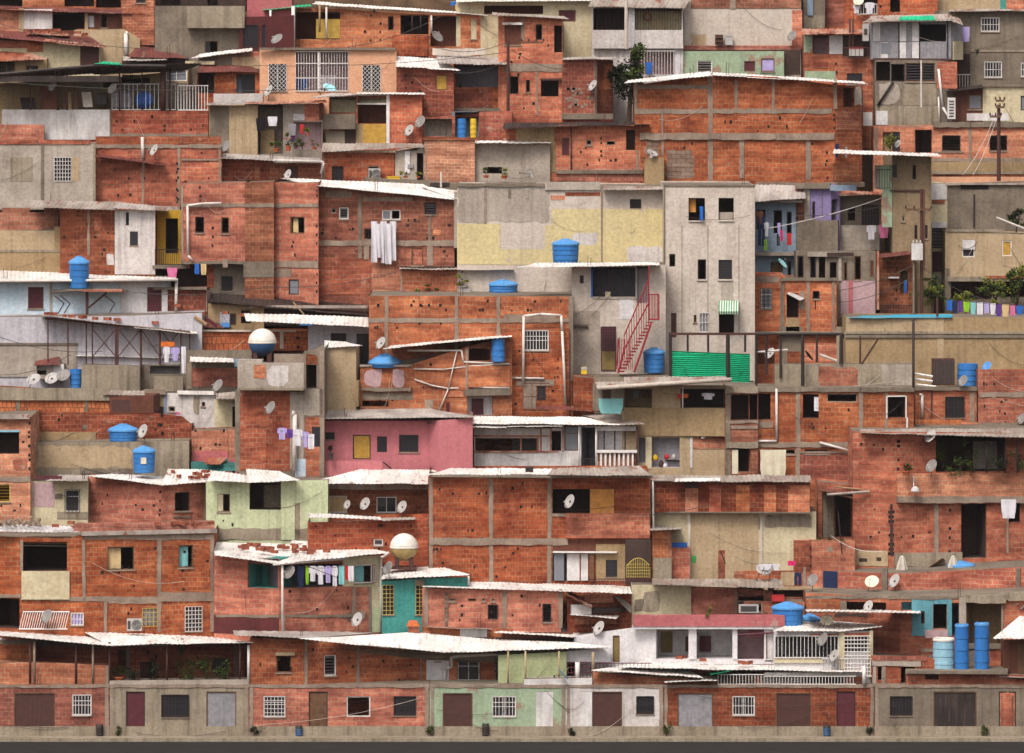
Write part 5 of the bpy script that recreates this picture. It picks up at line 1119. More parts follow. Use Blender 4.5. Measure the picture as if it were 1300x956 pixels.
# patched balcony building, tile1 row2
T(1, 2)
h = House('concrete_house', 'patched concrete house with crumbling brick balcony and laundry line below', 628)
h.wall([(-85, .4, 298), (190, .3, 295), (262, .3, 100), (362, .2, 96)], 'concrete', [(270, 170, 322, 286, 'R', ('dark_room', 1)), (300, 480, 341, 578, 'gw')], inset=.05)
h.rect(-60, 300, 190, 700, 'brick_worn', 'brick_face', .02); h.rect(-60, 490, 72, 690, 'brick_rose', 'brick_panel', .05); h.rect(265, 430, 350, 745, 'brick', 'brick_face', .02); h.rect(300, 480, 341, 578, 'glass', 'window', .03)
h.rect(190, 320, 258, 690, 'concrete_light', 'plaster_face', .03); h.rect(260, 290, 356, 430, 'concrete_light', 'plaster_face', .03); h.rect(215, 640, 268, 745, 'sky_blue', 'plaster_face', .035)
h.patch(-60, 310, 80, 400, 'concrete_stained').patch(230, 115, 330, 170, 'brick_worn').rect(110, 115, 270, 180, 'mortar', 'upper_wall', .02)
h.rect(-62, 155, 268, 288, 'concrete_light', 'balcony_front', .8, .65); h.rect(-62, 280, 268, 292, 'concrete_stained', 'slab_edge', .85); h.rect(18, 165, 78, 232, 'brick_bright', 'brick_patch', .815, .8); h.patch(82, 165, 195, 275, 'white_wash', .81)
h.rect(250, 175, 272, 286, 'concrete', 'balcony_end', .82); h.rect(-60, 140, 60, 155, 'concrete_light', 'tank_base', .7, .1)
h.beam(190, 306, 262, 322, 'concrete_stained', .1).beam(262, 422, 362, 432, 'concrete').pipe([(200, 410), (215, 415), (212, 700)], 'pvc', .1, .25).pipe([(200, 410), (214, 412)], 'pvc', .12, .25)
h.rect(338, 100, 362, 745, 'mortar', 'corner_column', .03); h.specks(-50, 300, 180, 480, 8)

# ================================================================ top rows, left
T(0, 0)
h = House('plaster_house', 'big dull grey rendered house with one white-barred window at left', 266)
h.wall([(-60, .2, 722), (212, .1, 722), (470, 0, 722)], 'concrete_light', [(272, 787, 356, 905, 'gd+xw')], inset=.02, lid='concrete')
h.rect(50, 787, 162, 908, 'concrete_stained', 'blocked_window', .015); h.rect(205, 725, 220, 1030, 'concrete', 'column', .03); h.rect(-60, 700, 452, 722, 'brick_worn', 'brick_ledge', .05); h.rect(360, 785, 395, 905, 'beige', 'plaster_patch', .014)
h.rect(466, 722, 478, 1030, 'concrete_stained', 'corner_column', .03)
h = House('brick_house', 'brick house with lopsided rusty awning edge right of the dull grey house', 258)
h.wall([(474, .2, 725), (800, .1, 730), (900, .1, 726), (1108, 0, 728)], 'brick', inset=.05, lid='concrete')
h.rect(478, 682, 1105, 724, 'brick_worn', 'parapet', .02); h.beam(450, 722, 1108, 740, 'mortar', .06).cols([715, 895, 1100], 740, 1030, 14).rect(640, 745, 720, 790, 'brick_rose', 'brick_patch', .02); h.teeth(885, 805, 1020, 9)
h.roof([(475, 778), (832, 826), (820, 808), (500, 768)], 'rust_roof', dyf=-.5, yb=.9).rect(905, 795, 1095, 803, 'mortar', 'ledge', .06); h.specks(500, 830, 790, 1000, 10).specks(910, 750, 1080, 990, 10).teeth(1000, 990, 1060, 8)
h.pipe([(713, 685), (716, 790)], 'pvc', .08, .1)
h = House('brick_house', 'dim brick house front with a white gutter beside a leaning dish', 250)
h.wall([(1108, .2, 790), (1360, .2, 795)], 'brick_dark', inset=.05, depth=3).roof([(1100, 790), (1610, 812), (1600, 790), (1110, 768)], 'zinc_grey', dyf=-.5, yb=1.6); T(1, 0)
h.pipe([(110, 800), (345, 806), (360, 812), (345, 867)], 'pvc', .055, .5); h.rect(90, 815, 345, 900, 'brick_dark', 'brick_face', .04); h.rect(165, 832, 230, 900, 'iron_brown', 'shutter', .05); T(0, 0)
h.rect(275 + 1000, 835, 1300, 900, 'brick_worn', 'patch', .02)
h = House('plaster_house', 'small grey and beige rendered room under a fluted roof edge', 196)
h.wall([(1045, .5, 525), (1148, .1, 528), (1288, 0, 525)], 'beige', inset=.05).rect(1050, 530, 1146, 770, 'concrete', 'plaster_face', .012)
h.roof([(1032, 524), (1310, 516), (1300, 508), (1035, 514)], 'zinc_grey', yb=1.5, period=.3)
h = House('terrace_house', 'brick terrace with pale blue panel wall under a huge sagging black canopy', 180)
h.wall([(10, .2, 552), (550, .1, 548), (822, .1, 555), (1042, .0, 556)], 'brick', inset=.05, lid='concrete')
h.rect(10, 548, 550, 698, 'white_metal', 'metal_panel', .05); h.rect(548, 545, 556, 700, 'concrete', 'edge', .06); h.beam(556, 668, 1042, 684, 'mortar', .05).teeth(822, 560, 660, 8).specks(580, 565, 800, 650, 8).specks(900, 640, 1030, 665, 3)
h.rect(0, 622, 226, 722, 'brick_rose', 'brick_panel', .6, .35)
h.part('canopy', roof_mb([(-60, 372), (480, 322), (490, 352), (-60, 402)], h.Y0 - 1.2, 4.0, sag=.25), 'roof_black', label='sagging canopy sheet coloured black for its shaded underside')  # black colour carries the shade of the canopy underside
h.part('canopy', roof_mb([(460, 320), (1010, 318), (830, 352), (470, 372)], h.Y0 - 1.3, 3.6, sag=.15), 'roof_black')
h.part('fascia', (lambda m: (m.rod(W(cx(-60), cy(376), h.Y0 - 1.25), W(cx(470), cy(328), h.Y0 - 1.25), .08, 6), m.rod(W(cx(470), cy(326), h.Y0 - 1.25), W(cx(830), cy(330), h.Y0 - 1.25), .08, 6), m)[2])(MB()), 'roof_black')
mb = MB(); mb.bx(W(cx(-60), 0, h.Y0).x, W(cx(600), 0, h.Y0).x, h.Y0 - 1.2, h.Y0 - 1.12, W(0, cy(408), h.Y0).z, W(0, cy(378), h.Y0).z); h.part('canopy_shade_sheet', mb, 'roof_black')  # upright black sheet paints the shaded band below the canopy edge
h.roof([(470, 320), (610, 324), (600, 314), (520, 308)], 'green_sheet', dyf=-1.4, yb=.8)
for x, r in ((152, .03), (290, .06), (335, .03), (598, .04), (710, .03), (850, .04)): h.post(x, 340, 552, 'iron_brown', r, -.3)
h.post(815, 330, 555, 'iron_brown', .13, -.4)
h.rail(560, 420, 880, 548, 'iron_white', -.2, .2, 'v', .008).rail(890, 428, 1042, 550, 'iron_white', -.25, .14, 'v', .016)
h = House('plaster_house', 'shabby beige back building in the shade behind the black canopy', 140)
h.wall([(-60, 0, 420), (600, 0, 385), (940, 0, 350)], 'tan', [(610, 375, 750, 420, 'R', ('dark_room', 1)), (830, 350, 935, 405, 'gwG'), (515, 390, 590, 440, 'od')], inset=.05)
h.rect(600, 415, 940, 560, 'concrete', 'lower_wall', .02); h.rect(400, 400, 510, 470, 'concrete_stained', 'plaster_patch', .01)
h = House('plaster_house', 'low beige cottage at the left edge with two barred windows and pink-red roof', 106)
h.wall([(-60, .2, 300), (234, .1, 292)], 'tan', [(-40, 310, 30, 362, 'od+bd'), (34, 310, 74, 360, 'od'), (134, 330, 190, 362, 'gd+bd')], inset=.05).roof([(-60, 306), (236, 296), (130, 255), (-60, 250)], 'rust_bright', yb=2)
h = House('plaster_house', 'cream house with dark plank door below a rusty roof weighted with bricks', 86)
h.wall([(-60, .3, 200), (215, .1, 212), (500, 0, 226)], 'cream', [(400, 228, 496, 330, 's', 'iron_brown')], inset=.05).rect(-60, 205, 135, 240, 'brick_worn', 'brick_band', .03); h.rect(135, 208, 215, 260, 'brick_worn', 'brick_patch', .02)
h.roof([(-60, 182), (535, 236), (440, 175), (-60, 150)], 'rust_roof', yb=2.4).roof([(210, 208), (530, 238), (500, 222), (230, 196)], 'rust_bright', dyf=-.6, yb=.8).roof([(130, 170), (345, 178), (340, 155), (150, 152)], 'rust_bright', dyf=.9, yb=1.4)
h = House('plaster_wall', 'yellowed plaster wall with white standpipe behind the rusty roofs', 74, cat='wall')
h.wall([(370, .6, 150), (620, .5, 145), (700, .5, 195)], 'beige', depth=1.5, inset=.05).pipe([(632, 275), (630, 168), (640, 165)], 'iron_white', .1, .1)
h = House('sheet_roof', 'patchwork of wine-red and silver roof sheets above the black canopy', 78, cat='roof')
h.wall([(610, .1, 290), (940, .1, 292)], 'dark_room', depth=2.5, inset=.05)
h.roof([(640, 280), (945, 292), (830, 230), (700, 205)], 'rust_roof', dyf=-.3, yb=2.2, sag=.06).roof([(612, 305), (835, 298), (830, 285), (615, 283)], 'zinc_grey', dyf=-.6, yb=.6)
h = House('tin_roof_shack', 'open-fronted shack with hanging curtain under a rusted flat roof at top left', 46, cat='shack')
h.wall([(-60, .1, 42), (115, 0, 38), (425, 0, 60), (705, .1, 68)], 'brown_wall', [(262, 62, 420, 152, 'R', ('dark_room', 1.5)), (442, 75, 470, 138, 'R', ('grey_room', .5)), (505, 75, 535, 138, 'od')], inset=.05)
h.rect(-60, 45, 95, 160, 'brick', 'brick_face', .02); h.rect(95, 40, 118, 160, 'beige', 'column', .06); h.rect(118, 45, 262, 145, 'white_metal', 'board', .05); h.rect(425, 66, 440, 150, 'beige', 'column', .06); h.rect(442, 78, 470, 136, 'cloth_white', 'curtain', -.1, -.12)
h.rect(380, 145, 475, 195, 'brick', 'brick_patch', .03); h.roof([(-60, 44), (750, 72), (640, 48), (-60, 26)], 'rust_roof', dyf=-.4, yb=1.6)
h = House('brick_house', 'pale pinkish brick tower house behind the top-left shack', 52)
h.wall([(610, .0, -60), (772, 0, -60)], 'brick_pale', [(680, -8, 728, 14, 'gd')], inset=.05, depth=3, bot=225)
h = House('brick_house', 'brick and grille upper storey cut off by the top left corner', 10)
h.wall([(-60, .0, -80), (125, 0, -80), (320, 0, -80), (612, 0, -80)], 'brick', [(-60, -40, 112, 32, 'R+bw', ('dark_room', 1.2)), (322, -60, 470, 32, 'R', ('dark_room', 1.2)), (480, -40, 605, 38, 'R', ('dark_room', 1.2))], inset=.05, depth=3)
h = House('plaster_house', 'square dark grey concrete house with jutting upper balcony near the top left', 67)
h.wall([(774, .2, 30), (925, .1, 30), (1195, .1, 30)], 'concrete', [(1024, 205, 1090, 264, 'oG'), (1024, 205, 1056, 264, 'o')][:1], inset=.02, lid='concrete')
h.rect(938, 30, 1225, 140, 'concrete_stained', 'balcony_front', .6); h.patch(960, 95, 1010, 120, 'brick_bright').rect(1028, 208, 1052, 262, 'glass', 'pane', -.02, -.05)
h.wall([(774, 1.2, -60), (1230, 1.2, -60)], 'dark_room', [(800, -30, 905, 26, 'R', ('dark_room', 1)), (1035, -25, 1090, 26, 'R', ('dark_room', 1))], bot=60, depth=2.5)
h.rail(774, -12, 1165, 28, 'iron', .4, .15)
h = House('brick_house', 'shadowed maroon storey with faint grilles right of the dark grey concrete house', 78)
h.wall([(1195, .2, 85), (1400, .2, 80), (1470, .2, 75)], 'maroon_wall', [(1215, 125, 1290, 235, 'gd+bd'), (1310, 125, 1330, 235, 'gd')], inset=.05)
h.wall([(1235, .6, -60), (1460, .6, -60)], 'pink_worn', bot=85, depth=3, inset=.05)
h = House('brick_house', 'small brick room with blue-grey door below a crooked white roof edge', 118)
h.wall([(985, .3, 355), (1080, .1, 360), (1335, 0, 365)], 'brick', [(1182, 370, 1275, 466, 'R', ('blue_grey', .5)), (985, 362, 1070, 465, 'R', ('dark_room', 1.3))], inset=.05)
h.rect(1204, 372, 1270, 464, 'glass', 'door', -.3, -.36); h.roof([(985, 358), (1300, 360), (1260, 330), (1000, 322)], 'rust_roof', yb=1.8)
h.rect(1075, 468, 1320, 520, 'white_wash', 'low_parapet', .6, .4)
h = House('concrete_wall', 'weathered cement wall with a crooked white roof sheet edge', 92, cat='wall')
h.wall([(965, .2, 292), (1260, .0, 258), (1330, .0, 262)], 'concrete', depth=2, inset=.05).rect(1160, 285, 1330, 345, 'beige', 'plaster_face', .012); h.rect(1250, 258, 1330, 285, 'brick_worn', 'brick_patch', .02)
h.roof([(958, 290), (1262, 252), (1262, 240), (1000, 270)], 'zinc_white', dyf=-.4, yb=.9).rect(935, 305, 1080, 322, 'cream', 'plank', .5, .3)
# -------------------------------- tile 1 top
T(1, 0)
h = House('plaster_house', 'peach house with tall white-barred veranda and barred windows', 130)
h.wall([(38, .1, 248), (216, 0, 248), (482, 0, 250), (722, 0, 252)], 'peach', [(84, 320, 172, 456, 'gd+kw'), (217, 258, 481, 455, 'R', ('pink_pale', 1.4)), (552, 326, 642, 456, 'gd+kw')], bot=None, inset=.05, lid='concrete')
h.ledge(36, 238, 718, 250, 'concrete', .2, 'eave')
f = h.fac(350); mb = MB(); u0, u1 = f.u(cx(218)), f.u(cx(480)); z1, z0 = f.z(cx(350), cy(258)), f.z(cx(350), cy(455))
nn = int((u1 - u0) / .13)
for i in range(nn + 1): f.box(mb, u0 + (u1 - u0) * i / nn - .011, u0 + (u1 - u0) * i / nn + .011, z0, z1, .02, .04)
for t in (0, .33, .7, 1): f.box(mb, u0, u1, z0 + (z1 - z0) * t - .02, z0 + (z1 - z0) * t + .02, .04, .06)
f.box(mb, f.u(cx(328)), f.u(cx(338)), z0, z1, .0, .08); h.part('veranda_grille', mb, 'iron_white')
h.rect(-10, 468, 38, 515, 'white_wash', 'side_wall', .0, -1)
h = House('brick_house', 'upper brick house with yellow panel, open bay and long white roof edge', 66)
h.wall([(90, .5, 40), (205, .4, 40), (442, .2, 45), (640, .1, 60), (885, 0, 72), (1045, 0, 76), (1170, 0, 78)], 'brick_bright',
       [(98, 60, 196, 232, 'R', ('brown_wall', 1.5)), (215, 60, 440, 196, 'R', ('brown_wall', 1.3)), (680, 82, 708, 150, 'od'), (742, 75, 886, 172, 'R', ('dark_room', 1.4)), (892, 80, 1042, 232, 'R', ('brown_wall', .8)), (1095, 90, 1122, 196, 'on')], inset=.05)
h.rect(320, 95, 440, 192, 'yellow_board', 'board', .02); h.post(92, 50, 235, 'iron_white', .05, .0).post(206, 30, 240, 'iron_white', .09, -.1).post(372, 35, 190, 'pvc', .05, .0).post(338, 25, 160, 'wood_light', .05, -.05).post(897, 75, 165, 'iron_white', .05, -.1).post(800, 78, 170, 'iron', .03).post(843, 78, 170, 'iron', .03)
h.ledge(95, 238, 720, 247, 'iron_brown', .15).teeth(642, 100, 210, 9).specks(460, 70, 630, 230, 8)
h.rect(700, 175, 880, 280, 'brick', 'parapet', .1)
h.roof([(300, 20), (1180, 76), (1100, 62), (320, 8)], 'zinc_white', dyf=-.5, yb=1.6, dyl=.5).roof([(50, 46), (300, 30), (290, 22), (60, 38)], 'green_sheet', dyf=.0, yb=1)
h = House('brick_house', 'brick house below a bent cream awning with a yellow-curtained window', 148)
h.wall([(722, .2, 335), (1008, 0, 345), (1012, .3, 345)], 'brick_dark', [(918, 374, 976, 450, 's', 'door_yellow')], inset=.05).roof([(718, 330), (1042, 350), (950, 290), (720, 282)], 'zinc_white', yb=2, label='bent cream corrugated awning', sag=.08).teeth(770, 350, 450, 9).specks(730, 380, 900, 570, 10)
h.rect(850, 475, 1010, 580, 'brick_dark', 'brick_panel', .03)
h = House('brick_house', 'brick house with grey board-clad room under a silver awning beside a power pole', 140)
h.wall([(1008, .5, 320), (1250, .3, 322), (1285, .3, 330)], 'brick', [(1020, 325, 1255, 436, 'R', ('grey_room', .5))], inset=.05)
h.roof([(930, 318), (1290, 322), (1240, 285), (920, 272)], 'zinc_grey', dyf=-.7, yb=2.2); h.rect(1240, 330, 1262, 436, 'white_clean', 'jamb', .04); h.patch(900, 240, 1170, 280, 'grey_pale').rect(1015, 540, 1285, 556, 'concrete', 'ledge', .35); h.specks(1020, 445, 1200, 530, 6)
h.rect(1150, 625, 1232, 700, 'iron_brown', 'shutter', .03)
h.rect(1015, 450, 1200, 540, 'brick_dark', 'brick_face', .02)
h = House('plaster_shed', 'small cream room with yellow shutter door and lattice transom beside orange brick', 182, cat='shed')
h.wall([(385, .2, 480), (525, .1, 482), (688, 0, 475), (850, 0, 470)], 'brick_bright', [(530, 480, 672, 516, 'R+xw', ('cream', .3)), (528, 520, 686, 618, 'R+xw', ('brown_wall', 1)), (390, 485, 520, 562, 'R+xw', ('cream', .5))], inset=.05)
h.rect(555, 620, 670, 716, 'door_yellow', 'shutter_door', .03); h.rect(525, 515, 690, 523, 'iron_white', 'frame', .05); h.rect(672, 475, 688, 716, 'iron_white', 'frame', .04); h.rect(355, 570, 525, 645, 'concrete', 'balcony_front', .5, .3); h.rect(370, 655, 465, 720, 'concrete_stained', 'lower_wall', .1); h.rect(465, 645, 520, 720, 'dark_room', 'gap', .02); h.rect(520, 620, 555, 716, 'tan', 'plaster_face', .02)
h.roof([(290, 490), (530, 472), (870, 470), (400, 465)], 'zinc_grey', dyf=-.6, yb=1.5).roof([(520, 468), (868, 470), (860, 462), (525, 460)], 'zinc_white', dyf=-.4, yb=1.2)
h = House('plaster_house', 'grey plaster porch full of potted plants and hanging washing near the concrete balcony', 196)
h.wall([(-35, .2, 515), (205, .2, 518), (352, .3, 520)], 'concrete_light', [(30, 525, 155, 770, 'R', ('concrete', .8)), (205, 610, 350, 745, 'R', ('pink_pale', .6))], inset=.05).rect(262, 518, 336, 605, 'brick_bright', 'brick_patch', .02); h.rect(205, 570, 262, 602, 'white_clean', 'panel', .05); h.rect(336, 505, 355, 600, 'brown_wall', 'post', .05)
h.roof([(-35, 520), (380, 512), (370, 502), (-30, 510)], 'rust_bright', dyf=-.5, yb=1.2).rect(40, 650, 110, 770, 'tan', 'door', -.5, -.6)
h = House('plaster_house', 'half-open concrete and brick storey with a cement box room under the satellite dishes', 186)
h.wall([(850, .3, 585), (1010, .2, 580), (1140, .3, 560), (1300, .3, 555)], 'brick_worn', [(860, 595, 1000, 682, 'R', ('concrete_light', .8)), (1015, 560, 1135, 685, 'R', ('blue_grey', 1.2))], inset=.05, depth=3)
h = House('brick_house', 'low brick house below a mossy grey roof edge with two small windows', 226)
h.wall([(350, .1, 760), (712, 0, 762), (718, .3, 762)], 'brick', [(400, 832, 455, 900, 'gd+bd'), (578, 830, 634, 900, 'oc')], inset=.05, depth=3).roof([(345, 758), (860, 735), (850, 718), (355, 716)], 'zinc_old', dyf=-.4, yb=1.4).cols([358], 765, 900, 10)
h.ledge(340, 752, 720, 762, 'concrete_stained', .3)
h = House('plaster_house', 'narrow grey concrete stair tower left of the pale stretcher-brick wall', 232)
h.wall([(715, .2, 755), (822, .1, 752), (858, .1, 725)], 'concrete_light', [(822, 765, 857, 900, 'R', ('dark_room', 1))], inset=.05).rect(765, 755, 790, 867, 'white_clean', 'pilaster', .05); h.rect(780, 822, 808, 840, 'grey_panel', 'meter_box', .1)
h = House('brick_wall', 'pale rosy brick wall with neat small bricks beneath the blue and yellow drums', 236, cat='wall')
h.wall([(860, .2, 700), (1114, .1, 700)], 'brick_pale', depth=2.5, inset=.05, bot=None).rect(855, 688, 1130, 700, 'brick_worn', 'coping', .1)
h.rect(868, 705, 876, 900, 'mortar', 'edge', .02)
h = House('plaster_house', 'low grey plaster annex with fluted roof edge and potted plants on its sill', 232)
h.wall([(1114, .2, 712), (1490, .1, 712)], 'concrete_light', [(1175, 835, 1250, 868, 'R', ('dark_room', 1))], inset=.05, depth=2.5).roof([(1112, 714), (1495, 712), (1490, 704), (1115, 704)], 'zinc_white', yb=1.2, period=.3)
h.rect(1260, 625, 1510, 708, 'beige', 'upper_wall', -1, -1.3)
T(1, 1)
h = House('concrete_ledge', 'dirty concrete roof ledge with pots above the long sloping white roof', 246, cat='ledge')
h.wall([(560, .2, 60), (860, .1, 78), (1130, .0, 105), (1420, 0, 85)], 'concrete', depth=2.8, inset=.02, lid='concrete').patch(890, 85, 990, 115, 'roof_black')
# -------------------------------- tile 2 top
T(2, 0)
h = House('brick_house', 'two-storey orange brick house with several small dark windows behind the power pole', 146)
h.wall([(-30, .3, 76), (90, .1, 82), (292, 0, 92)], 'brick_bright', [(2, 125, 86, 225, 's', 'brown_wall'), (158, 122, 190, 200, 'od'), (250, 128, 293, 262, 'R', ('dark_room', .8)), (28, 382, 72, 470, 'od'), (108, 400, 130, 462, 'o'), (184, 398, 272, 482, 'R', ('dark_room', 1))], inset=.05)
h.rect(88, 90, 102, 200, 'mortar', 'column', .03); h.beam(0, 318, 292, 358, 'mortar').cols([165], 360, 575, 12).specks(20, 240, 280, 310, 8).specks(10, 370, 280, 560, 14).ledge(182, 392, 295, 402, 'iron_brown', .3, 'awning')
h.roof([(-60, 74), (328, 92), (300, 80), (-60, 62)], 'zinc_old', yb=1.6).rect(0, 112, 98, 124, 'zinc_white', 'awning_edge', .3)
h = House('plaster_house', 'tall cream plaster house with maroon shutter behind the orange brick house', 72)
h.wall([(-240, .2, -10), (200, .1, 2), (440, .1, 2)], 'cream', [(272, 50, 358, 108, 's', 'maroon'), (-100, 28, 195, 70, 'R', ('brown_wall', .8))], inset=.05)
h.roof([(-240, 6), (440, 2), (430, -20), (-240, -20)], 'zinc_white', yb=2)
h = House('plaster_house', 'white balcony house with railings and round wall mirror under a corrugated roof', 90)
h.wall([(438, .1, 35), (620, 0, 35), (895, 0, 38)], 'white_wash', [(446, 42, 620, 150, 'R', ('dark_room', 1.4)), (655, 45, 888, 152, 'R', ('cream', .9)), (630, 258, 850, 378, 'R', ('pink_pale', .9))], inset=.05)
h.rect(440, 150, 895, 242, 'white_wash', 'balcony_front', .25); h.rect(622, 40, 652, 240, 'white_clean', 'pillar', .3); h.rail(655, 45, 888, 152, 'iron', -.2, .13, 'v', .008).rail(446, 42, 620, 150, 'iron', -.2, .2, 'v', .008).rail(628, 255, 855, 375, 'iron_white', -.15, .14, 'v', .01)
h.rect(740, 95, 815, 150, 'beige', 'cupboard', -.7, -.88); h.roof([(420, 32), (905, 38), (930, -10), (440, -15)], 'zinc_old', yb=2, dyf=-.6).rect(850, 245, 880, 380, 'white_clean', 'pillar', .03)
mb = MB(); f = h.fac(720); c = f.p(f.u(cx(719)), f.z(cx(719), cy(85)), -.84)
for i in range(20):
    a, b = 2 * math.pi * i / 20, 2 * math.pi * (i + 1) / 20; mb.rod(c + Vector((.17 * math.cos(a), 0, .17 * math.sin(a))), c + Vector((.17 * math.cos(b), 0, .17 * math.sin(b))), .035, 5)
h.part('round_mirror_frame', mb, 'terracotta')
h = House('brick_house', 'brick topped plaster building with a small balcony of clutter at the top right of centre', 64)
h.wall([(900, .1, -60), (1260 + 225, .1, -60)], 'grey_pale', bot=None, inset=.05).rect(935, -60, 1485, 42, 'brick_dark', 'brick_face', .03); h.rect(1130, -60, 1158, 44, 'mortar', 'column', .05)
h.rect(895, 228, 1485, 250, 'brick_worn', 'brick_ledge', .25); h.rect(1440, 50, 1490, 245, 'brick_bright', 'brick_face', .03); h.patch(930, 170, 1010, 228, 'beige')
h = House('plaster_house', 'worn mint green house with louvre window under the plaster building', 94)
h.wall([(882, .2, 256), (1400, .1, 256)], 'mint_worn', [(964, 303, 1040, 366, 'lw', 'white_metal'), (1200, 305, 1256, 358, 's', 'maroon'), (1285, 292, 1352, 358, 's', 'cloth_lilac')], inset=.05)
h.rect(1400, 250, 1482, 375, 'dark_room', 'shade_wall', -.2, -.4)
h = House('brick_house', 'dark brick house with one white dish beside the leafy tree', 156)
h.wall([(290, .0, 298), (452, 0, 292), (545, .5, 300)], 'brick_dark', [(500, 318, 540, 446, 'R', ('grey_room', .6))], inset=.05).roof([(288, 298), (565, 292), (555, 282), (300, 288)], 'zinc_grey', dyf=-.4, yb=1.4)
h.rect(450, 305, 462, 575, 'mortar', 'column', .04); h.rect(462, 305, 545, 565, 'brick_rose', 'brick_face', .0, -.02); h.rect(288, 568, 545, 596, 'concrete', 'ledge', .2)
f = h.F[0]; mb = MB()
for _ in range(26):
    a = f.u(cx(R.uniform(305, 440))); z = f.z(cx(370), cy(R.uniform(440, 540))); f.box(mb, a, a + .16, z, z + .12, -.01, .015)
h.part('mortar_dabs', mb, 'mortar')
h = House('brick_house', 'orange brick cabin with maroon door and a black-framed corner balcony', 226)
h.wall([(-10, .3, 650), (255, .1, 625), (330, .0, 625), (608, .0, 628), (700, 0, 632)], 'brick_bright', [(288, 688, 330, 778, 's', 'maroon'), (410, 698, 438, 726, 'oc'), (512, 705, 556, 726, 'o'), (608, 650, 690, 750, 'R', ('dark_room', 1))], inset=.05, depth=4)
h.rect(60, 632, 252, 708, 'tan', 'plaster_face', .03); h.rect(-10, 645, 60, 708, 'brick_worn', 'brick_face', .02); h.rect(225, 708, 258, 860, 'tan', 'pilaster', .04); h.rect(258, 850, 695, 868, 'concrete', 'ledge', .15); h.teeth(486, 680, 830, 9).specks(350, 700, 600, 840, 12).post(335, 625, 850, 'iron_brown', .03, -.1).rect(660, 750, 672, 850, 'mortar', 'column', .03)
h.roof([(-10, 640), (735, 620), (700, 608), (0, 612)], 'roof_black', dyf=-.6, yb=1.8).rect(608, 665, 690, 745, 'iron_brown', 'balcony_frame', -.6, -.7)
T(2, 1)
h.rect(262, 10, 695, 78, 'brick', 'lower_wall', .02)
T(2, 0)
h = House('plywood_booth', 'tan plywood booth topped with a white dish below the orange cabin', 238, cat='booth')
h.wall([(702, 0, 790), (800, 0, 788)], 'tan', depth=1.5, inset=.02)
# big brick building
h = House('brick_house', 'huge blank brick building framed in grey concrete under a thin white roof', 236)
h.wall([(655, .3, 425), (1030, .1, 372), (1260 + 100, 0, 385), (1260 + 395, .1, 425), (1260 + 530, .9, 430)], 'brick', [(1260 + 435, 440, 1260 + 490, 535, 'R', ('brown_wall', .5))], inset=.05)
h.cols([660, 1160], 400, 560, 18).cols([1032], 370, 1000, 28).beam(620, 424, 1030, 444).beam(655, 545, 1640, 568).beam(680, 665, 1650, 698, 'mortar', .12).cols([792], 570, 780, 14).cols([1188], 680, 890, 26)
h.patch(700, 675, 785, 780, 'block_grey').patch(805, 745, 955, 900, 'block_grey', .014)
h.cols([1260 + 85, 1260 + 395], 390, 545, 18).cols([1260 + 262], 680, 900, 26).teeth(1260 + 390, 560, 650, 9).teeth(1260 + 355, 690, 900, 10).specks(1060, 600, 1500, 650, 12).specks(830, 700, 1000, 740, 4).rect(1660, 550, 1780, 650, 'brick_rose', 'plaster_face', .03)
h.patch(1750, 430, 1790, 530, 'grey_pale').specks(1500, 700, 1620, 860, 6)
h.roof([(600, 416), (1040, 376), (1030, 355), (620, 400)], 'zinc_white', dyf=-.5, yb=1.2).roof([(1040, 374), (1260 + 560, 418), (1260 + 540, 408), (1045, 360)], 'zinc_white', dyf=-.5, yb=1.5).rect(1260 + 530, 450, 1260 + 535, 600, 'iron', 'edge', .02)
T(3, 1)
h.rect(370, -10, 500, 85, 'brick_rose', 'lower_wall', .02)
h.beam(0, 82, 560, 105, 'mortar', .15)
# -------------------------------- tile 3 top
T(3, 0)
h = House('plaster_house', 'olive-grey apartment block with barred windows in the top right corner', 108)
h.wall([(890, .3, 52), (1040, .1, 52), (1420, 0, 52)], 'concrete', [(1092, 86, 1180, 153, 'gw+bw'), (1108, 300, 1192, 376, 'gw+bw'), (1286, 305, 1340, 372, 'gw+bw')], inset=.05)
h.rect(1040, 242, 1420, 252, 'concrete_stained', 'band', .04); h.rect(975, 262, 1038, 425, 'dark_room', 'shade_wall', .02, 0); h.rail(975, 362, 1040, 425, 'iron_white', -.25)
h.roof([(930, 54), (1420, 50), (1420, 42), (940, 44)], 'zinc_old', yb=1.4)
h = House('brick_house', 'top edge brick and cream storeys behind the olive-grey block', 22)
h.wall([(878, .2, -60), (1240, .2, -60), (1420, .2, -60)], 'beige', inset=.05).rect(1212, -60, 1420, 45, 'brick_bright', 'brick_face', .03); h.rect(1185, -60, 1212, 45, 'teal', 'pillar', .05)
h = House('brick_house', 'orange brick storey with white balcony clutter cut by the top edge', 30)
h.wall([(330, .5, -80), (435, .3, -80), (700, .1, -80), (880, 0, -80)], 'brick_bright', [(480, -50, 590, 68, 'R', ('dark_room', .9)), (650, -30, 702, 58, 'R', ('dark_room', .9))], inset=.05).rail(482, 20, 588, 68, 'iron_white', -.2); h.rect(330, -60, 430, 130, 'brick_dark', 'brick_face', .02); h.teeth(605, -10, 60, 8)
h = House('concrete_house', 'dark grey plaster pillar house left of the orange balcony storey', 36)
h.wall([(228, .2, -60), (334, .2, -60)], 'concrete', inset=.05).rect(232, 75, 332, 138, 'concrete_stained', 'plaster_face', .02); h.rect(248, -40, 275, 75, 'blue_grey', 'downpipe', .1)
h = House('brick_house', 'brick house with barred porch under a pink-edged tile roof strip', 108)
h.wall([(232, .3, 165), (385, .2, 165), (580, 0, 168)], 'brick', [(275, 172, 352, 262, 'R+bw', ('pink_pale', .8)), (440, 356, 516, 408, 'gd')], inset=.05)
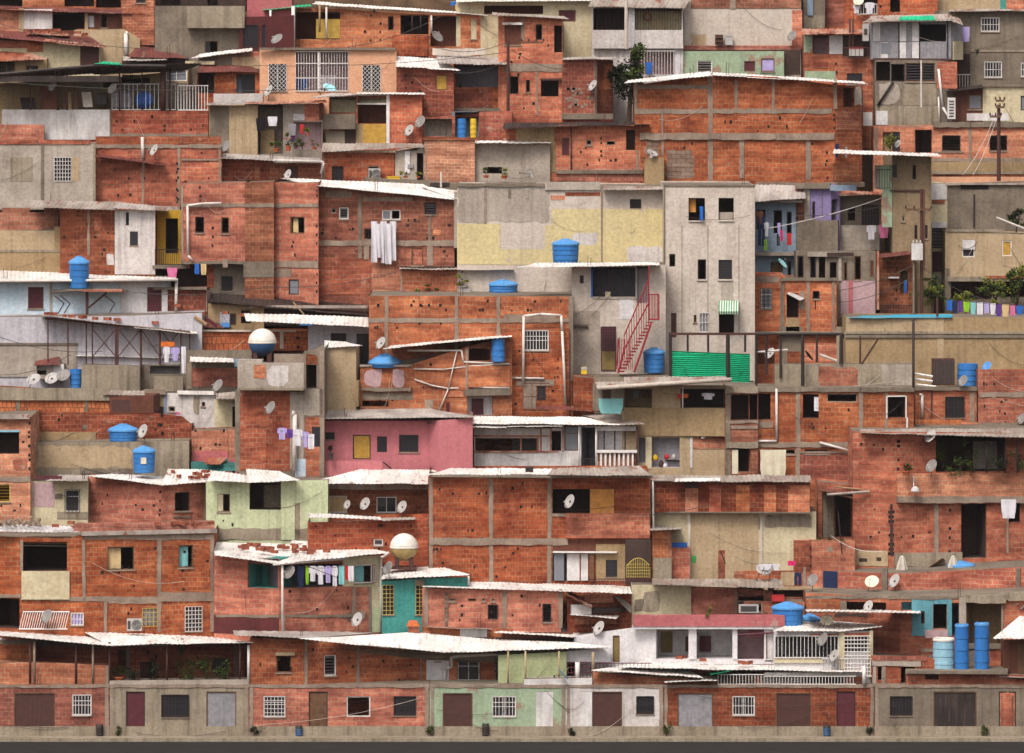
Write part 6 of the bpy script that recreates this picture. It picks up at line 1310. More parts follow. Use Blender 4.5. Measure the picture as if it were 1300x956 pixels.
h.rect(232, 172, 272, 255, 'mint_worn', 'plaster_face', .02); h.rect(354, 172, 420, 262, 'white_clean', 'curtain', .02); h.rect(236, 345, 385, 390, 'mint_worn', 'plaster_base', .02); h.teeth(388, 300, 400, 9).teeth(572, 290, 400, 9)
h.roof([(220, 165), (540, 158), (530, 140), (222, 138)], 'rust_bright', dyf=-.5, yb=1).rect(275, 302, 350, 332, 'brick_dark', 'vent_block', .03); h.rect(420, 170, 575, 275, 'dark_room', 'shade_wall', .01)
h.post(455, 90, 280, 'iron_brown', .05, -.3).post(470, 90, 280, 'iron_brown', .05, -.3); h.rail(420, 230, 560, 282, 'iron_brown', -.4, .2)
h = House('metal_shack', 'hillside shack walled with grey and lilac metal sheets on stilts over bare concrete', 150, cat='shack')
h.wall([(560, .2, 100), (945, 0, 92), (1000, .5, 105)], 'grey_panel', [(792, 118, 922, 202, 'R', ('black', .8))], bot=290, inset=.05, depth=3.5)
for i, (a, b, m) in enumerate(((568, 602, 'white_metal'), (604, 640, 'grey_panel'), (642, 690, 'grey_panel'), (694, 728, 'white_metal'), (730, 755, 'grey_panel'), (757, 790, 'white_metal'))):
    h.rect(a, 108, b, 200, m, 'metal_sheet', .03); h.rect(a, 205, b, 282, ('grey_panel', 'white_metal')[i % 2], 'metal_sheet', .03)
h.rect(606, 208, 652, 262, 'glass_grey', 'pane', .04)
for a, b in ((793, 826), (828, 862), (864, 898), (900, 922)): h.rect(a, 204, b, 284, 'grey_panel', 'metal_sheet', .03)
for x in (690, 790, 926): h.rect(x, 100, x + 6, 290, 'iron', 'frame_post', .05)
h.rect(955, 200, 1000, 290, 'cream', 'board', .05); h.rect(565, 284, 950, 292, 'iron_brown', 'floor_edge', .15)
h.roof([(515, 108), (950, 98), (930, 66), (560, 78)], 'zinc_old', dyf=-.5, yb=1.8, sag=.05).roof([(690, 98), (870, 94), (860, 74), (700, 80)], 'green_sheet', dyf=-.45, yb=.5).roof([(930, 95), (1005, 118), (990, 90), (930, 70)], 'zinc_old', dyf=-.3, yb=1.2)
h = House('concrete_house', 'raw concrete lower house with a row of louvres under the sheet-metal shack', 162)
h.wall([(578, .4, 292), (890, .3, 292), (930, .3, 292), (975, .5, 300)], 'concrete', [(582, 300, 650, 392, 'R', ('dark_room', 1)), (654, 310, 722, 396, 'od'), (724, 306, 800, 396, 'ln'), (806, 306, 868, 396, 'ln')], inset=.05)
h.rect(878, 300, 975, 430, 'brick', 'brick_face', .02); h.patch(590, 400, 700, 510, 'concrete_light').patch(710, 400, 880, 515, 'concrete_stained').rect(578, 515, 890, 610, 'concrete_stained', 'lower_wall', .05); h.rect(798, 292, 803, 520, 'iron_white', 'pipe', .06)
h.pipe([(665, 398), (590, 512)], 'iron', .06, .1).pipe([(885, 335), (905, 520), (935, 590)], 'iron_white', .06, .15).pipe([(885, 470), (890, 590)], 'iron_white', .04, .1)
h.rect(520, 545, 563, 610, 'white_metal', 'board', .08); h.rect(582, 538, 638, 606, 'white_clean', 'board', .08); h.rect(435, 430, 490, 532, 'iron_brown', 'shutter', .02, -.2)
h = House('plank_shack', 'reddish-brown plank shed beside the white plaster wall at right', 154, cat='shed')
h.wall([(918, .2, 440), (1100, .1, 425)], 'brown_wall', [(1030, 460, 1095, 530, 'gnG')], bot=600, inset=.05, depth=2.5).roof([(915, 442), (1110, 425), (1100, 412), (930, 430)], 'roof_black', yb=1.2)
for i in range(9): h.rect(925 + i * 11, 450, 928 + i * 11, 590, 'iron_brown', 'plank_joint', .01)
h = House('plaster_house', 'off-white plaster house with half-hidden window at the right edge', 154)
h.wall([(1100, .1, 420), (1420, .0, 412)], 'cream', [(1284, 465, 1330, 536, 'gdG')], bot=600, inset=.05, depth=3.5).rect(1022, 550, 1225, 585, 'white_metal', 'panel', .4, .3)
h.ledge(1100, 410, 1420, 420, 'concrete', .15, 'coping')
h = House('brick_house', 'long brick house with two slatted windows behind the wooden power pole', 216)
h.wall([(570, .4, 615), (735, .3, 618), (858, .1, 608), (1040, 0, 605), (1420, 0, 602)], 'brick_bright', [(615, 642, 658, 735, 'R', ('tan', .3)), (660, 640, 698, 735, 'gd'), (770, 630, 852, 742, 'R', ('dark_room', 1.2)), (902, 657, 992, 733, 'ld', 'iron'), (1132, 657, 1218, 731, 'ld', 'iron')], inset=.05)
h.beam(858, 592, 1420, 618, 'concrete', .15).cols([1038], 620, 770, 16).beam(850, 768, 1420, 785, 'mortar', .05).rect(850, 785, 1420, 835, 'tan', 'plaster_band', .06); h.rect(850, 832, 1420, 845, 'concrete_stained', 'dark_ledge', .12)
h.rect(575, 620, 590, 735, 'mortar', 'column', .03); h.rect(860, 735, 1010, 742, 'mortar', 'sill', .05)
T(3, 1)
h.rect(850, 55, 1420, 92, 'peach', 'plaster_band', .07)
T(3, 0)
h = House('concrete_house', 'tall drab tenement wall with white awning roof and power meter box', 376)
T(3, 1)
h.wall([(662, .3, -55), (850, .1, -40)], 'drab', [(768, 290, 782, 358, 'od'), (820, 290, 832, 355, 'od'), (660, -5, 684, 60, 'gd'), (758, 0, 776, 68, 'od'), (705, 245, 722, 272, 'oc')], inset=.05).rect(612, 60, 660, 300, 'mint_worn', 'plaster_face', .0, -.6)
h.rect(808, 120, 816, 500, 'rust_roof', 'drainpipe', .1); h.rect(650, 118, 816, 125, 'iron_brown', 'pipe', .1); h.patch(600, 0, 660, 120, 'mint_worn')
h.roof([(370, -60), (900, -45), (880, -58), (380, -78)], 'zinc_white', dyf=-1.0, yb=2.0, label='white awning roof')
h.rect(570, 0, 660, 118, 'concrete_light', 'side_wall', -.2, -.5); h.rail(585, 20, 655, 110, 'iron', -.1, .12)
# -------------------------------- tile 3 row 1
h = House('plaster_house', 'light blue two-level gallery draped with clothes beside the grey tower', 345)
h.wall([(-10, .2, 168), (192, .1, 165)], 'blue_grey', [(0, 215, 45, 318, 'R', ('dark_room', 1.2)), (84, 218, 125, 330, 'R', ('dark_room', 1.2)), (148, 225, 172, 330, 'od'), (70, 468, 130, 520, 'R', ('tan', .6)), (152, 465, 170, 545, 'od')], inset=.05)
h.ledge(-10, 420, 212, 436, 'concrete_light', .5, 'slab_edge').roof([(-15, 175), (240, 160), (235, 100), (-15, 92)], 'zinc_grey', dyf=-.7, yb=2).ledge(-15, 166, 225, 178, 'zinc_old', .6, 'lower_eave')
h = House('plaster_house', 'small lilac-walled flat with concrete posts behind crossing cables', 342)
h.wall([(192, .3, 105), (262, .2, 105), (362, .1, 105), (408, .3, 105)], 'lilac', [(272, 175, 286, 262, 'od'), (366, 165, 400, 265, 'R', ('grey_room', .5))], inset=.05)
h.rect(195, 115, 240, 265, 'brick_worn', 'side_wall', .03); h.rect(236, 110, 262, 268, 'concrete_light', 'pillar', .08); h.rect(192, 266, 402, 415, 'concrete', 'balcony_front', .4); h.rect(192, 88, 362, 112, 'concrete', 'slab_edge', .3); h.rect(318, 110, 322, 262, 'concrete', 'seam', .02)
h.rect(362, 96, 490, 122, 'blue_grey', 'beam', .2)
h = House('plaster_house', 'faded pink-washed ground storeys with shadowy openings under the lilac flat', 398)
h.wall([(192, .3, 418), (400, .1, 418), (580, 0, 418)], 'concrete', [(200, 440, 230, 545, 'od'), (262, 445, 290, 548, 'od'), (304, 445, 335, 548, 'R', ('dark_room', .8)), (357, 470, 390, 548, 'R', ('dark_room', .8)), (424, 470, 443, 560, 'on'), (476, 440, 510, 556, 'on'), (553, 462, 572, 542, 's', 'brown_wall')], inset=.05)
h.rect(410, 560, 578, 735, 'pink_pale', 'plaster_face', .02); h.rect(448, 560, 470, 730, 'pink_worn', 'paint_strip', .025); h.rect(252, 420, 400, 442, 'concrete_light', 'beam', .2); h.rect(345, 422, 475, 440, 'dark_room', 'gap', .21, .2)
h.rect(586, 415, 598, 700, 'rust_bright', 'drainpipe', .1); h.rect(400, 420, 415, 560, 'concrete_light', 'pillar', .1)
h = House('brick_house', 'shaded cluttered balcony room with iron-barred window above the street cables', 330)
h.wall([(405, .3, 150), (608, .2, 138)], 'concrete', [(445, 205, 480, 268, 'R', ('dark_room', .8)), (512, 192, 595, 290, 'gd+bm')], bot=None, inset=.05).roof([(400, 145), (632, 140), (620, 128), (400, 120)], 'rust_bright', dyf=-.6, yb=1.5)
h.rect(405, 290, 600, 410, 'concrete_light', 'balcony_front', .35)
h = House('brick_house', 'red brick entrance recess with a blue cloth hanging beside the dark doorway', 390)
h.wall([(598, .3, 435), (768, .3, 425)], 'brick_dark', [(700, 512, 735, 620, 'R', ('dark_room', .8))], inset=.05).roof([(600, 450), (748, 432), (740, 415), (605, 430)], 'rust_roof', dyf=-.5, yb=1).rail(590, 680, 770, 722, 'iron', -.6, .12).teeth(680, 470, 660, 8).rect(640, 540, 690, 546, 'white_clean', 'lamp_awning', .5)
h.rect(700, 620, 735, 690, 'brick_worn', 'brick_face', .02)
# brick bright house tile3 left
h = House('brick_house', 'bright orange brick house with tilted white awning and dark concrete columns', 420)
h.wall([(-12, .2, 535), (112, .1, 520), (145, 0, 555), (392, 0, 558)], 'brick_bright', [(22, 598, 76, 695, 'gwG+xd'), (148, 620, 205, 738, 'R', ('dark_room', .8)), (274, 610, 308, 648, 'od')], inset=.05)
h.rect(-12, 518, 112, 538, 'brick_bright', 'parapet', .03); h.cols([128], 560, 850, 24, 'concrete').cols([252, 375], 560, 812, 16).rect(118, 545, 395, 560, 'concrete', 'beam', .1); h.rect(212, 610, 236, 700, 'mortar', 'pillar', .02); h.rect(0, 535, 110, 568, 'mortar', 'patch', .02); h.rect(-15, 805, 395, 822, 'concrete_stained', 'slab_edge', .3); h.rect(145, 740, 210, 808, 'tan', 'plaster_base', .02)
h.roof([(148, 622), (212, 655), (238, 640), (160, 612)], 'white_metal', dyf=-.7, yb=.8, corr=False); h.rect(285, 655, 290, 700, 'black', 'stain_drip', .01)
T(3, 2)
h.rect(-12, -20, 110, 90, 'brick_bright', 'lower_wall', .02); h.rect(225, 60, 390, 150, 'brick_bright', 'lower_wall', .02); h.rect(110, -20, 225, 160, 'concrete', 'lower_wall', .02); h.rect(390, -20, 425, 160, 'concrete_stained', 'column', .05)
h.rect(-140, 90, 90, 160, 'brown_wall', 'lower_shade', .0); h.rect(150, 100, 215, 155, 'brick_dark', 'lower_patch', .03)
# beige long wall
T(3, 1)
h = House('plaster_wall', 'long stained beige wall with a blue strip on top below the coloured washing', 492, cat='wall')
h.wall([(435, .2, 738), (900, .1, 736), (1420, 0, 742)], 'tan', depth=4.5, inset=.03, lid='concrete', bot=None).rect(430, 806, 1420, 818, 'concrete_stained', 'ledge', .08); h.rect(436, 742, 880, 806, 'beige', 'plaster_face', .01); h.rect(880, 740, 910, 1035, 'beige', 'pilaster', .03)
h.roof([(440, 738), (955, 736), (950, 724), (520, 726)], 'cyan_sheet', dyf=.1, yb=1.5, corr=False, label='pale blue strip of roofing')
T(3, 2)
h.rect(430, 20, 1420, 34, 'concrete', 'ledge', .07)
T(3, 1)
h = House('plaster_house', 'sand-coloured flat-roofed house with a ragged top edge and two little shuttered windows', 352)
h.wall([(918, .1, 318), (1150, .1, 322), (1420, .1, 335)], 'beige', [(1000, 360, 1060, 445, 'gw'), (1194, 365, 1240, 440, 'sw', 'door_yellow')], inset=.05, rag=.3, bot=540)
h.rect(1000, 362, 1062, 408, 'white_metal', 'shutter', .05); h.rect(920, 310, 1200, 322, 'concrete_stained', 'coping', .06); h.rect(920, 500, 940, 540, 'concrete', 'corner', .03)
h = House('plaster_house', 'dim barred ground storey behind shrubs under the sand-coloured house', 380)
h.wall([(918, .3, 540), (1420, .3, 540)], 'concrete', [(945, 562, 1140, 650, 'R+bm', ('dark_room', 1)), (1180, 560, 1420, 640, 'R', ('dark_room', 1.2))], inset=.05, depth=2.5).rect(930, 540, 1420, 562, 'concrete_stained', 'beam', .2); h.rect(1110, 535, 1290, 548, 'brick_worn', 'brick_edge', .25)
h = House('block_house', 'windowless dark grey block building at the right edge', 295)
h.wall([(925, .1, 98), (1420, 0, 84)], 'concrete', inset=.05, depth=4).rect(992, 92, 1128, 116, 'black', 'vent_slot', .02); h.rect(1054, 140, 1062, 300, 'iron', 'pipe', .06); h.ledge(920, 84, 1420, 94, 'zinc_old', .15, 'coping')
h = House('plaster_house', 'thin layered white and pink wall strip left of the grey block building', 300)
h.wall([(848, .2, 88), (928, .2, 88)], 'cream', inset=.05).rect(850, 90, 925, 165, 'white_metal', 'fluted_panel', .05); h.rect(852, 168, 915, 185, 'brick_worn', 'brick_band', .04); h.rect(850, 275, 922, 302, 'white_metal', 'roof_edge', .3)
h.rect(855, 305, 918, 400, 'grey_room', 'barred_opening', .02); h.rail(855, 305, 918, 400, 'iron', -.2, .12, 'x'); h.rect(855, 418, 912, 515, 'maroon', 'door', .04)
# ================================================================ movable things
PX()
def tank(x0, x1, yt, yb, b, label, dy=1.0, mat='tank_blue', lid='tank_lid', taper=.86, dome=.22, group=None, kind='water_tank', sticker=False):
    Y = Yb(b) + dy; c = W((x0 + x1) / 2, yb, Y); r = (x1 - x0) / 2 * Y / F; H = (yb - yt) * Y / F; o = empty(kind, c, label, 'water tank', group)
    dz = min(H * dome, .45); hb = H - dz; mb = MB(); mb.smooth = False; pr = [(r * taper * .97, 0), (r * taper, .03)]; n = 4
    for i in range(1, n + 1):
        t = i / n; rr = r * (taper + (.93 - taper) * t); z = hb * t
        pr += [(rr, z - .05), (rr + .018, z - .03), (rr + .018, z - .0)] if i < n else [(rr, z - .02)]
    mb.lathe(c, pr, 28); mb.build('tank_body', mat, o)
    if dome:
        mb = MB(); mb.lathe(c, [(r * .9, hb - .02), (r * 1.0, hb - .03), (r * 1.0, hb + .04), (r * .93, hb + .07), (r * .62, hb + dz * .62), (r * .3, hb + dz * .82), (r * .27, hb + dz), (.02, hb + dz + .01)], 28)
        l = mb.build('lid', lid, o)
        mb = MB()
        for i in range(8):
            a = math.pi * i / 4; mb.rod(c + Vector((r * .3 * math.cos(a), r * .3 * math.sin(a), hb + dz * .85)), c + Vector((r * .9 * math.cos(a), r * .9 * math.sin(a), hb + .09)), .015, 4)
        mb.build('lid_rib', lid, l)
    if sticker:
        mb = MB(); mb.bx(c.x - .12, c.x + .12, Y - r * .93 - .03, Y - r * .93 + .0, c.z + hb * .45, c.z + hb * .75); mb.build('paper_sticker', 'cloth_cream', o)
    return o
tank(87, 114, 325, 366, 402, 'tall blue water tank on the white roof of the light-blue cottage', -.3)
tank(137, 176, 538, 562, 600, 'wide blue water tank with a big lid on the lichen-stained concrete wall', .8, dome=.35)
tank(168, 198, 566, 600, 668, 'blue water tank with a white paper sticker on the white roof', 1.6, sticker=True)
tank(88, 104, 468, 493, 494, 'blue water tank beside the three white dishes', .3, dome=0)
tank(700, 736, 303, 335, 392, 'round blue water tank with domed lid against the pale yellow wall', -1.3)
tank(620, 658, 355, 377, 388, 'low wide blue water tank between plants and the mottled shed', -.8, dome=.3, taper=.92)
tank(467, 511, 449, 466, 530, 'half-sunken blue tank with only its lid and rim above the painted parapet', 1.0, dome=.7)
tank(816, 845, 441, 473, 478, 'blue water tank at the foot of the red staircase beside the grey wall', -.5)
tank(624, 641, 429, 459, 530, 'slim blue barrel in the brick niche under the sloping roof', -.3, dome=0, taper=1, mat='tank_blue')
tank(979, 1021, 764, 800, 838, 'big blue water tank with ribbed lid behind the pink parapet', .9, dome=.22)
tank(1014, 1042, 779, 792, 846, 'low blue tank lid peeking over the bright white roof', 2.5, dome=.6)
tank(1202, 1238, 712, 728, 744, 'blue water tank half hidden behind the long brick parapet and folded parasols', 1.0, dome=.4)
tank(1184, 1212, 809, 852, 868, 'pale blue cylindrical tank with cream lid on the concrete slab', .9, 'tank_pale', 'tank_white', .99, .08)
tank(1212, 1230, 793, 855, 868, 'left of the two tall slim blue water cylinders on the slab', .6, taper=.97, dome=.03)
tank(1237, 1256, 791, 855, 868, 'right one of the two tall slim blue water cylinders on the slab', .6, taper=.97, dome=.03)
tank(1215, 1242, 461, 490, 545, 'square-shouldered blue water tank beside the dark cage box on the rooftop', 1.2, dome=0, taper=.97)
tank(581, 592, 150, 175, 186, 'royal blue drum standing beside the yellow drum on the ledge', -.4, mat='tank_blue', dome=0, taper=1, kind='plastic_drum')
tank(586 + 11, 605, 150, 175, 186, 'yellow plastic drum standing beside the royal blue drum', -.4, mat='plastic_yellow', dome=0, taper=1, kind='plastic_drum')
def ball_tank(x0, x1, yt, yb, b, dy, top, low, label, split=.5):
    Y = Yb(b) + dy; r = (x1 - x0) / 2 * Y / F; c = W((x0 + x1) / 2, (yt + yb) / 2, Y); h = (yb - yt) / 2 * Y / F; o = empty('spherical_water_tank', c - Vector((0, 0, h)), label, 'water tank')
    for nm, m, a0, a1 in (('tank_top', top, 0, 90), ('tank_base', low, -75, 0)):
        mb = MB(); mb.smooth = True; mb.lathe(c, [(max(.01, r * math.cos(math.radians(a0 + (a1 - a0) * i / 9))) + (0 if a0 == 0 else -.01), h * math.sin(math.radians(a0 + (a1 - a0) * i / 9))) for i in range(10)], 28); mb.build(nm, m, o)
    mb = MB(); mb.lathe(c, [(r * 1.01, -.04), (r * 1.03, 0), (r * 1.01, .04)], 28); mb.build('seam_band', top, o)
    mb = MB()
    for s_ in (-.5, .5): mb.bx(c.x + s_ * r - .1, c.x + s_ * r + .1, Y - .3, Y + .3, c.z - h - .28, c.z - h + .16)
    mb.bx(c.x - r * .9, c.x + r * .9, Y - .35, Y + .35, c.z - h - .34, c.z - h - .24); mb.build('stand', 'iron_brown', o)
ball_tank(495, 531, 677, 712, 800, 1.8, 'tank_white', 'tank_yellow', 'round tank, cream above and mustard below, on the teal house roof')
ball_tank(315, 351, 417, 452, 628, 2.4, 'tank_white', 'tank_navy', 'round tank, cream above and navy below, on the patched concrete house')

# ---- satellite dishes: one prototype, copied with its parts
def dish_proto(mat):
    o = bpy.data.objects.new('satellite_dish', None); scn.collection.objects.link(o); o['org_'] = [0, 0, 0]
    mb = MB(); mb.smooth = True; n = 24; vs = []; rings = 5
    for sgn in (0, 1):
        for j in range(rings + 1):
            r = .5 * j / rings
            for i in range(n):
                t = 2 * math.pi * i / n; vs.append((r * math.cos(t) * .94, -.38 * r * r + sgn * .012, r * math.sin(t)))
    K = (rings + 1) * n; fs = []
    for q in (0, K):
        for j in range(rings):
            for i in range(n): fs.append((q + j * n + i, q + j * n + (i + 1) % n, q + (j + 1) * n + (i + 1) % n, q + (j + 1) * n + i))
    fs += [(rings * n + i, rings * n + (i + 1) % n, K + rings * n + (i + 1) % n, K + rings * n + i) for i in range(n)]
    # dish looks along -Y of its own frame; turned up and aside
    rot = Vector((0, 0, 0))
    from mathutils import Euler
    E = Euler((math.radians(-28), 0, math.radians(-50)))
    mb.add([E.to_matrix() @ Vector(v) for v in vs], fs); rf = mb.build('reflector', mat, o)
    M_ = E.to_matrix(); mb = MB(); tip = M_ @ Vector((0, -.52, -.22)); mb.rod(M_ @ Vector((0, -.08, -.5)), tip, .014, 6); mb.build('feed_arm', 'dish_dark', o)
    mb = MB(); mb.rod(tip, M_ @ Vector((0, -.42, -.1)), .035, 8); mb.rod(tip + Vector((0, 0, -.03)), tip + Vector((0, 0, .03)), .03, 6); mb.build('receiver', 'dish_white', o)
    mb = MB(); a = M_ @ Vector((0, .02, 0)); k = a + Vector((.0, .16, -.08)); mb.rod(a, k, .025, 6); mb.rod(k, k + Vector((.02, .05, -.62)), .022, 6); mb.bx(k.x - .07, k.x + .1, k.y + .0, k.y + .1, k.z - .66, k.z - .63); mb.build('mast', 'dish_dark', o)
    mb = MB(); mb.rod(M_ @ Vector((0, -.005, .0)), M_ @ Vector((0, -.03, .0)), .085, 14); mb.build('centre_mark', 'dish_dark' if mat == 'dish_white' else mat, rf)
    return o
PROTO = {}
def copy_tree(o, parent=None):
    c = o.copy(); scn.collection.objects.link(c); c.parent = parent
    for ch in list(o.children): copy_tree(ch, c)
    return c
def dish(x, y, d, b, label, dy=-.35, mat='dish_white', rz=0, ry=0):
    Y = Yb(b) + dy
    if mat == 'dish_white' and R.random() < .4: mat = 'dish_grey'
    if mat not in PROTO: o = PROTO[mat] = dish_proto(mat)
    else: o = copy_tree(PROTO[mat])
    o.location = W(x, y, Y); s = d * Y / F; o.scale = (s, s, s); o.rotation_euler = (0, math.radians(ry + jit(6)), math.radians(rz + jit(8))); tag(o, label, 'satellite dish', 'satellite dishes on the houses')
for a in [(43, 482, 19, 494, 'leftmost of the three white dishes beside the concrete box', .3, 'dish_white', 20, 25), (66, 481, 19, 494, 'middle one of the three white dishes beside the concrete box', .2, 'dish_white', 20, 25), (81, 477, 19, 494, 'rightmost of the three white dishes, touching the blue tank', .1, 'dish_white', 20, 20),
          (277, 490, 18, 548, 'white dish on the roof of the narrow cream room'), (344, 518, 18, 628, 'tilted white dish on the shadowed brick under the patched balcony'), (182, 548, 19, 600, 'white dish standing right of the wide blue tank'),
          (60, 783, 19, 800, 'white dish in front of the slanted awning grille', -.9), (67, 110, 14, 180, 'left dish hanging under the black canopy', -.6), (143, 113, 15, 180, 'right dish hanging under the black canopy', -.6),
          (196, 191, 16, 258, 'dish above the lopsided rusty awning edge'), (287, 186, 16, 250, 'dish mounted at the left of the dim brick front with white gutter'), (352, 50, 17, 130, 'dish poking up at the left corner of the peach house roof', -.2, 'dish_white', 0, 25),
          (341, 116, 16, 130, 'dish on the wall below the left barred window of the peach house'), (418, 112, 18, 182, 'cyan dish in front of the veranda of the peach house', -.8, 'dish_cyan', 30, 60), (555, 47, 17, 66, 'dish on the white pipe between open bay and brown recess', -.4, 'dish_white', 0, 95),
          (520, 166, 16, 182, 'lower of the two dishes beside the orange brick wall'), (534, 155, 17, 182, 'upper of the two dishes beside the orange brick wall'), (753, 109, 16, 156, 'white dish on the dark brick house beside the tree'),
          (830, 200, 15, 238, 'dish behind the plywood booth', .3), (828, 195, 16, 238, 'white dish lying level on top of the plywood booth', 0, 'dish_white', 30, 60), (672, 221, 16, 232, 'pale round dish on the annex sill', -.5, 'dish_white', 30, 95), (366, 222, 14, 375, 'grey wire dish at the left end of the long sloping white roof', 4.0),
          (441, 641, 12, 668, 'small dish left under the zinc roof beside the curtained window', -.4), (464, 640, 17, 668, 'grey dish left of the white-framed window below the pink house'), (511, 644, 17, 668, 'grey dish right of the white-framed window below the pink house'), (484, 436, 17, 512, 'dish on the upper left corner of the brick grid block'),
          (592, 549, 19, 607, 'grey dish on the right wall of the pink house'), (368, 727, 19, 801, 'dish in front of the laundry balcony', -.3), (454, 787, 19, 801, 'dish low on the brick wall beside the teal house'), (493, 722, 19, 800, 'dish on the roof edge of the teal house'),
          (724, 637, 19, 748, 'white dish at the dark balcony of the central brick house', -.5), (761, 798, 20, 812, 'white dish standing on the ragged white roofs'), (714, 857, 20, 868, 'pale cyan dish at the bottom edge', -.6, 'dish_cyan', 60, 95),
          (968, 724, 19, 750, 'left of the pair of dishes above the small brick ledge', -.3, 'dish_white', 60, 30), (976, 723, 17, 750, 'right of the pair of dishes above the small brick ledge'), (982, 743, 18, 750, 'grey dish hanging below the pair on the brick ledge', -.6), (1032, 737, 18, 757, 'dish just left of the navy cloth'),
          (1107, 739, 19, 757, 'cream round dish on the bowed parapet left of its column', -.4, 'dish_cream', 30, 25), (1136, 738, 19, 757, 'white dish on the bowed parapet right of its column'), (1103, 770, 16, 812, 'half-shaded dish under the bowed parapet'), (1050, 788, 18, 856, 'cream dish standing on the flat white roof', 1.2, 'dish_cream', 30, 20),
          (1045, 812, 19, 856, 'upper dish on the white grille balcony', -.4), (1059, 833, 17, 856, 'lower dish on the white grille balcony', -.4), (1298, 767, 16, 812, 'dish cut off by the right edge above the steep tin roof'),
          (1182, 554, 18, 712, 'upper dish in front of the shaded plant balcony', -.5), (1183, 592, 18, 712, 'lower dish standing on the plant balcony parapet', -.5), (1223, 484, 16, 545, 'dish leaning against the rooftop blue tank', -.3), (1253, 466, 15, 545, 'blue dish on the dark red brick wall', .5, 'dish_blue'),
          (1298, 532, 16, 552, 'dish at the right edge under the brick beam'), (978, 449, 16, 480, 'grey dish among dark posts left of the concrete parapet', .6), (1026, 452, 17, 480, 'black dish among the posts above the concrete parapet', .6, 'dish_dark', 60, 95), (993, 335, 16, 400, 'pale mint dish above the bright orange brick house', .2, 'dish_cyan', 30, 95),
          (1006, 46, 15, 64, 'dish on the plaster wall near the mint green house'), (1090, 2, 14, 30, 'cream dish at the very top edge', -.3, 'dish_cream', 30, 20), (1140, 183, 11, 216, 'tiny white dish above the white awning roof', -.3), (645, 162, 12, 190, 'small dish by the power pole at the annex', -.3), (1220, 350, 0, 352, '') ]:
    if a[2]: dish(a[0], a[1], a[2], a[3], a[4], *a[5:])

# ---- cloth and laundry
def garment(x0, y0, x1, y1, b, dy, color, label, kind='towel', group=None, name=None, amp=.03):
    Y = Yb(b) + dy; A, B = W(x0, y1, Y), W(x1, y0, Y); w, h = B.x - A.x, B.z - A.z; mb = MB(); mb.smooth = True; ph = R.random() * 6
    def quadpatch(ax, bx_, az, bz, nx=6, ny=6, prof=None):
        vs = []; m = (nx + 1) * (ny + 1)
        for s_ in (0, .006):
            for j in range(ny + 1):
                v = j / ny; q = prof(v) if prof else 0
                for i in range(nx + 1):
                    u = i / nx; X = ax + q + (bx_ - ax - 2 * q) * u; Z = az + (bz - az) * v; vs.append((A.x + X * w, Y + s_ + amp * (1.2 - v) * math.sin(ph + u * max(7, w * 16) + v * 2), A.z + Z * h + (jit(.008) if j == 0 else 0)))
        fs = []
        for k in (0, m):
            for j in range(ny):
                for i in range(nx): a = k + j * (nx + 1) + i; fs.append((a, a + 1, a + nx + 2, a + nx + 1))
        mb.add(vs, fs)
    if kind == 'towel': quadpatch(0, 1, 0, 1, 10, 6, lambda v: .1 * (1 - v) * (.6 + .5 * math.sin(v * 5 + ph)))
    elif kind == 'shirt': quadpatch(.18, .82, 0, 1); quadpatch(0, .2, .52, .95, 3, 3); quadpatch(.8, 1, .52, .95, 3, 3)
    elif kind == 'trousers': quadpatch(.05, .95, .7, 1); quadpatch(.03, .45, 0, .72, 4); quadpatch(.55, .97, 0, .72, 4)
    o = mb.build(name or {'towel': 'towel', 'shirt': 'shirt', 'trousers': 'trousers'}[kind], 'cloth_' + color, None, (A + Vector((w / 2, 0, 0))))
    tag(o, label, {'towel': 'cloth', 'shirt': 'shirt', 'trousers': 'trousers'}[kind], group); return o
def line(x0, y0, x1, y1, b, dy, label, name='clothes_line', mat='iron', r=.008, sag=.1, cat='clothes line', b2=None, dy2=None, group=None):
    Ya = Yb(b) + dy; Yc = Yb(b if b2 is None else b2) + (dy if dy2 is None else dy2); A, B = W(x0, y0, Ya), W(x1, y1, Yc); pts = []
    for i in range(13): t = i / 12; pts.append(A.lerp(B, t) - Vector((0, 0, sag * 4 * t * (1 - t))))
    mb = MB(); mb.path(pts, r, 5); o = mb.build(name, mat, None, A.lerp(B, .5)); tag(o, label, cat, group)
# long colourful line on the right wall
x = 1202; items = [('blue', 8), ('navy', 7), ('purple', 6), ('lime', 9), ('teal', 8), ('white', 9), ('lilac', 8), ('white', 8), ('purple', 7), ('beige', 10), ('pink', 8), ('blue', 10)]
line(1198, 379, 1300, 388, 492, .3, 'clothes line of bright towels strung above the long beige wall', sag=.06)
ordn = ['first', 'second', 'third', 'fourth', 'fifth', 'sixth', 'seventh', 'eighth', 'ninth', 'tenth', 'eleventh', 'twelfth']
for i, (c, w) in enumerate(items):
    garment(x, 381 + i * .6, x + w - 1, 395 + i * .5 + R.uniform(-2, 3), 492, .3, c, f'{c} towel, {ordn[i]} from the left on the line above the beige wall', 'towel', 'towels on the line above the beige wall', amp=.015); x += w
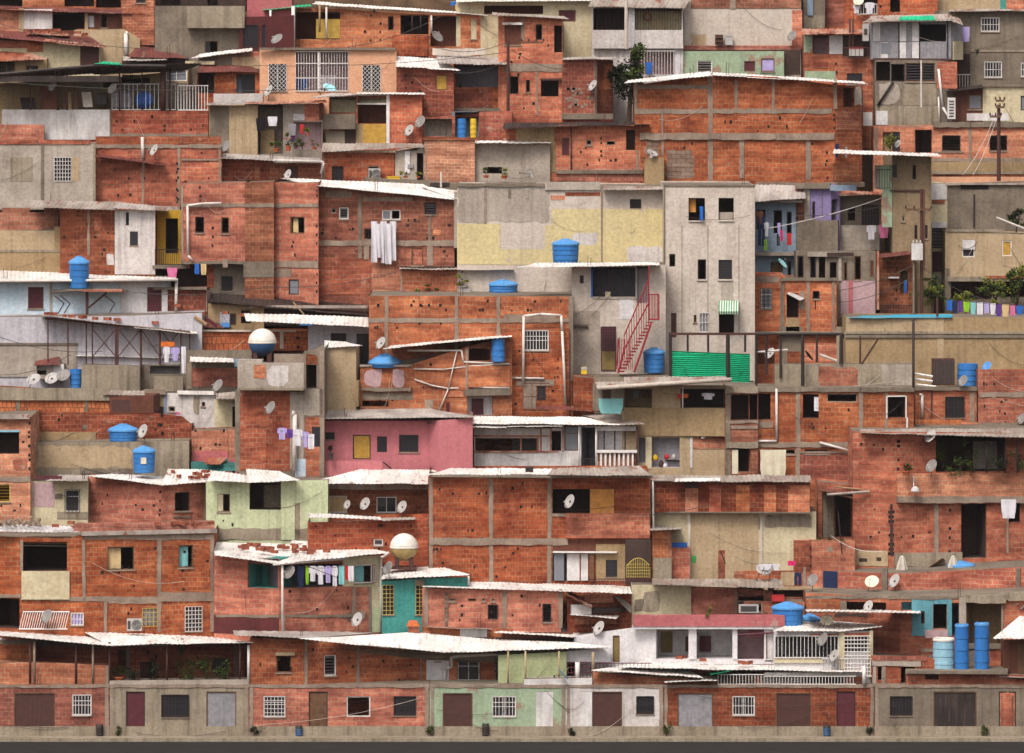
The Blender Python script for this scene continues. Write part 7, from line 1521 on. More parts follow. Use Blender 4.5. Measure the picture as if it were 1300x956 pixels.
# balcony laundry, lower left
line(378, 719, 446, 717, 801, .0, 'laundry line under the white roof of the teal-walled balcony')
for i, (x0, x1, y1, c, k) in enumerate(((377, 386, 745, 'navy', 'towel'), (388, 392, 742, 'lime', 'towel'), (392, 402, 738, 'white', 'shirt'), (402, 412, 742, 'white', 'shirt'), (412, 421, 740, 'lilac', 'shirt'), (421, 429, 744, 'white', 'shirt'), (430, 437, 742, 'teal', 'towel'), (438, 442, 736, 'red', 'towel'), (442, 449, 738, 'white', 'towel'))):
    garment(x0, 718.5, x1, y1, 801, .0 + .02 * (i % 2), c, f'{c} {k if k != "towel" else "cloth"}, {ordn[i]} from the left on the balcony under the brick-weighted roof', k, 'laundry on the lower left balcony')
for k in range(5): garment(471 + 6 * k, 281 + (3 if k % 2 else 0), 479 + 6 * k, 330 + R.uniform(-6, 7), 375, -.15 - .05 * (k % 2), 'white', f'{ordn[k]} white sheet from the left hanging from the dark brick house window', 'towel', name='bed_sheet', amp=.07, group='white sheets hung from the window')
line(350, 544, 400, 556, 628, -.9, 'sagging laundry line beside the thick white drainpipe')
for i, (x0, y0, x1, y1, c, k) in enumerate(((352, 543, 364, 558, 'lilac', 'shirt'), (364, 545, 372, 556, 'purple', 'towel'), (372, 545, 384, 566, 'white', 'shirt'), (383, 548, 392, 568, 'lilac', 'shirt'), (391, 551, 399, 570, 'white', 'towel'))):
    garment(x0, y0, x1, y1, 628, -.9, c, f'{c} {k if k != "towel" else "cloth"}, {ordn[i]} from the left on the line by the thick drainpipe', k, 'laundry by the thick drainpipe')
garment(207, 440, 216, 460, 490, -.4, 'white', 'white shirt hanging under the right end of the steel trestle', 'shirt'); garment(217, 441, 228, 458, 490, -.4, 'lilac', 'pale lilac shirt hanging under the right end of the steel trestle', 'shirt'); garment(230, 440, 236, 474, 490, -.4, 'white', 'long white cloth hanging at the last trestle post'); garment(204, 434, 222, 440, 490, -.35, 'orange', 'small yellow-orange cloth on the trestle bar', 'towel')
garment(965, 571, 998, 608, 606, -.5, 'cream', 'white curtain with lace hem hung outside the shaded brick floor', 'towel', name='curtain', amp=.06)
garment(860, 500, 866, 506, 605, -.1, 'red', 'small red cloth on the deep shaded balcony line', 'towel'); garment(867, 500, 874, 505, 605, -.1, 'orange', 'orange cloth on the deep shaded balcony line', 'towel'); garment(891, 499, 907, 507, 605, -.1, 'white', 'white underwear on the deep shaded balcony line', 'shirt'); line(842, 499, 918, 498, 605, -.1, 'washing line across the deep shaded balcony')
garment(212, 340, 225, 352, 357, -1.3, 'pink', 'pink cloth drying under the yellow balcony'); garment(247, 335, 253, 348, 357, -1.3, 'blue', 'blue cloth drying right of the yellow balcony'); garment(255, 335, 262, 349, 357, -1.3, 'beige', 'patterned pale cloth drying right of the yellow balcony')
garment(760, 506, 791, 525, 605, -.2, 'teal', 'turquoise plastic sheet at the left end of the beige balcony', 'towel', name='plastic_sheet', amp=.01)
for x0, y0, x1, y1, c, k, l in ((962, 275, 972, 312, 'navy', 'trousers', 'dark blue trousers at the left of the light-blue gallery'), (970, 282, 976, 300, 'white', 'shirt', 'small white shirt at the left of the light-blue gallery'), (970, 304, 974, 318, 'lime', 'towel', 'bright green cloth strip on the light-blue gallery'), (960, 268, 969, 284, 'brown', 'shirt', 'brown striped shirt at the top left of the light-blue gallery'), (987, 283, 991, 300, 'lilac', 'towel', 'lilac cloth in the middle of the light-blue gallery'), (991, 292, 994, 306, 'hotpink', 'towel', 'hot pink cloth in the middle of the light-blue gallery'), (986, 297, 990, 312, 'black', 'trousers', 'black trousers in the middle of the light-blue gallery'), (999, 296, 1005, 311, 'red', 'towel', 'red patterned cloth at the right of the light-blue gallery')):
    garment(x0, y0, x1, y1, 345, -.6, c, l, k)
garment(1056, 287, 1063, 308, 330, -.5, 'white', 'white towel hung over the shaded grey balcony', 'towel'); garment(1116, 285, 1128, 302, 330, -.5, 'pink', 'pale pink cloth at the right end of the shaded grey balcony'); garment(1100, 286, 1112, 304, 330, -.5, 'white', 'white shirt on the shaded grey balcony rail', 'shirt')
garment(1148, 356, 1151, 372, 390, -.3, 'blue', 'blue cloth hanging beside the dark doorway of the red entrance', 'towel'); garment(888, 262, 893, 280, 452, -.1, 'blue', 'blue cloth hanging inside the top left window of the grey tower')
garment(963, 716, 990, 724, 750, -.4, 'white', 'heap of pale washing on the rail above the two dishes', 'towel'); garment(1008, 727, 1018, 743, 750, -.6, 'navy', 'navy shorts drying on the brick ledge', 'trousers'); garment(1000, 712, 1010, 718, 750, -.3, 'hotpink', 'pink cloth on the rail above the brick ledge')
garment(376, 100, 391, 115, 130, 1.1, 'blue', 'blue cloth inside the barred veranda of the peach house'); garment(405, 95, 427, 112, 130, 1.1, 'white', 'white cloth inside the barred veranda of the peach house'); garment(820, 79, 828, 94, 90, -.3, 'blue', 'blue cloth inside the lower pink grille of the balcony house')
garment(369, 158, 374, 180, 196, -.3, 'purple', 'dark purple cloth between the plants of the grey porch'); garment(381, 158, 386, 170, 196, -.3, 'red', 'red cloth on the plant shelf of the grey porch'); garment(340, 148, 352, 160, 196, -.4, 'white', 'pale bundle of washing on the grey porch'); garment(325, 150, 337, 166, 196, -.4, 'black', 'dark bundle of clothes on the grey porch'); garment(366, 157, 376, 172, 196, -.45, 'grey', 'grey towel on the grey porch')
garment(1060, 183, 1065, 199, 216, -.9, 'navy', 'dark cloth drying at the corner of the white awning roof'); garment(1073, 186, 1076, 200, 216, -.9, 'grey', 'grey cloth drying at the corner of the white awning roof')
garment(1083, 5, 1092, 17, 30, -.3, 'white', 'left white shirt on the balcony at the top edge', 'shirt'); garment(1098, 3, 1110, 18, 30, -.3, 'white', 'right white shirt on the balcony at the top edge', 'shirt')
garment(1221, 34, 1231, 53, 108, -.9, 'lilac', 'pale lilac towel hung beside the sheet-metal shack')
garment(1271, 634, 1290, 658, 712, -.3, 'white', 'white cloth caught on the window frame at the right edge', 'towel')

# ---- plants
def leaf_mb(c, rx, ry, rz, n, size=.1, mb=None):
    mb = mb or MB(); cl = [(Vector((R.gauss(0, .45), R.gauss(0, .45), R.gauss(0, .45))), R.uniform(.25, .5)) for _ in range(max(3, n // 60))]
    for _ in range(n):
        q, s_ = R.choice(cl); p = q + Vector((R.gauss(0, 1), R.gauss(0, 1), R.gauss(0, 1))) * s_ * .6; p = Vector(c) + Vector((p.x * rx, p.y * ry, p.z * rz))
        a = Vector((jit(1), jit(1), jit(.6))).normalized() * size * R.uniform(.6, 1.3); b = a.cross(Vector((jit(1), jit(1), 1))).normalized() * size * .32
        mb.add([p - a * .5, p + b, p + a * .6, p - b], [(0, 1, 2, 3)])
    return mb
def plant(x, y, wpx, hpx, b, dy, label, mat='leaf', pot='terracotta', n=140, name='potted_plant', size=.1, flowers=None, cat='plant', group=None):
    Y = Yb(b) + dy; s_ = Y / F; base = W(x, y, Y); w, h = wpx * s_, hpx * s_; o = empty(name, base, label, cat, group); ph = min(.28, h * .3) if pot else 0
    if pot: mb = MB(); mb.lathe(base, [(w * .18, 0), (w * .26, ph * .85), (w * .30, ph * .85), (w * .30, ph)], 12); mb.build('pot', pot, o)
    mb = MB()
    for _ in range(4): mb.rod(base + Vector((0, 0, ph)), base + Vector((jit(w * .25), jit(w * .2), h * R.uniform(.5, .85))), .012, 4, .006)
    mb.build('stem', 'bark', o); leaf_mb(base + Vector((0, 0, ph + (h - ph) * .55)), w * .5, w * .4, (h - ph) * .5, n, size).build('foliage', mat, o)
    if flowers:
        mb = MB()
        for _ in range(7): p = base + Vector((jit(w * .4), -.15 + jit(.1), ph + R.uniform(.3, .9) * (h - ph))); mb.lathe(p, [(.01, -.03), (.04, 0), (.01, .03)], 6)
        mb.build('flower', flowers, o)
for i, (x, y, w, h, b, dy, l, m, p, n) in enumerate((
    (150, 866, 26, 22, 812, -2.2, 'leafy pot plant left of the terrace door', 'leaf_dark', 'terracotta', 200), (170, 868, 24, 24, 812, -2.4, 'dark bushy plant beside the brick pillar of the terrace', 'leaf_dark', None, 260), (196, 866, 26, 26, 812, -2.3, 'dense low shrub in the middle of the canopy terrace', 'leaf_dark', None, 260), (228, 866, 18, 46, 812, -2.2, 'tall palm-like plant in the middle of the canopy terrace', 'leaf', None, 160),
    (243, 866, 28, 28, 812, -2.4, 'bright green bush right of the tall terrace plant', 'leaf', None, 300), (262, 866, 26, 34, 812, -2.3, 'tall feathery bush on the right of the terrace', 'leaf', None, 300), (285, 866, 28, 26, 812, -2.5, 'leafy bush at the right end of the canopy terrace', 'leaf_dark', None, 260), (134, 868, 22, 18, 812, -2.4, 'small dark plant behind the smooth-topped brick wall', 'leaf_dark', None, 160),
    (1150, 603, 20, 16, 712, -.3, 'red-flowered pot plant at the left end of the plant balcony', 'leaf', 'terracotta', 180), (1168, 600, 22, 32, 712, .9, 'large dim plant behind the upper balcony dish', 'leaf_dark', None, 220), (1196, 598, 26, 36, 712, 1.0, 'dark tall plant in the middle of the shaded balcony', 'leaf_dark', None, 260), (1218, 600, 26, 20, 712, .2, 'light green bush in the middle of the shaded balcony', 'leaf', None, 260), (1233, 600, 20, 40, 712, .6, 'climbing dark plant beside the balcony post', 'leaf_dark', None, 200), (1268, 600, 34, 28, 712, .3, 'broad bush right on the plant balcony', 'leaf_dark', None, 280), (1294, 600, 20, 34, 712, .2, 'bright climbing plant at the right end of the plant balcony', 'leaf', None, 200),
    (587, 368, 20, 16, 388, -.2, 'reddish yellow plant in a white box on the brick terrace', 'leaf_light', 'dish_white', 130), (545, 374, 20, 12, 388, -.3, 'small green and red plant on the brick terrace ledge', 'leaf', 'terracotta', 130), (530, 374, 12, 8, 388, -.3, 'tiny sprawling plant at the left of the brick terrace ledge', 'leaf_light', None, 60),
    (617, 226, 14, 12, 232, -.4, 'left green pot plant on the annex sill', 'leaf', 'terracotta', 100), (640, 227, 16, 14, 232, -.4, 'right green pot plant on the annex sill', 'leaf_light', 'terracotta', 100), (531, 226, 10, 8, 232, -.2, 'grassy pot plant by the dark alcove', 'leaf_light', 'terracotta', 60), (515, 226, 12, 9, 232, -.3, 'olive pot plant on the ledge beside the small air conditioner', 'leaf_light', 'terracotta', 60),
    (351, 193, 14, 16, 196, -.5, 'pot plant at the foot of the grey porch door', 'leaf_dark', 'terracotta', 110), (366, 192, 14, 24, 196, -.5, 'orange-flowered plant in the middle of the grey porch', 'leaf', 'terracotta', 120), (384, 190, 20, 14, 196, -.55, 'low leafy plant on the grey porch floor', 'leaf_dark', None, 150), (391, 172, 10, 12, 196, -.5, 'yellow plant on the upper rack of the grey porch', 'leaf_light', 'terracotta', 70), (399, 190, 12, 12, 196, -.55, 'yellow-green plant on the lower rack of the grey porch', 'leaf_light', 'terracotta', 80),
    (1130, 192, 18, 20, 216, -.5, 'round yellow-green bush beside the brown door', 'leaf_light', None, 260), (900, 783, 12, 12, 838, .2, 'spiky yellow plant on the pink parapet', 'leaf_light', None, 60), (420, 583, 12, 24, 607, -.8, 'spindly pot plant on the pink terrace', 'leaf_dark', 'dish_dark', 70), (1240, 70, 6, 8, 108, -.4, 'small tuft behind the olive-grey block', 'leaf', None, 40))):
    plant(x, y, w, h, b, dy - (.3 if b == 712 else 0), l, 'leaf' if m == 'leaf_dark' and R.random() < .6 else m, p, int(n * 1.3), flowers='flower_red' if i in (8, 16, 23) else None)
def tree(x, ytop, ybot, w, b, dy, label, n, mat='leaf', name='tree', size=.16, trunk=None):
    Y = Yb(b) + dy; s_ = Y / F; top, bot = W(x, ytop, Y), W(x, ybot, Y); H = top.z - bot.z; o = empty(name, bot, label, 'tree' if 'tree' in name else 'shrub'); mb = MB(); mb.rod(bot, bot + Vector((.1, 0, H * .5)), .14 * H / 4, 8, .09 * H / 4)
    br = []
    for i in range(7):
        a = i * .9 + jit(.3); e = bot + Vector((math.cos(a) * w * s_ * .32, math.sin(a) * w * s_ * .2, H * R.uniform(.55, .9))); mb.rod(bot + Vector((.05, 0, H * R.uniform(.2, .5))), e, .05 * H / 4, 5, .015); br.append(e)
    mb.build('trunk', 'bark', o); m2 = MB(); m3 = MB()
    for i, e in enumerate(br + [bot + Vector((jit(w * s_ * .3), jit(.5), H * R.uniform(.3, .95))) for _ in range(6)]): leaf_mb(e, w * s_ * R.uniform(.2, .32), w * s_ * .26, H * R.uniform(.10, .17), n // 13, size, m2 if i % 3 else m3)
    m2.build('crown', mat, o); m3.build('crown_new_leaves', 'leaf_light' if mat == 'leaf' else 'leaf', o)
tree(798, 62, 165, 44, 156, .8, 'dense green tree squeezed between the dark brick house and the huge blank building', 5200, 'leaf_dark', size=.15)
tree(1183, 350, 402, 34, 376, -.8, 'bushy shrub at the foot of the drab tenement behind the utility pole', 1500, 'leaf', 'bush', .12)
tree(1262, 352, 402, 34, 380, -.8, 'leafy shrub in the middle of the barred ground storey at right', 1500, 'leaf', 'bush', .12)
tree(1290, 335, 400, 30, 380, -.9, 'taller shrub at the right edge behind the coloured towels', 1500, 'leaf', 'bush', .12)
tree(1225, 372, 402, 26, 380, -.9, 'low shrub behind the left end of the coloured towels', 900, 'leaf_light', 'bush', .1)
tree(1290, 265, 295, 24, 352, 1.0, 'small tree growing on top of the sand-coloured house at the right edge', 800, 'leaf_dark', 'bush', .1)
tree(1208, 373, 402, 16, 376, -1.1, 'narrow shrub beside the rusty post at the beige wall', 500, 'leaf', 'bush', .1)
PX(); mb = MB()
for i in range(8): leaf_mb(W(1032 + 6 * i, 686 + jit(1), Yb(722) + .4), .2, .25, .1, 60, .09, mb)
tag(mb.build('weeds', 'leaf', None, W(1055, 688, Yb(722) + .4)), 'green weeds sprouting along the top of the brick planter wall', 'weeds', kind='stuff')

PX()
for i, x in enumerate((150, 322, 548, 724, 846, 1104, 1252)): plant(x, 936, R.uniform(10, 18), R.uniform(9, 20), 874, 0, f'{ordn[i]} weed clump from the left at the foot of the lowest walls', 'leaf_dark' if i % 2 else 'leaf', None, 150, 'weed_clump', .09, cat='weed')
for i, (x, h_) in enumerate(((122, 14), (375, 12), (612, 15), (1045, 13))): tank(x, x + 9, 934 - h_, 935, 876, f'{ordn[i]} dark rubbish bin from the left on the pavement', .1, 'tank_navy' if i % 2 else 'iron', 'dish_dark', .85, .15, kind='rubbish_bin')
for o in bpy.data.objects:
    if o.name.startswith('rubbish_bin'): o['category'] = 'bin'
# ---- poles and cables
def pole(x, y0, y1, b, dy, label, r=.09, arms=(), mat='iron_brown', name='utility_pole', ins=True):
    Y = Yb(b) + dy; o = empty(name, W(x, y1, Y), label, 'pole'); mb = MB(); mb.rod(W(x, y1, Y), W(x, y0, Y), r, 10, r * .8); mb.build('post', mat, o)
    for (a, c, y) in arms:
        mb = MB(); A, B = W(a, y, Y - .12), W(c, y, Y - .12); mb.bx(A.x, B.x, Y - .17, Y - .09, A.z - .05, A.z + .05); am = mb.build('crossarm', 'wood', o)
        if ins:
            mb = MB(); k = max(2, int((c - a) / 9))
            for i in range(k + 1): mb.lathe(A.lerp(B, i / k) + Vector((0, 0, .05)), [(.03, 0), (.05, .04), (.03, .08), (.04, .12), (.01, .14)], 8)
            mb.build('insulator', 'iron_brown', am)
pole(1268, 133, 230, 216, -1.5, 'dark utility pole with clustered insulators against the long slatted-window brick house', .1, ((1264, 1275, 128), (1264, 1275, 136), (1257, 1271, 148)))
pole(645, 52, 175, 140, -1.2, 'slim dark power pole with crossarm between the two upper brick houses', .09, ((662, 690, 54),))
pole(1170, 240, 400, 376, -1.2, 'rusty service pole in front of the drab tenement', .09, ((1150, 1182, 266),))
pole(1160, 320, 402, 376, -1.6, 'thin grey pole tangled with cables under the white transformer', .06, (), 'concrete')
pole(1190, 378, 402, 492, .2, 'short rusty post at the end of the blue wall strip', .06)
pole(1063, 362, 405, 420, -.3, 'rusty standpipe post beside the pink-washed wall', .05)
pole(1019, 425, 490, 548, -.2, 'black steel column rising above the concrete parapet', .09, (), 'iron'); pole(991, 426, 480, 548, .4, 'leftmost black steel post above the orange ground floor', .06, (), 'iron'); pole(1037, 425, 460, 548, .3, 'black steel post right of the tall column', .06, (), 'iron'); pole(1068, 424, 462, 548, .3, 'thick black post at the end of the steel frame', .1, (), 'iron'); pole(1092, 426, 462, 548, .4, 'thin brown post propped by a leaning bar', .05); 
pole(973, 426, 476, 548, .4, 'black post directly left of the grey dish', .06, (), 'iron')
pole(795, 0, 0 + 62, 90, -.9, 'pale concrete pole before the white balcony house', .1, (), 'grey_pale')
def obj_rods(name, segs, r, mat, label, cat, b, dy=0, extra=None):
    Y = Yb(b) + dy; mb = MB()
    for (x0, y0, x1, y1) in segs: mb.rod(W(x0, y0, Y), W(x1, y1, Y), r, 6)
    o = mb.build(name, mat, None, W(segs[0][2], segs[0][3], Y)); tag(o, label, cat); return o
obj_rods('steel_beam', [(960, 424, 1070, 424), (960, 426, 960, 490), (1070, 424, 1070, 430)], .07, 'iron', 'long dark steel beam over the orange ground floor and black posts', 'frame', 548, .35)
obj_rods('leaning_bar', [(1094, 462, 1115, 430)], .05, 'iron_brown', 'brown bar leaning against the beige wall', 'bar', 548, .3)
# transformer box
Y = Yb(376) - 1.5; o = empty('transformer_box', W(1164, 334, Y), 'white transformer box hung on the cable-tangled pole', 'transformer'); mb = MB(); A, B = W(1157, 330, Y), W(1171, 309, Y); mb.bx(A.x, B.x, Y - .3, Y, A.z, B.z); mb.build('tank_body', 'white_metal', o); mb = MB()
for i in range(3): mb.lathe(W(1159.5 + 4.5 * i, 309, Y - .15), [(.03, 0), (.05, .06), (.03, .12), (.01, .16)], 8)
mb.build('bushing', 'dish_white', o)
cables = [(0, 104, 430, 112, 200, -.8, 'thin cable crossing in front of the peach house at the upper left'), (320, 83, 645, 66, 130, -1.2, 'cable running from the peach house to the slim power pole'), (160, 370, 340, 364, 402, -1.0, 'cable stretched from the blue tank shelf across to the tower'), (340, 364, 505, 345, 380, -1.2, 'cable sweeping below the slim brick tower to the terrace roof'),
          (950, 294, 1160, 236, 330, -1.2, 'thick pale cable sloping up past the lilac flat'), (1010, 274, 1160, 250, 330, -1.3, 'thin cable above the lilac flat balcony'), (1160, 265, 1185, 262, 376, -1.4, 'short cable at the tenement crossarm'), (1050, 370, 1160, 336, 376, -1.8, 'cable drooping to the transformer pole from the pink wall'), (1062, 384, 1158, 352, 376, -1.9, 'lower cable drooping to the transformer pole'),
          (1160, 330, 1250, 380, 376, -1.8, 'cable running down over the shrubs at right'), (1222, 222, 1262, 150, 216, -1.7, 'left guy cable fanning from the insulator pole'), (1235, 222, 1265, 150, 216, -1.7, 'right guy cable fanning from the insulator pole'), (648, 62, 720, 88, 140, -1.3, 'cable dropping right from the power pole'), (645, 75, 575, 92, 140, -1.3, 'cable dropping left from the power pole'),
          (0, 428, 130, 446, 462, -1.0, 'sagging cable in front of the long pale lilac wall'), (0, 476, 90, 450, 474, -1.0, 'cable rising from the little shed'), (440, 60, 560, 20, 66, -.9, 'slack wire over the upper brick house'), (780, 650, 900, 640, 733, -.6, 'looped wire hanging at the stained beige wall'), (1055, 680, 1120, 700, 722, -1.0, 'pale cable drooping over the planter wall'), (0, 30, 190, 62, 86, -1.0, 'wire crossing the rusty roofs at the top left'), (640, 55, 560, 62, 140, -1.3, 'upper cable going left from the power pole')]
for i, (x0, y0, x1, y1, b, dy, l) in enumerate(cables): line(x0, y0, x1, y1, b, dy, l, 'power_cable', 'dish_dark' if i not in (4, 10, 11, 18) else 'pvc', .014 if i != 4 else .018, .25, 'cable')

# ---- steel trestle canopy on the left
b = 466; Y = Yb(b); o = empty('steel_trestle', W(150, 478, Y), 'rusty steel trestle frame carrying a narrow debris-strewn roof on the left', 'frame')
mb = MB(); T(0, 2)
def q(x, y, dy=0): return W(cx(x), cy(y), Y + dy)
for dy in (0, 1.2):
    mb.rod(q(225, -62, dy), q(950, 5, dy), .05, 6)
    for x in (240, 340, 432, 462, 580, 590, 705, 800, 905, 948): mb.rod(q(x, -60 + (x - 225) * .09, dy), q(x, 170 if x != 705 else 230, dy), .035 if x not in (580, 800, 705) else .06, 6)
    for a, c in ((462, 580), (590, 705), (705, 590), (580, 462), (705, 800), (800, 905), (905, 800)): mb.rod(q(a, -10, dy), q(c, 130, dy), .025, 5)
mb.build('steel_frame', 'iron_brown', o)
roof_mb([(200, -78), (985, 12), (985, 5), (205, -82)], Y - .2, 1.6).build('roof', 'zinc_old', o); roof_mb([(670, -18), (985, 14), (985, 4), (700, -22)], Y - .35, 1.0).build('roof_sheet', 'zinc_white', o)
PX()
# platform with post under the cottage tank
Y = Yb(402) - .5; o = empty('tank_platform', W(110, 400, Y), 'brick-edged tank shelf on a single braced post before the light-blue cottage', 'shelf'); mb = MB(); A, B = W(105, 370, Y), W(156, 367, Y); mb.bx(A.x, B.x, Y - .5, Y + .2, A.z, B.z); mb.build('shelf', 'brick_worn', o)
mb = MB(); mb.rod(W(110.5, 412, Y), W(110.5, 369, Y), .07, 8); mb.rod(W(112, 391, Y), W(136, 371, Y), .05, 6); mb.build('post', 'iron_brown', o)
A = W(84, 366.5, Yb(402) - .3); mb = MB(); mb.bx(A.x, W(118, 366, Yb(402) - .3).x, Yb(402) - .9, Yb(402) + .3, A.z - .09, A.z); mb.build('slab', 'concrete', o)

# ---- assorted things
def boxthing(x0, y0, x1, y1, b, dy, depth, mat, name, label, cat, parts=()):
    Y = Yb(b) + dy; A, B = W(x0, y1, Y), W(x1, y0, Y); o = empty(name, Vector(((A.x + B.x) / 2, Y + depth / 2, A.z)), label, cat); mb = MB(); mb.bx(A.x, B.x, Y, Y + depth, A.z, B.z); mb.build('body', mat, o)
    w, h = B.x - A.x, B.z - A.z
    for nm, m, u0, v0, u1, v1, n in parts:
        mb = MB()
        if nm == 'fan_grille':
            c = Vector((A.x + w * (u0 + u1) / 2, Y - .02, A.z + h * (v0 + v1) / 2)); r = h * (v1 - v0) / 2
            for k in range(1, 5):
                for i in range(16):
                    a, e = math.pi * i / 8, math.pi * (i + 1) / 8; mb.rod(c + Vector((r * k / 4 * math.cos(a), 0, r * k / 4 * math.sin(a))), c + Vector((r * k / 4 * math.cos(e), 0, r * k / 4 * math.sin(e))), .01, 4)
        else: mb.bx(A.x + w * u0, A.x + w * u1, Y - n, Y, A.z + h * v0, A.z + h * v1)
        mb.build(nm, m, o)
    return o
AC = (('fan_grille', 'iron', .35, .1, .95, .9, 0), ('vent_slots', 'dish_dark', .06, .15, .25, .85, .01))
boxthing(161, 786, 180, 801, 800, -.5, .4, 'dish_white', 'air_conditioner', 'white outdoor air conditioner on the framed brick house at lower left', 'air conditioner', AC)
boxthing(468, 214, 483, 228, 226, -.5, .35, 'dish_white', 'air_conditioner', 'small white air conditioner box under the low brick house window', 'air conditioner', AC)
boxthing(938, 768, 963, 778, 790, -.5, .4, 'dish_white', 'air_conditioner', 'grey window air conditioner in the dark workshop', 'air conditioner', (('vent_slots', 'dish_dark', .1, .15, .9, .85, .01),))
boxthing(1184, 456, 1212, 489, 545, .9, .9, 'iron_brown', 'water_cage', 'dark slatted cage box on the rooftop left of the blue tank', 'cage', tuple(('slat', 'dish_dark', .05 + .12 * i, .05, .12 + .12 * i, .95, .03) for i in range(8)))
boxthing(738, 466, 745, 475, 560, .6, .25, 'plastic_yellow', 'paint_bucket', 'yellow and white bucket left of the maroon door', 'bucket', (('rim_label', 'dish_white', 0, .65, 1, 1, .01),))
boxthing(380, 403, 397, 413, 408, -.7, .4, 'dish_blue', 'plastic_crate', 'pale blue crate on the ragged white roof sheets', 'crate', (('rim', 'dish_white', 0, .85, 1, 1, .02),))
boxthing(667, 683 - 3, 676, 690 - 80 + 3, 602, 1.2, .4, 'iron', 'roof_vent', '', '') if False else None
boxthing(667, 593, 677, 603, 748, 1.2, .3, 'iron', 'roof_vent', 'small black box vent on the central white roof', 'vent', (('cap', 'dish_dark', -.1, .9, 1.1, 1.05, .03),))
boxthing(518, 795, 532, 803, 868, 3.0, .35, 'brick_bright', 'chimney', 'tiny brick chimney with tiled cap before the teal house', 'chimney')
mb = MB(); Y = Yb(868) + 2.9; A, B = W(516, 795, Y), W(533, 788, Y); mb.add([(A.x, Y - .1, A.z), (B.x, Y - .1, A.z), (B.x - .15, Y + .2, B.z), (A.x + .1, Y + .2, B.z), (A.x, Y + .5, A.z), (B.x, Y + .5, A.z)], [(0, 1, 2, 3), (3, 2, 5, 4), (0, 3, 4), (1, 5, 2), (0, 4, 5, 1)])
cc = [o for o in bpy.data.objects if o.name.startswith('chimney')][0]; mb.build('tiled_cap', 'terracotta', cc)
# folded parasols on the right terrace
for i, (x, l) in enumerate(((1145, 'left folded cream parasol standing behind the long brick parapet'), (1210, 'right folded cream parasol beside the half-hidden blue tank'))):
    Y = Yb(744) + .7; c = W(x, 728, Y); o = empty('folded_parasol', c, l, 'parasol', 'folded parasols on the brick terrace'); mb = MB(); n = 18; vs = []
    for j, (r, z) in enumerate(((.22, .0), (.2, .2), (.14, .5), (.08, .72), (.01, .8))):
        for k in range(n): a = 2 * math.pi * k / n; rr = r * (1 + .25 * math.cos(6 * a)); vs.append(c + Vector((rr * math.cos(a), rr * math.sin(a), z)))
    mb.add(vs, [(j * n + k, j * n + (k + 1) % n, (j + 1) * n + (k + 1) % n, (j + 1) * n + k) for j in range(4) for k in range(n)]); mb.build('canopy', 'canvas', o); mb = MB(); mb.rod(c - Vector((0, 0, .5)), c + Vector((0, 0, .85)), .02, 6); mb.build('pole', 'iron', o)
# tent like tarp
Y = Yb(744) + 1.1; mb = MB(); p = [W(1168, 727, Y), W(1196, 708, Y + .1), W(1202, 712, Y + 1.5), W(1176, 728, Y + 1.5), W(1168, 727.6, Y), W(1196, 708.6, Y + .1), W(1202, 712.6, Y + 1.5), W(1176, 728.6, Y + 1.5)]; mb.add(p, [(0, 1, 2, 3), (4, 7, 6, 5), (0, 4, 5, 1), (1, 5, 6, 2), (2, 6, 7, 3), (3, 7, 4, 0)]); tag(mb.build('tarpaulin', 'wood_light', None, p[0]), 'slanted brown tarpaulin leaning between the two folded parasols', 'tarp')
# green corrugated fence and its frame
Y = Yb(478) - 1.3; A, B = W(853, 487, Y), W(952, 446, Y); o = empty('green_sheet_fence', Vector(((A.x + B.x) / 2, Y, A.z)), 'bright green corrugated sheet fence in dark steel posts beside the blue tank', 'fence'); mb = MB(); n = 17; vs = []
for s_ in (0, .015):
    for i in range(n * 2 + 1):
        z = A.z + (B.z - A.z) * i / (2 * n); d = .04 * (1 if i % 2 else -1)
        vs += [(A.x, Y + d + s_, z - .1 + (.12 if z > B.z - .1 else 0)), ((A.x + B.x) / 2, Y + d + s_, z - .05), (B.x, Y + d + s_, z - .12)]
K = 3 * (2 * n + 1); fs = []
for k in (0, K):
    for i in range(2 * n): a = k + 3 * i; fs += [(a, a + 1, a + 4, a + 3), (a + 1, a + 2, a + 5, a + 4)]
mb.add(vs, fs); mb.build('sheet', 'green_sheet', o); 
for x0, y0, x1, y1, r in ((851, 422, 851, 478, .07), (924, 424, 924, 495, .09), (873, 424, 873, 446, .05), (899, 424, 899, 447, .05), (946, 424, 946, 447, .05)): mb = MB(); mb.rod(W(x0, y1, Y - .05), W(x1, y0, Y - .05), r, 8); mb.build('post', 'iron', o)
mb = MB(); A, B = W(851, 424, Y - .05), W(962, 424, Y - .05); mb.bx(A.x, B.x, Y - .12, Y + .0, A.z - .05, A.z + .06); mb.build('top_rail', 'iron_brown', o)
# junk on the black canopy terrace
for i, (x0, y0, x1, y1, dx, m, l, nm) in enumerate(((28, 124, 46, 139, -4, 'iron', 'dark board leaning on the terrace under the black canopy', 'board'), (54, 110, 72, 139, -5, 'brown_wall', 'broad brown board leaning under the left canopy dish', 'board'), (80, 116, 84, 139, -2, 'wood', 'leftmost plank of the stack on the canopy terrace', 'plank'), (87, 117, 91, 139, -2, 'wood_light', 'pale plank in the stack on the canopy terrace', 'plank'), (94, 116, 99, 139, -3, 'wood', 'rightmost plank of the stack on the canopy terrace', 'plank'), (106, 117, 118, 136, -4, 'grey_pale', 'white board leaning right of the plank stack', 'board'))):
    Y = Yb(180) + .3; A, B = W(x0, y1, Y), W(x1, y0, Y); mb = MB(); mb.box(A, (B.x - A.x, 0, 0), (dx * .03, .35, B.z - A.z), (0, .04, 0)); tag(mb.build(nm, m, None, A), l, nm)
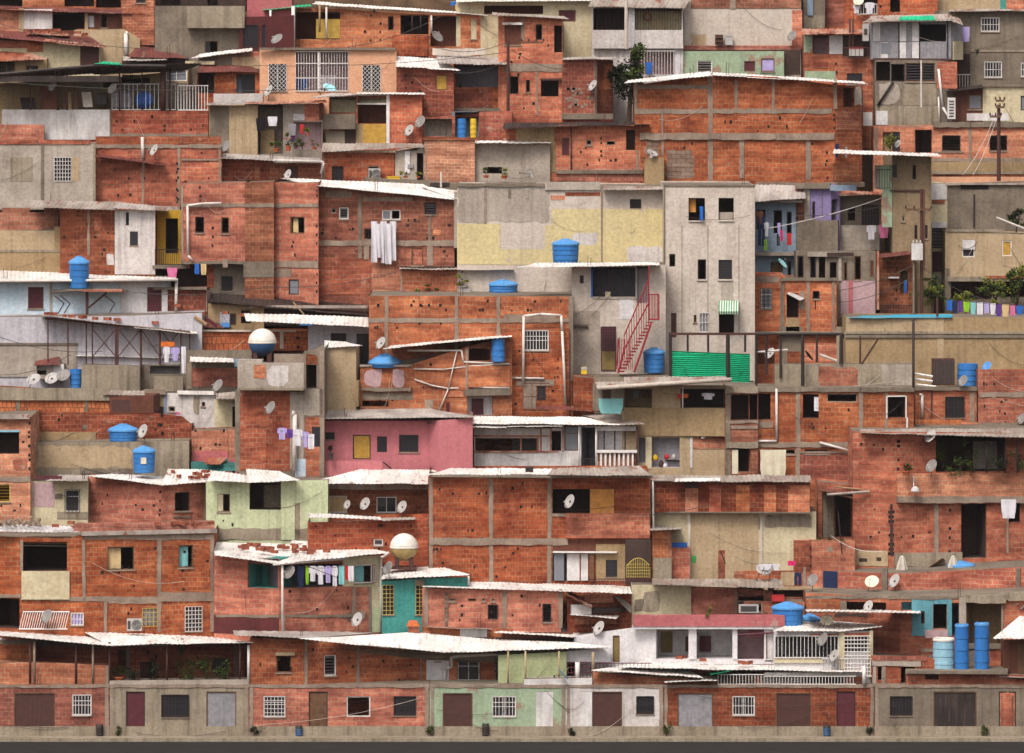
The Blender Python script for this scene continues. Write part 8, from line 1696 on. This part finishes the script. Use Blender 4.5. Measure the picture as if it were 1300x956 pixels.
Y = Yb(180) + .5; c = W(183, 127, Y); o = empty('blue_umbrella', c, 'open blue umbrella lying on its side behind the white railing', 'umbrella'); mb = MB(); mb.smooth = True; n = 16; vs = []
for j in range(5):
    for k in range(n): a = 2 * math.pi * k / n; r = .42 * j / 4; vs.append(c + Vector((r * math.cos(a), -.25 + .5 * r * r * 3, r * math.sin(a))))
mb.add(vs, [(j * n + k, j * n + (k + 1) % n, (j + 1) * n + (k + 1) % n, (j + 1) * n + k) for j in range(4) for k in range(n)]); mb.build('canopy', 'cloth_blue', o); mb = MB(); mb.rod(c + Vector((0, -.28, 0)), c + Vector((0, .5, 0)), .012, 5); mb.build('shaft', 'iron', o)
boxthing(121, 118, 136, 134, 180, .6, .4, 'iron', 'metal_cabinet', 'dark cabinet under the right canopy dish', 'cabinet', (('door', 'dish_dark', .05, .1, .48, .9, .02), ('door', 'dish_dark', .52, .1, .95, .9, .02)))
boxthing(141, 116, 168, 138, 180, .8, .4, 'grey_room', 'metal_cabinet', 'grey cabinet left of the blue umbrella', 'cabinet', (('door', 'grey_panel', .05, .1, .48, .9, .02), ('door', 'grey_panel', .52, .1, .95, .9, .02)))
# red cloth / tarps near pipes
boxthing(572, 2, 589, 7, 66, 1.0, .4, 'cloth_blue', 'laundry_basket', 'blue basket on the rooftop at the top edge', 'basket', (('rim', 'dish_blue', 0, .85, 1, 1.05, .02),)); boxthing(611, 0, 621, 7, 66, 1.0, .4, 'plastic_yellow', 'plastic_crate', 'right yellow crate on the rooftop at the top edge', 'crate', (('rim', 'plastic_yellow', 0, .85, 1, 1.05, .02),)); boxthing(578, 6, 593, 12, 66, .6, .4, 'plastic_yellow', 'plastic_crate', 'left yellow crate below the blue basket at the top edge', 'crate', (('rim', 'plastic_yellow', 0, .85, 1, 1.05, .02),))
boxthing(491, 224, 508, 229, 246, .6, .4, 'plastic_yellow', 'plastic_crate', 'long yellow crate on the dirty concrete ledge', 'crate', (('rim', 'plastic_yellow', 0, .85, 1, 1.05, .02),))
boxthing(583, 367, 598, 374, 388, -.3, .4, 'dish_white', 'planter_box', 'white box next to the blue tank on the brick terrace', 'box', (('rim', 'dish_white', 0, .85, 1, 1.05, .02),))
boxthing(1203, 124, 1213, 151, 154, -.4, .15, 'white_metal', 'white_ladder', 'white ladder-back frame leaning on the plank shed', 'ladder', tuple(('rung', 'dish_dark', .2, .1 + .14 * i, .8, .16 + .14 * i, .02) for i in range(6)))
boxthing(1095, 30, 1103, 52, 108, -.5, .3, 'dish_white', 'washing_machine', 'white appliance on the porch beside the metal shack', 'appliance', (('drum_door', 'dish_dark', .25, .35, .75, .7, .02),))
boxthing(1078, 60, 1096, 71, 108, -.4, .4, 'dish_white', 'storage_box', 'white and red tub on the porch of the tile-edged brick house', 'tub', (('rim', 'plastic_red', 0, .85, 1, 1.05, .02),))
boxthing(908, 44, 918, 57, 64, -.3, .3, 'iron_brown', 'storage_rack', 'brown rack with clutter on the brick ledge near the top', 'rack', (('shelf', 'wood', 0, .3, 1, .38, .1), ('shelf', 'wood', 0, .7, 1, .78, .1))); boxthing(921, 44, 930, 57, 64, -.3, .3, 'dish_white', 'storage_box', 'white cat-sized box beside the brown rack', 'box', (('rim', 'dish_white', 0, .85, 1, 1.05, .02),))
for i, (x0, y0, x1, y1, b, dy, r, m, l, nm) in enumerate(((1040, 622, 1082, 632, 690, -.9, .05, 'wood', 'dark plank sloping over the shadowed brick recess', 'plank'), (1050, 628, 1104, 624, 690, -1.0, .06, 'zinc_old', 'long grey plank on the splintered roof right of the brick recess', 'plank'), (1060, 618, 1100, 622, 690, -.7, .04, 'wood_light', 'pale batten on the splintered roof beside the tall brick house', 'batten'), (1160, 474, 1184, 478, 545, .6, .06, 'zinc_white', 'upper white roofing strip stacked left of the dark cage box', 'strip'), (1161, 481, 1184, 484, 545, .5, .06, 'zinc_white', 'middle white roofing strip stacked left of the dark cage box', 'strip'), (1163, 488, 1188, 491, 545, .4, .06, 'zinc_white', 'lowest white roofing strip stacked left of the dark cage box', 'strip'),
    (960, 447, 1000, 444, 548, .6, .05, 'pvc', 'pale pipe lying under the long dark steel beam', 'pipe'), (1040, 450, 1062, 458, 548, .5, .07, 'canvas', 'crumpled pale sack beyond the concrete parapet', 'sack'), (247, 402, 262, 412, 448, -.2, .09, 'wood_light', 'short beige board leaning at the end of the pale lilac wall', 'board'), (262, 404, 276, 414, 448, -.2, .08, 'maroon', 'maroon board leaning beside the short beige board', 'board'), (0, 176, 10, 154, 180, -.8, .03, 'wood_light', 'pale stick leaning at the left edge below the grey-blue panel wall', 'stick'), (388, 718, 430, 734, 801, -.3, .015, 'iron', 'thin rod crossing behind the laundry balcony dish', 'rod'),
    (1150, 300, 1163, 296, 330, -.4, .05, 'cyan_sheet', 'small turquoise bag at the end of the shaded grey balcony', 'bag'), (936, 806, 985, 803, 838, -.3, .04, 'maroon', 'maroon pole lying before the pillared terrace', 'pole'), (775, 655, 806, 652, 738, .4, .015, 'iron', 'black hose looped high on the stained beige wall', 'hose'), (560, 218, 560, 238, 246, -.1, .05, 'pvc', 'short white vent pipe on the dirty concrete ledge', 'vent pipe'), (848, 738, 856, 756, 750, .3, .03, 'iron_brown', 'left leg frame of a stool on the brick ledge house', 'stool'), (915, 700, 921, 716, 733, -.4, .03, 'iron', 'black chair frame at the foot of the stained beige wall', 'chair frame'))):
    obj_rods(nm.replace(' ', '_'), [(x0, y0, x1, y1)], r, m, l, nm, b, dy)
for x0, y0, x1, y1, m, nm, l in ((828, 577, 836, 585, 'plastic_yellow', 'helmet', 'yellow helmet-shaped object low in the lilac kitchen'), (843, 576, 850, 583, 'plastic_red', 'bag', 'red bag on the shelf of the lilac kitchen'), (852, 576, 859, 584, 'dish_white', 'kettle', 'white kettle on the shelf of the lilac kitchen'), (836, 584, 843, 593, 'iron_brown', 'basket', 'brown basket low in the lilac kitchen'), (841, 588, 848, 594, 'cloth_white', 'bag', 'white bag at the sill of the lilac kitchen')):
    Y = Yb(605) + .75; c = W((x0 + x1) / 2, y1, Y); r = (x1 - x0) / 2 * Y / F; hh = (y1 - y0) * Y / F; mb = MB(); mb.smooth = True; mb.lathe(c, [(r * .6, 0), (r, hh * .3), (r * .9, hh * .65), (r * .4, hh * .95), (.01, hh)], 12); tag(mb.build(nm, m, None, c), l, nm)
# street lamp like fixtures
Y = Yb(712) - .5; o = empty('wall_lamp', W(1161, 625, Y), 'silver wall lamp hanging under the red-flowered plant', 'lamp'); mb = MB(); mb.rod(W(1160, 605, Y + .4), W(1160, 618, Y), .025, 6); mb.build('arm', 'white_metal', o); mb = MB(); mb.lathe(W(1162, 625, Y), [(.05, 0), (.19, .05), (.16, .18), (.05, .26)], 14); mb.build('lamp_head', 'white_metal', o)
# loose clay blocks weighing down the roofs
def blocks(pts, b, dyf, label, group, mat='clay_block', name='clay_block', size=(.3, .12, .14)):
    first = None
    for i, (x, y) in enumerate(pts):
        Y = Yb(b) + dyf + (pts[0][2] if len(pts[0]) > 2 else 0); 
        if first is None:
            mb = MB(); mb.bx(-size[0] / 2, size[0] / 2, -size[1] / 2, size[1] / 2, 0, size[2]); o = mb.build(name, mat); first = o
        else: o = first.copy(); scn.collection.objects.link(o)
        o.location = W(x, y, Y); o.rotation_euler = (0, 0, jit(1.2)); tag(o, label, 'clay block', group)
def blocks_on(px0, py0, px1, py1, n, label, group):
    pts = []
    for _ in range(n): t = R.random(); pts.append((px0 + (px1 - px0) * t, py0 + (py1 - py0) * t))
    return pts
def scatter(house_b, dyf, yb, corners, n, label, group, **k):
    # corners: front-left, front-right, back-right, back-left in photo pixels; blocks rest on that roof plane
    first = None
    (ax, ay), (bx_, by), (dx, dy_), (ex, ey) = corners; Yf = Yb(house_b) + dyf; Yr = Yf + yb; A, B, D, E = W(ax, ay, Yf), W(bx_, by, Yf), W(dx, dy_, Yr), W(ex, ey, Yr)
    for _ in range(n):
        u, v = R.random(), R.uniform(.1, .9); p = (A * (1 - u) + B * u) * (1 - v) + (E * (1 - u) + D * u) * v
        if first is None: mb = MB(); mb.bx(-.15, .15, -.07, .07, 0, .13); o = first = mb.build('clay_block', k.get('mat', 'clay_block'))
        else: o = first.copy(); scn.collection.objects.link(o)
        o.location = p; o.rotation_euler = (0, 0, jit(1.4)); tag(o, label, 'clay block', group)
scatter(801, -.5, 5.5, ((290, 703), (440, 706), (430, 694), (300, 690)), 34, 'loose red clay block holding down the white roof of the laundry balcony', 'clay blocks on the laundry balcony roof')
scatter(668, -.35, 3.2, ((210, 613), (318, 609), (300, 600), (220, 598)), 18, 'loose clay block on the white roof beside the teal tin lean-to', 'clay blocks near the teal lean-to')
scatter(869, -.2, 3.6, ((855, 842), (960, 846), (950, 838), (860, 834)), 6, 'clay block on the brightest white roof below the pillared terrace', 'clay blocks on the brightest roof')
scatter(466, -.1, 1.2, ((58, 401), (200, 413), (200, 411), (58, 399)), 14, 'broken clay block on the narrow roof of the steel trestle', 'clay blocks on the steel trestle')
scatter(800, -.15, 2.5, ((60, 670), (270, 668), (270, 664), (60, 664)), 16, 'clay block lying on the rubble-strewn roof of the framed brick house', 'clay blocks on the framed house roof')
scatter(86, -.3, 2.2, ((30, 42), (110, 48), (105, 40), (30, 38)), 12, 'clay block lying on the rusty roof beside the yellowed plaster wall', 'clay blocks on the rusty roof')
scatter(448, -.1, 2.0, ((180, 380), (255, 401), (320, 402), (300, 398)), 6, 'clay block among debris before the stained ochre hut', 'clay blocks before the ochre hut')
# rubble heap bottom left
PX(); mb = MB()
for _ in range(130):
    p = W(R.uniform(-5, 50), 668 - abs(R.gauss(0, 4)), Yb(800) + R.uniform(.3, 2.5)); s_ = R.uniform(.05, .14); mb.box(p, (s_, jit(s_), jit(s_ * .5)), (jit(s_ * .4), s_, 0), (0, jit(s_ * .3), s_ * .8))
tag(mb.build('rubble', 'rubble', None, W(20, 668, Yb(800) + 1)), 'heap of broken cement rubble on the flat roof at lower left', 'rubble', kind='stuff')
for seg, r, m, l, b, dy in ((((205 / 3.939 + 320, 683 / 3.939 + 210, 270 / 3.939 + 320, 757 / 3.939 + 210),), .035, 'wood_light', 'pale stick lying across the blackened tin roof', 408, -.6), (((1265, 300 - 24, 1300, 290),), .05, 'pvc', 'white tube leaning beside the small rooftop tree', 352, .6), (((1069, 704, 1064, 650),), .03, 'iron', 'thin rod standing before the planter wall', 722, -.4)):
    obj_rods('stick', seg, r, m, l, 'stick', b, dy)
for o in bpy.data.objects:
    if 'org_' in o: del o['org_']
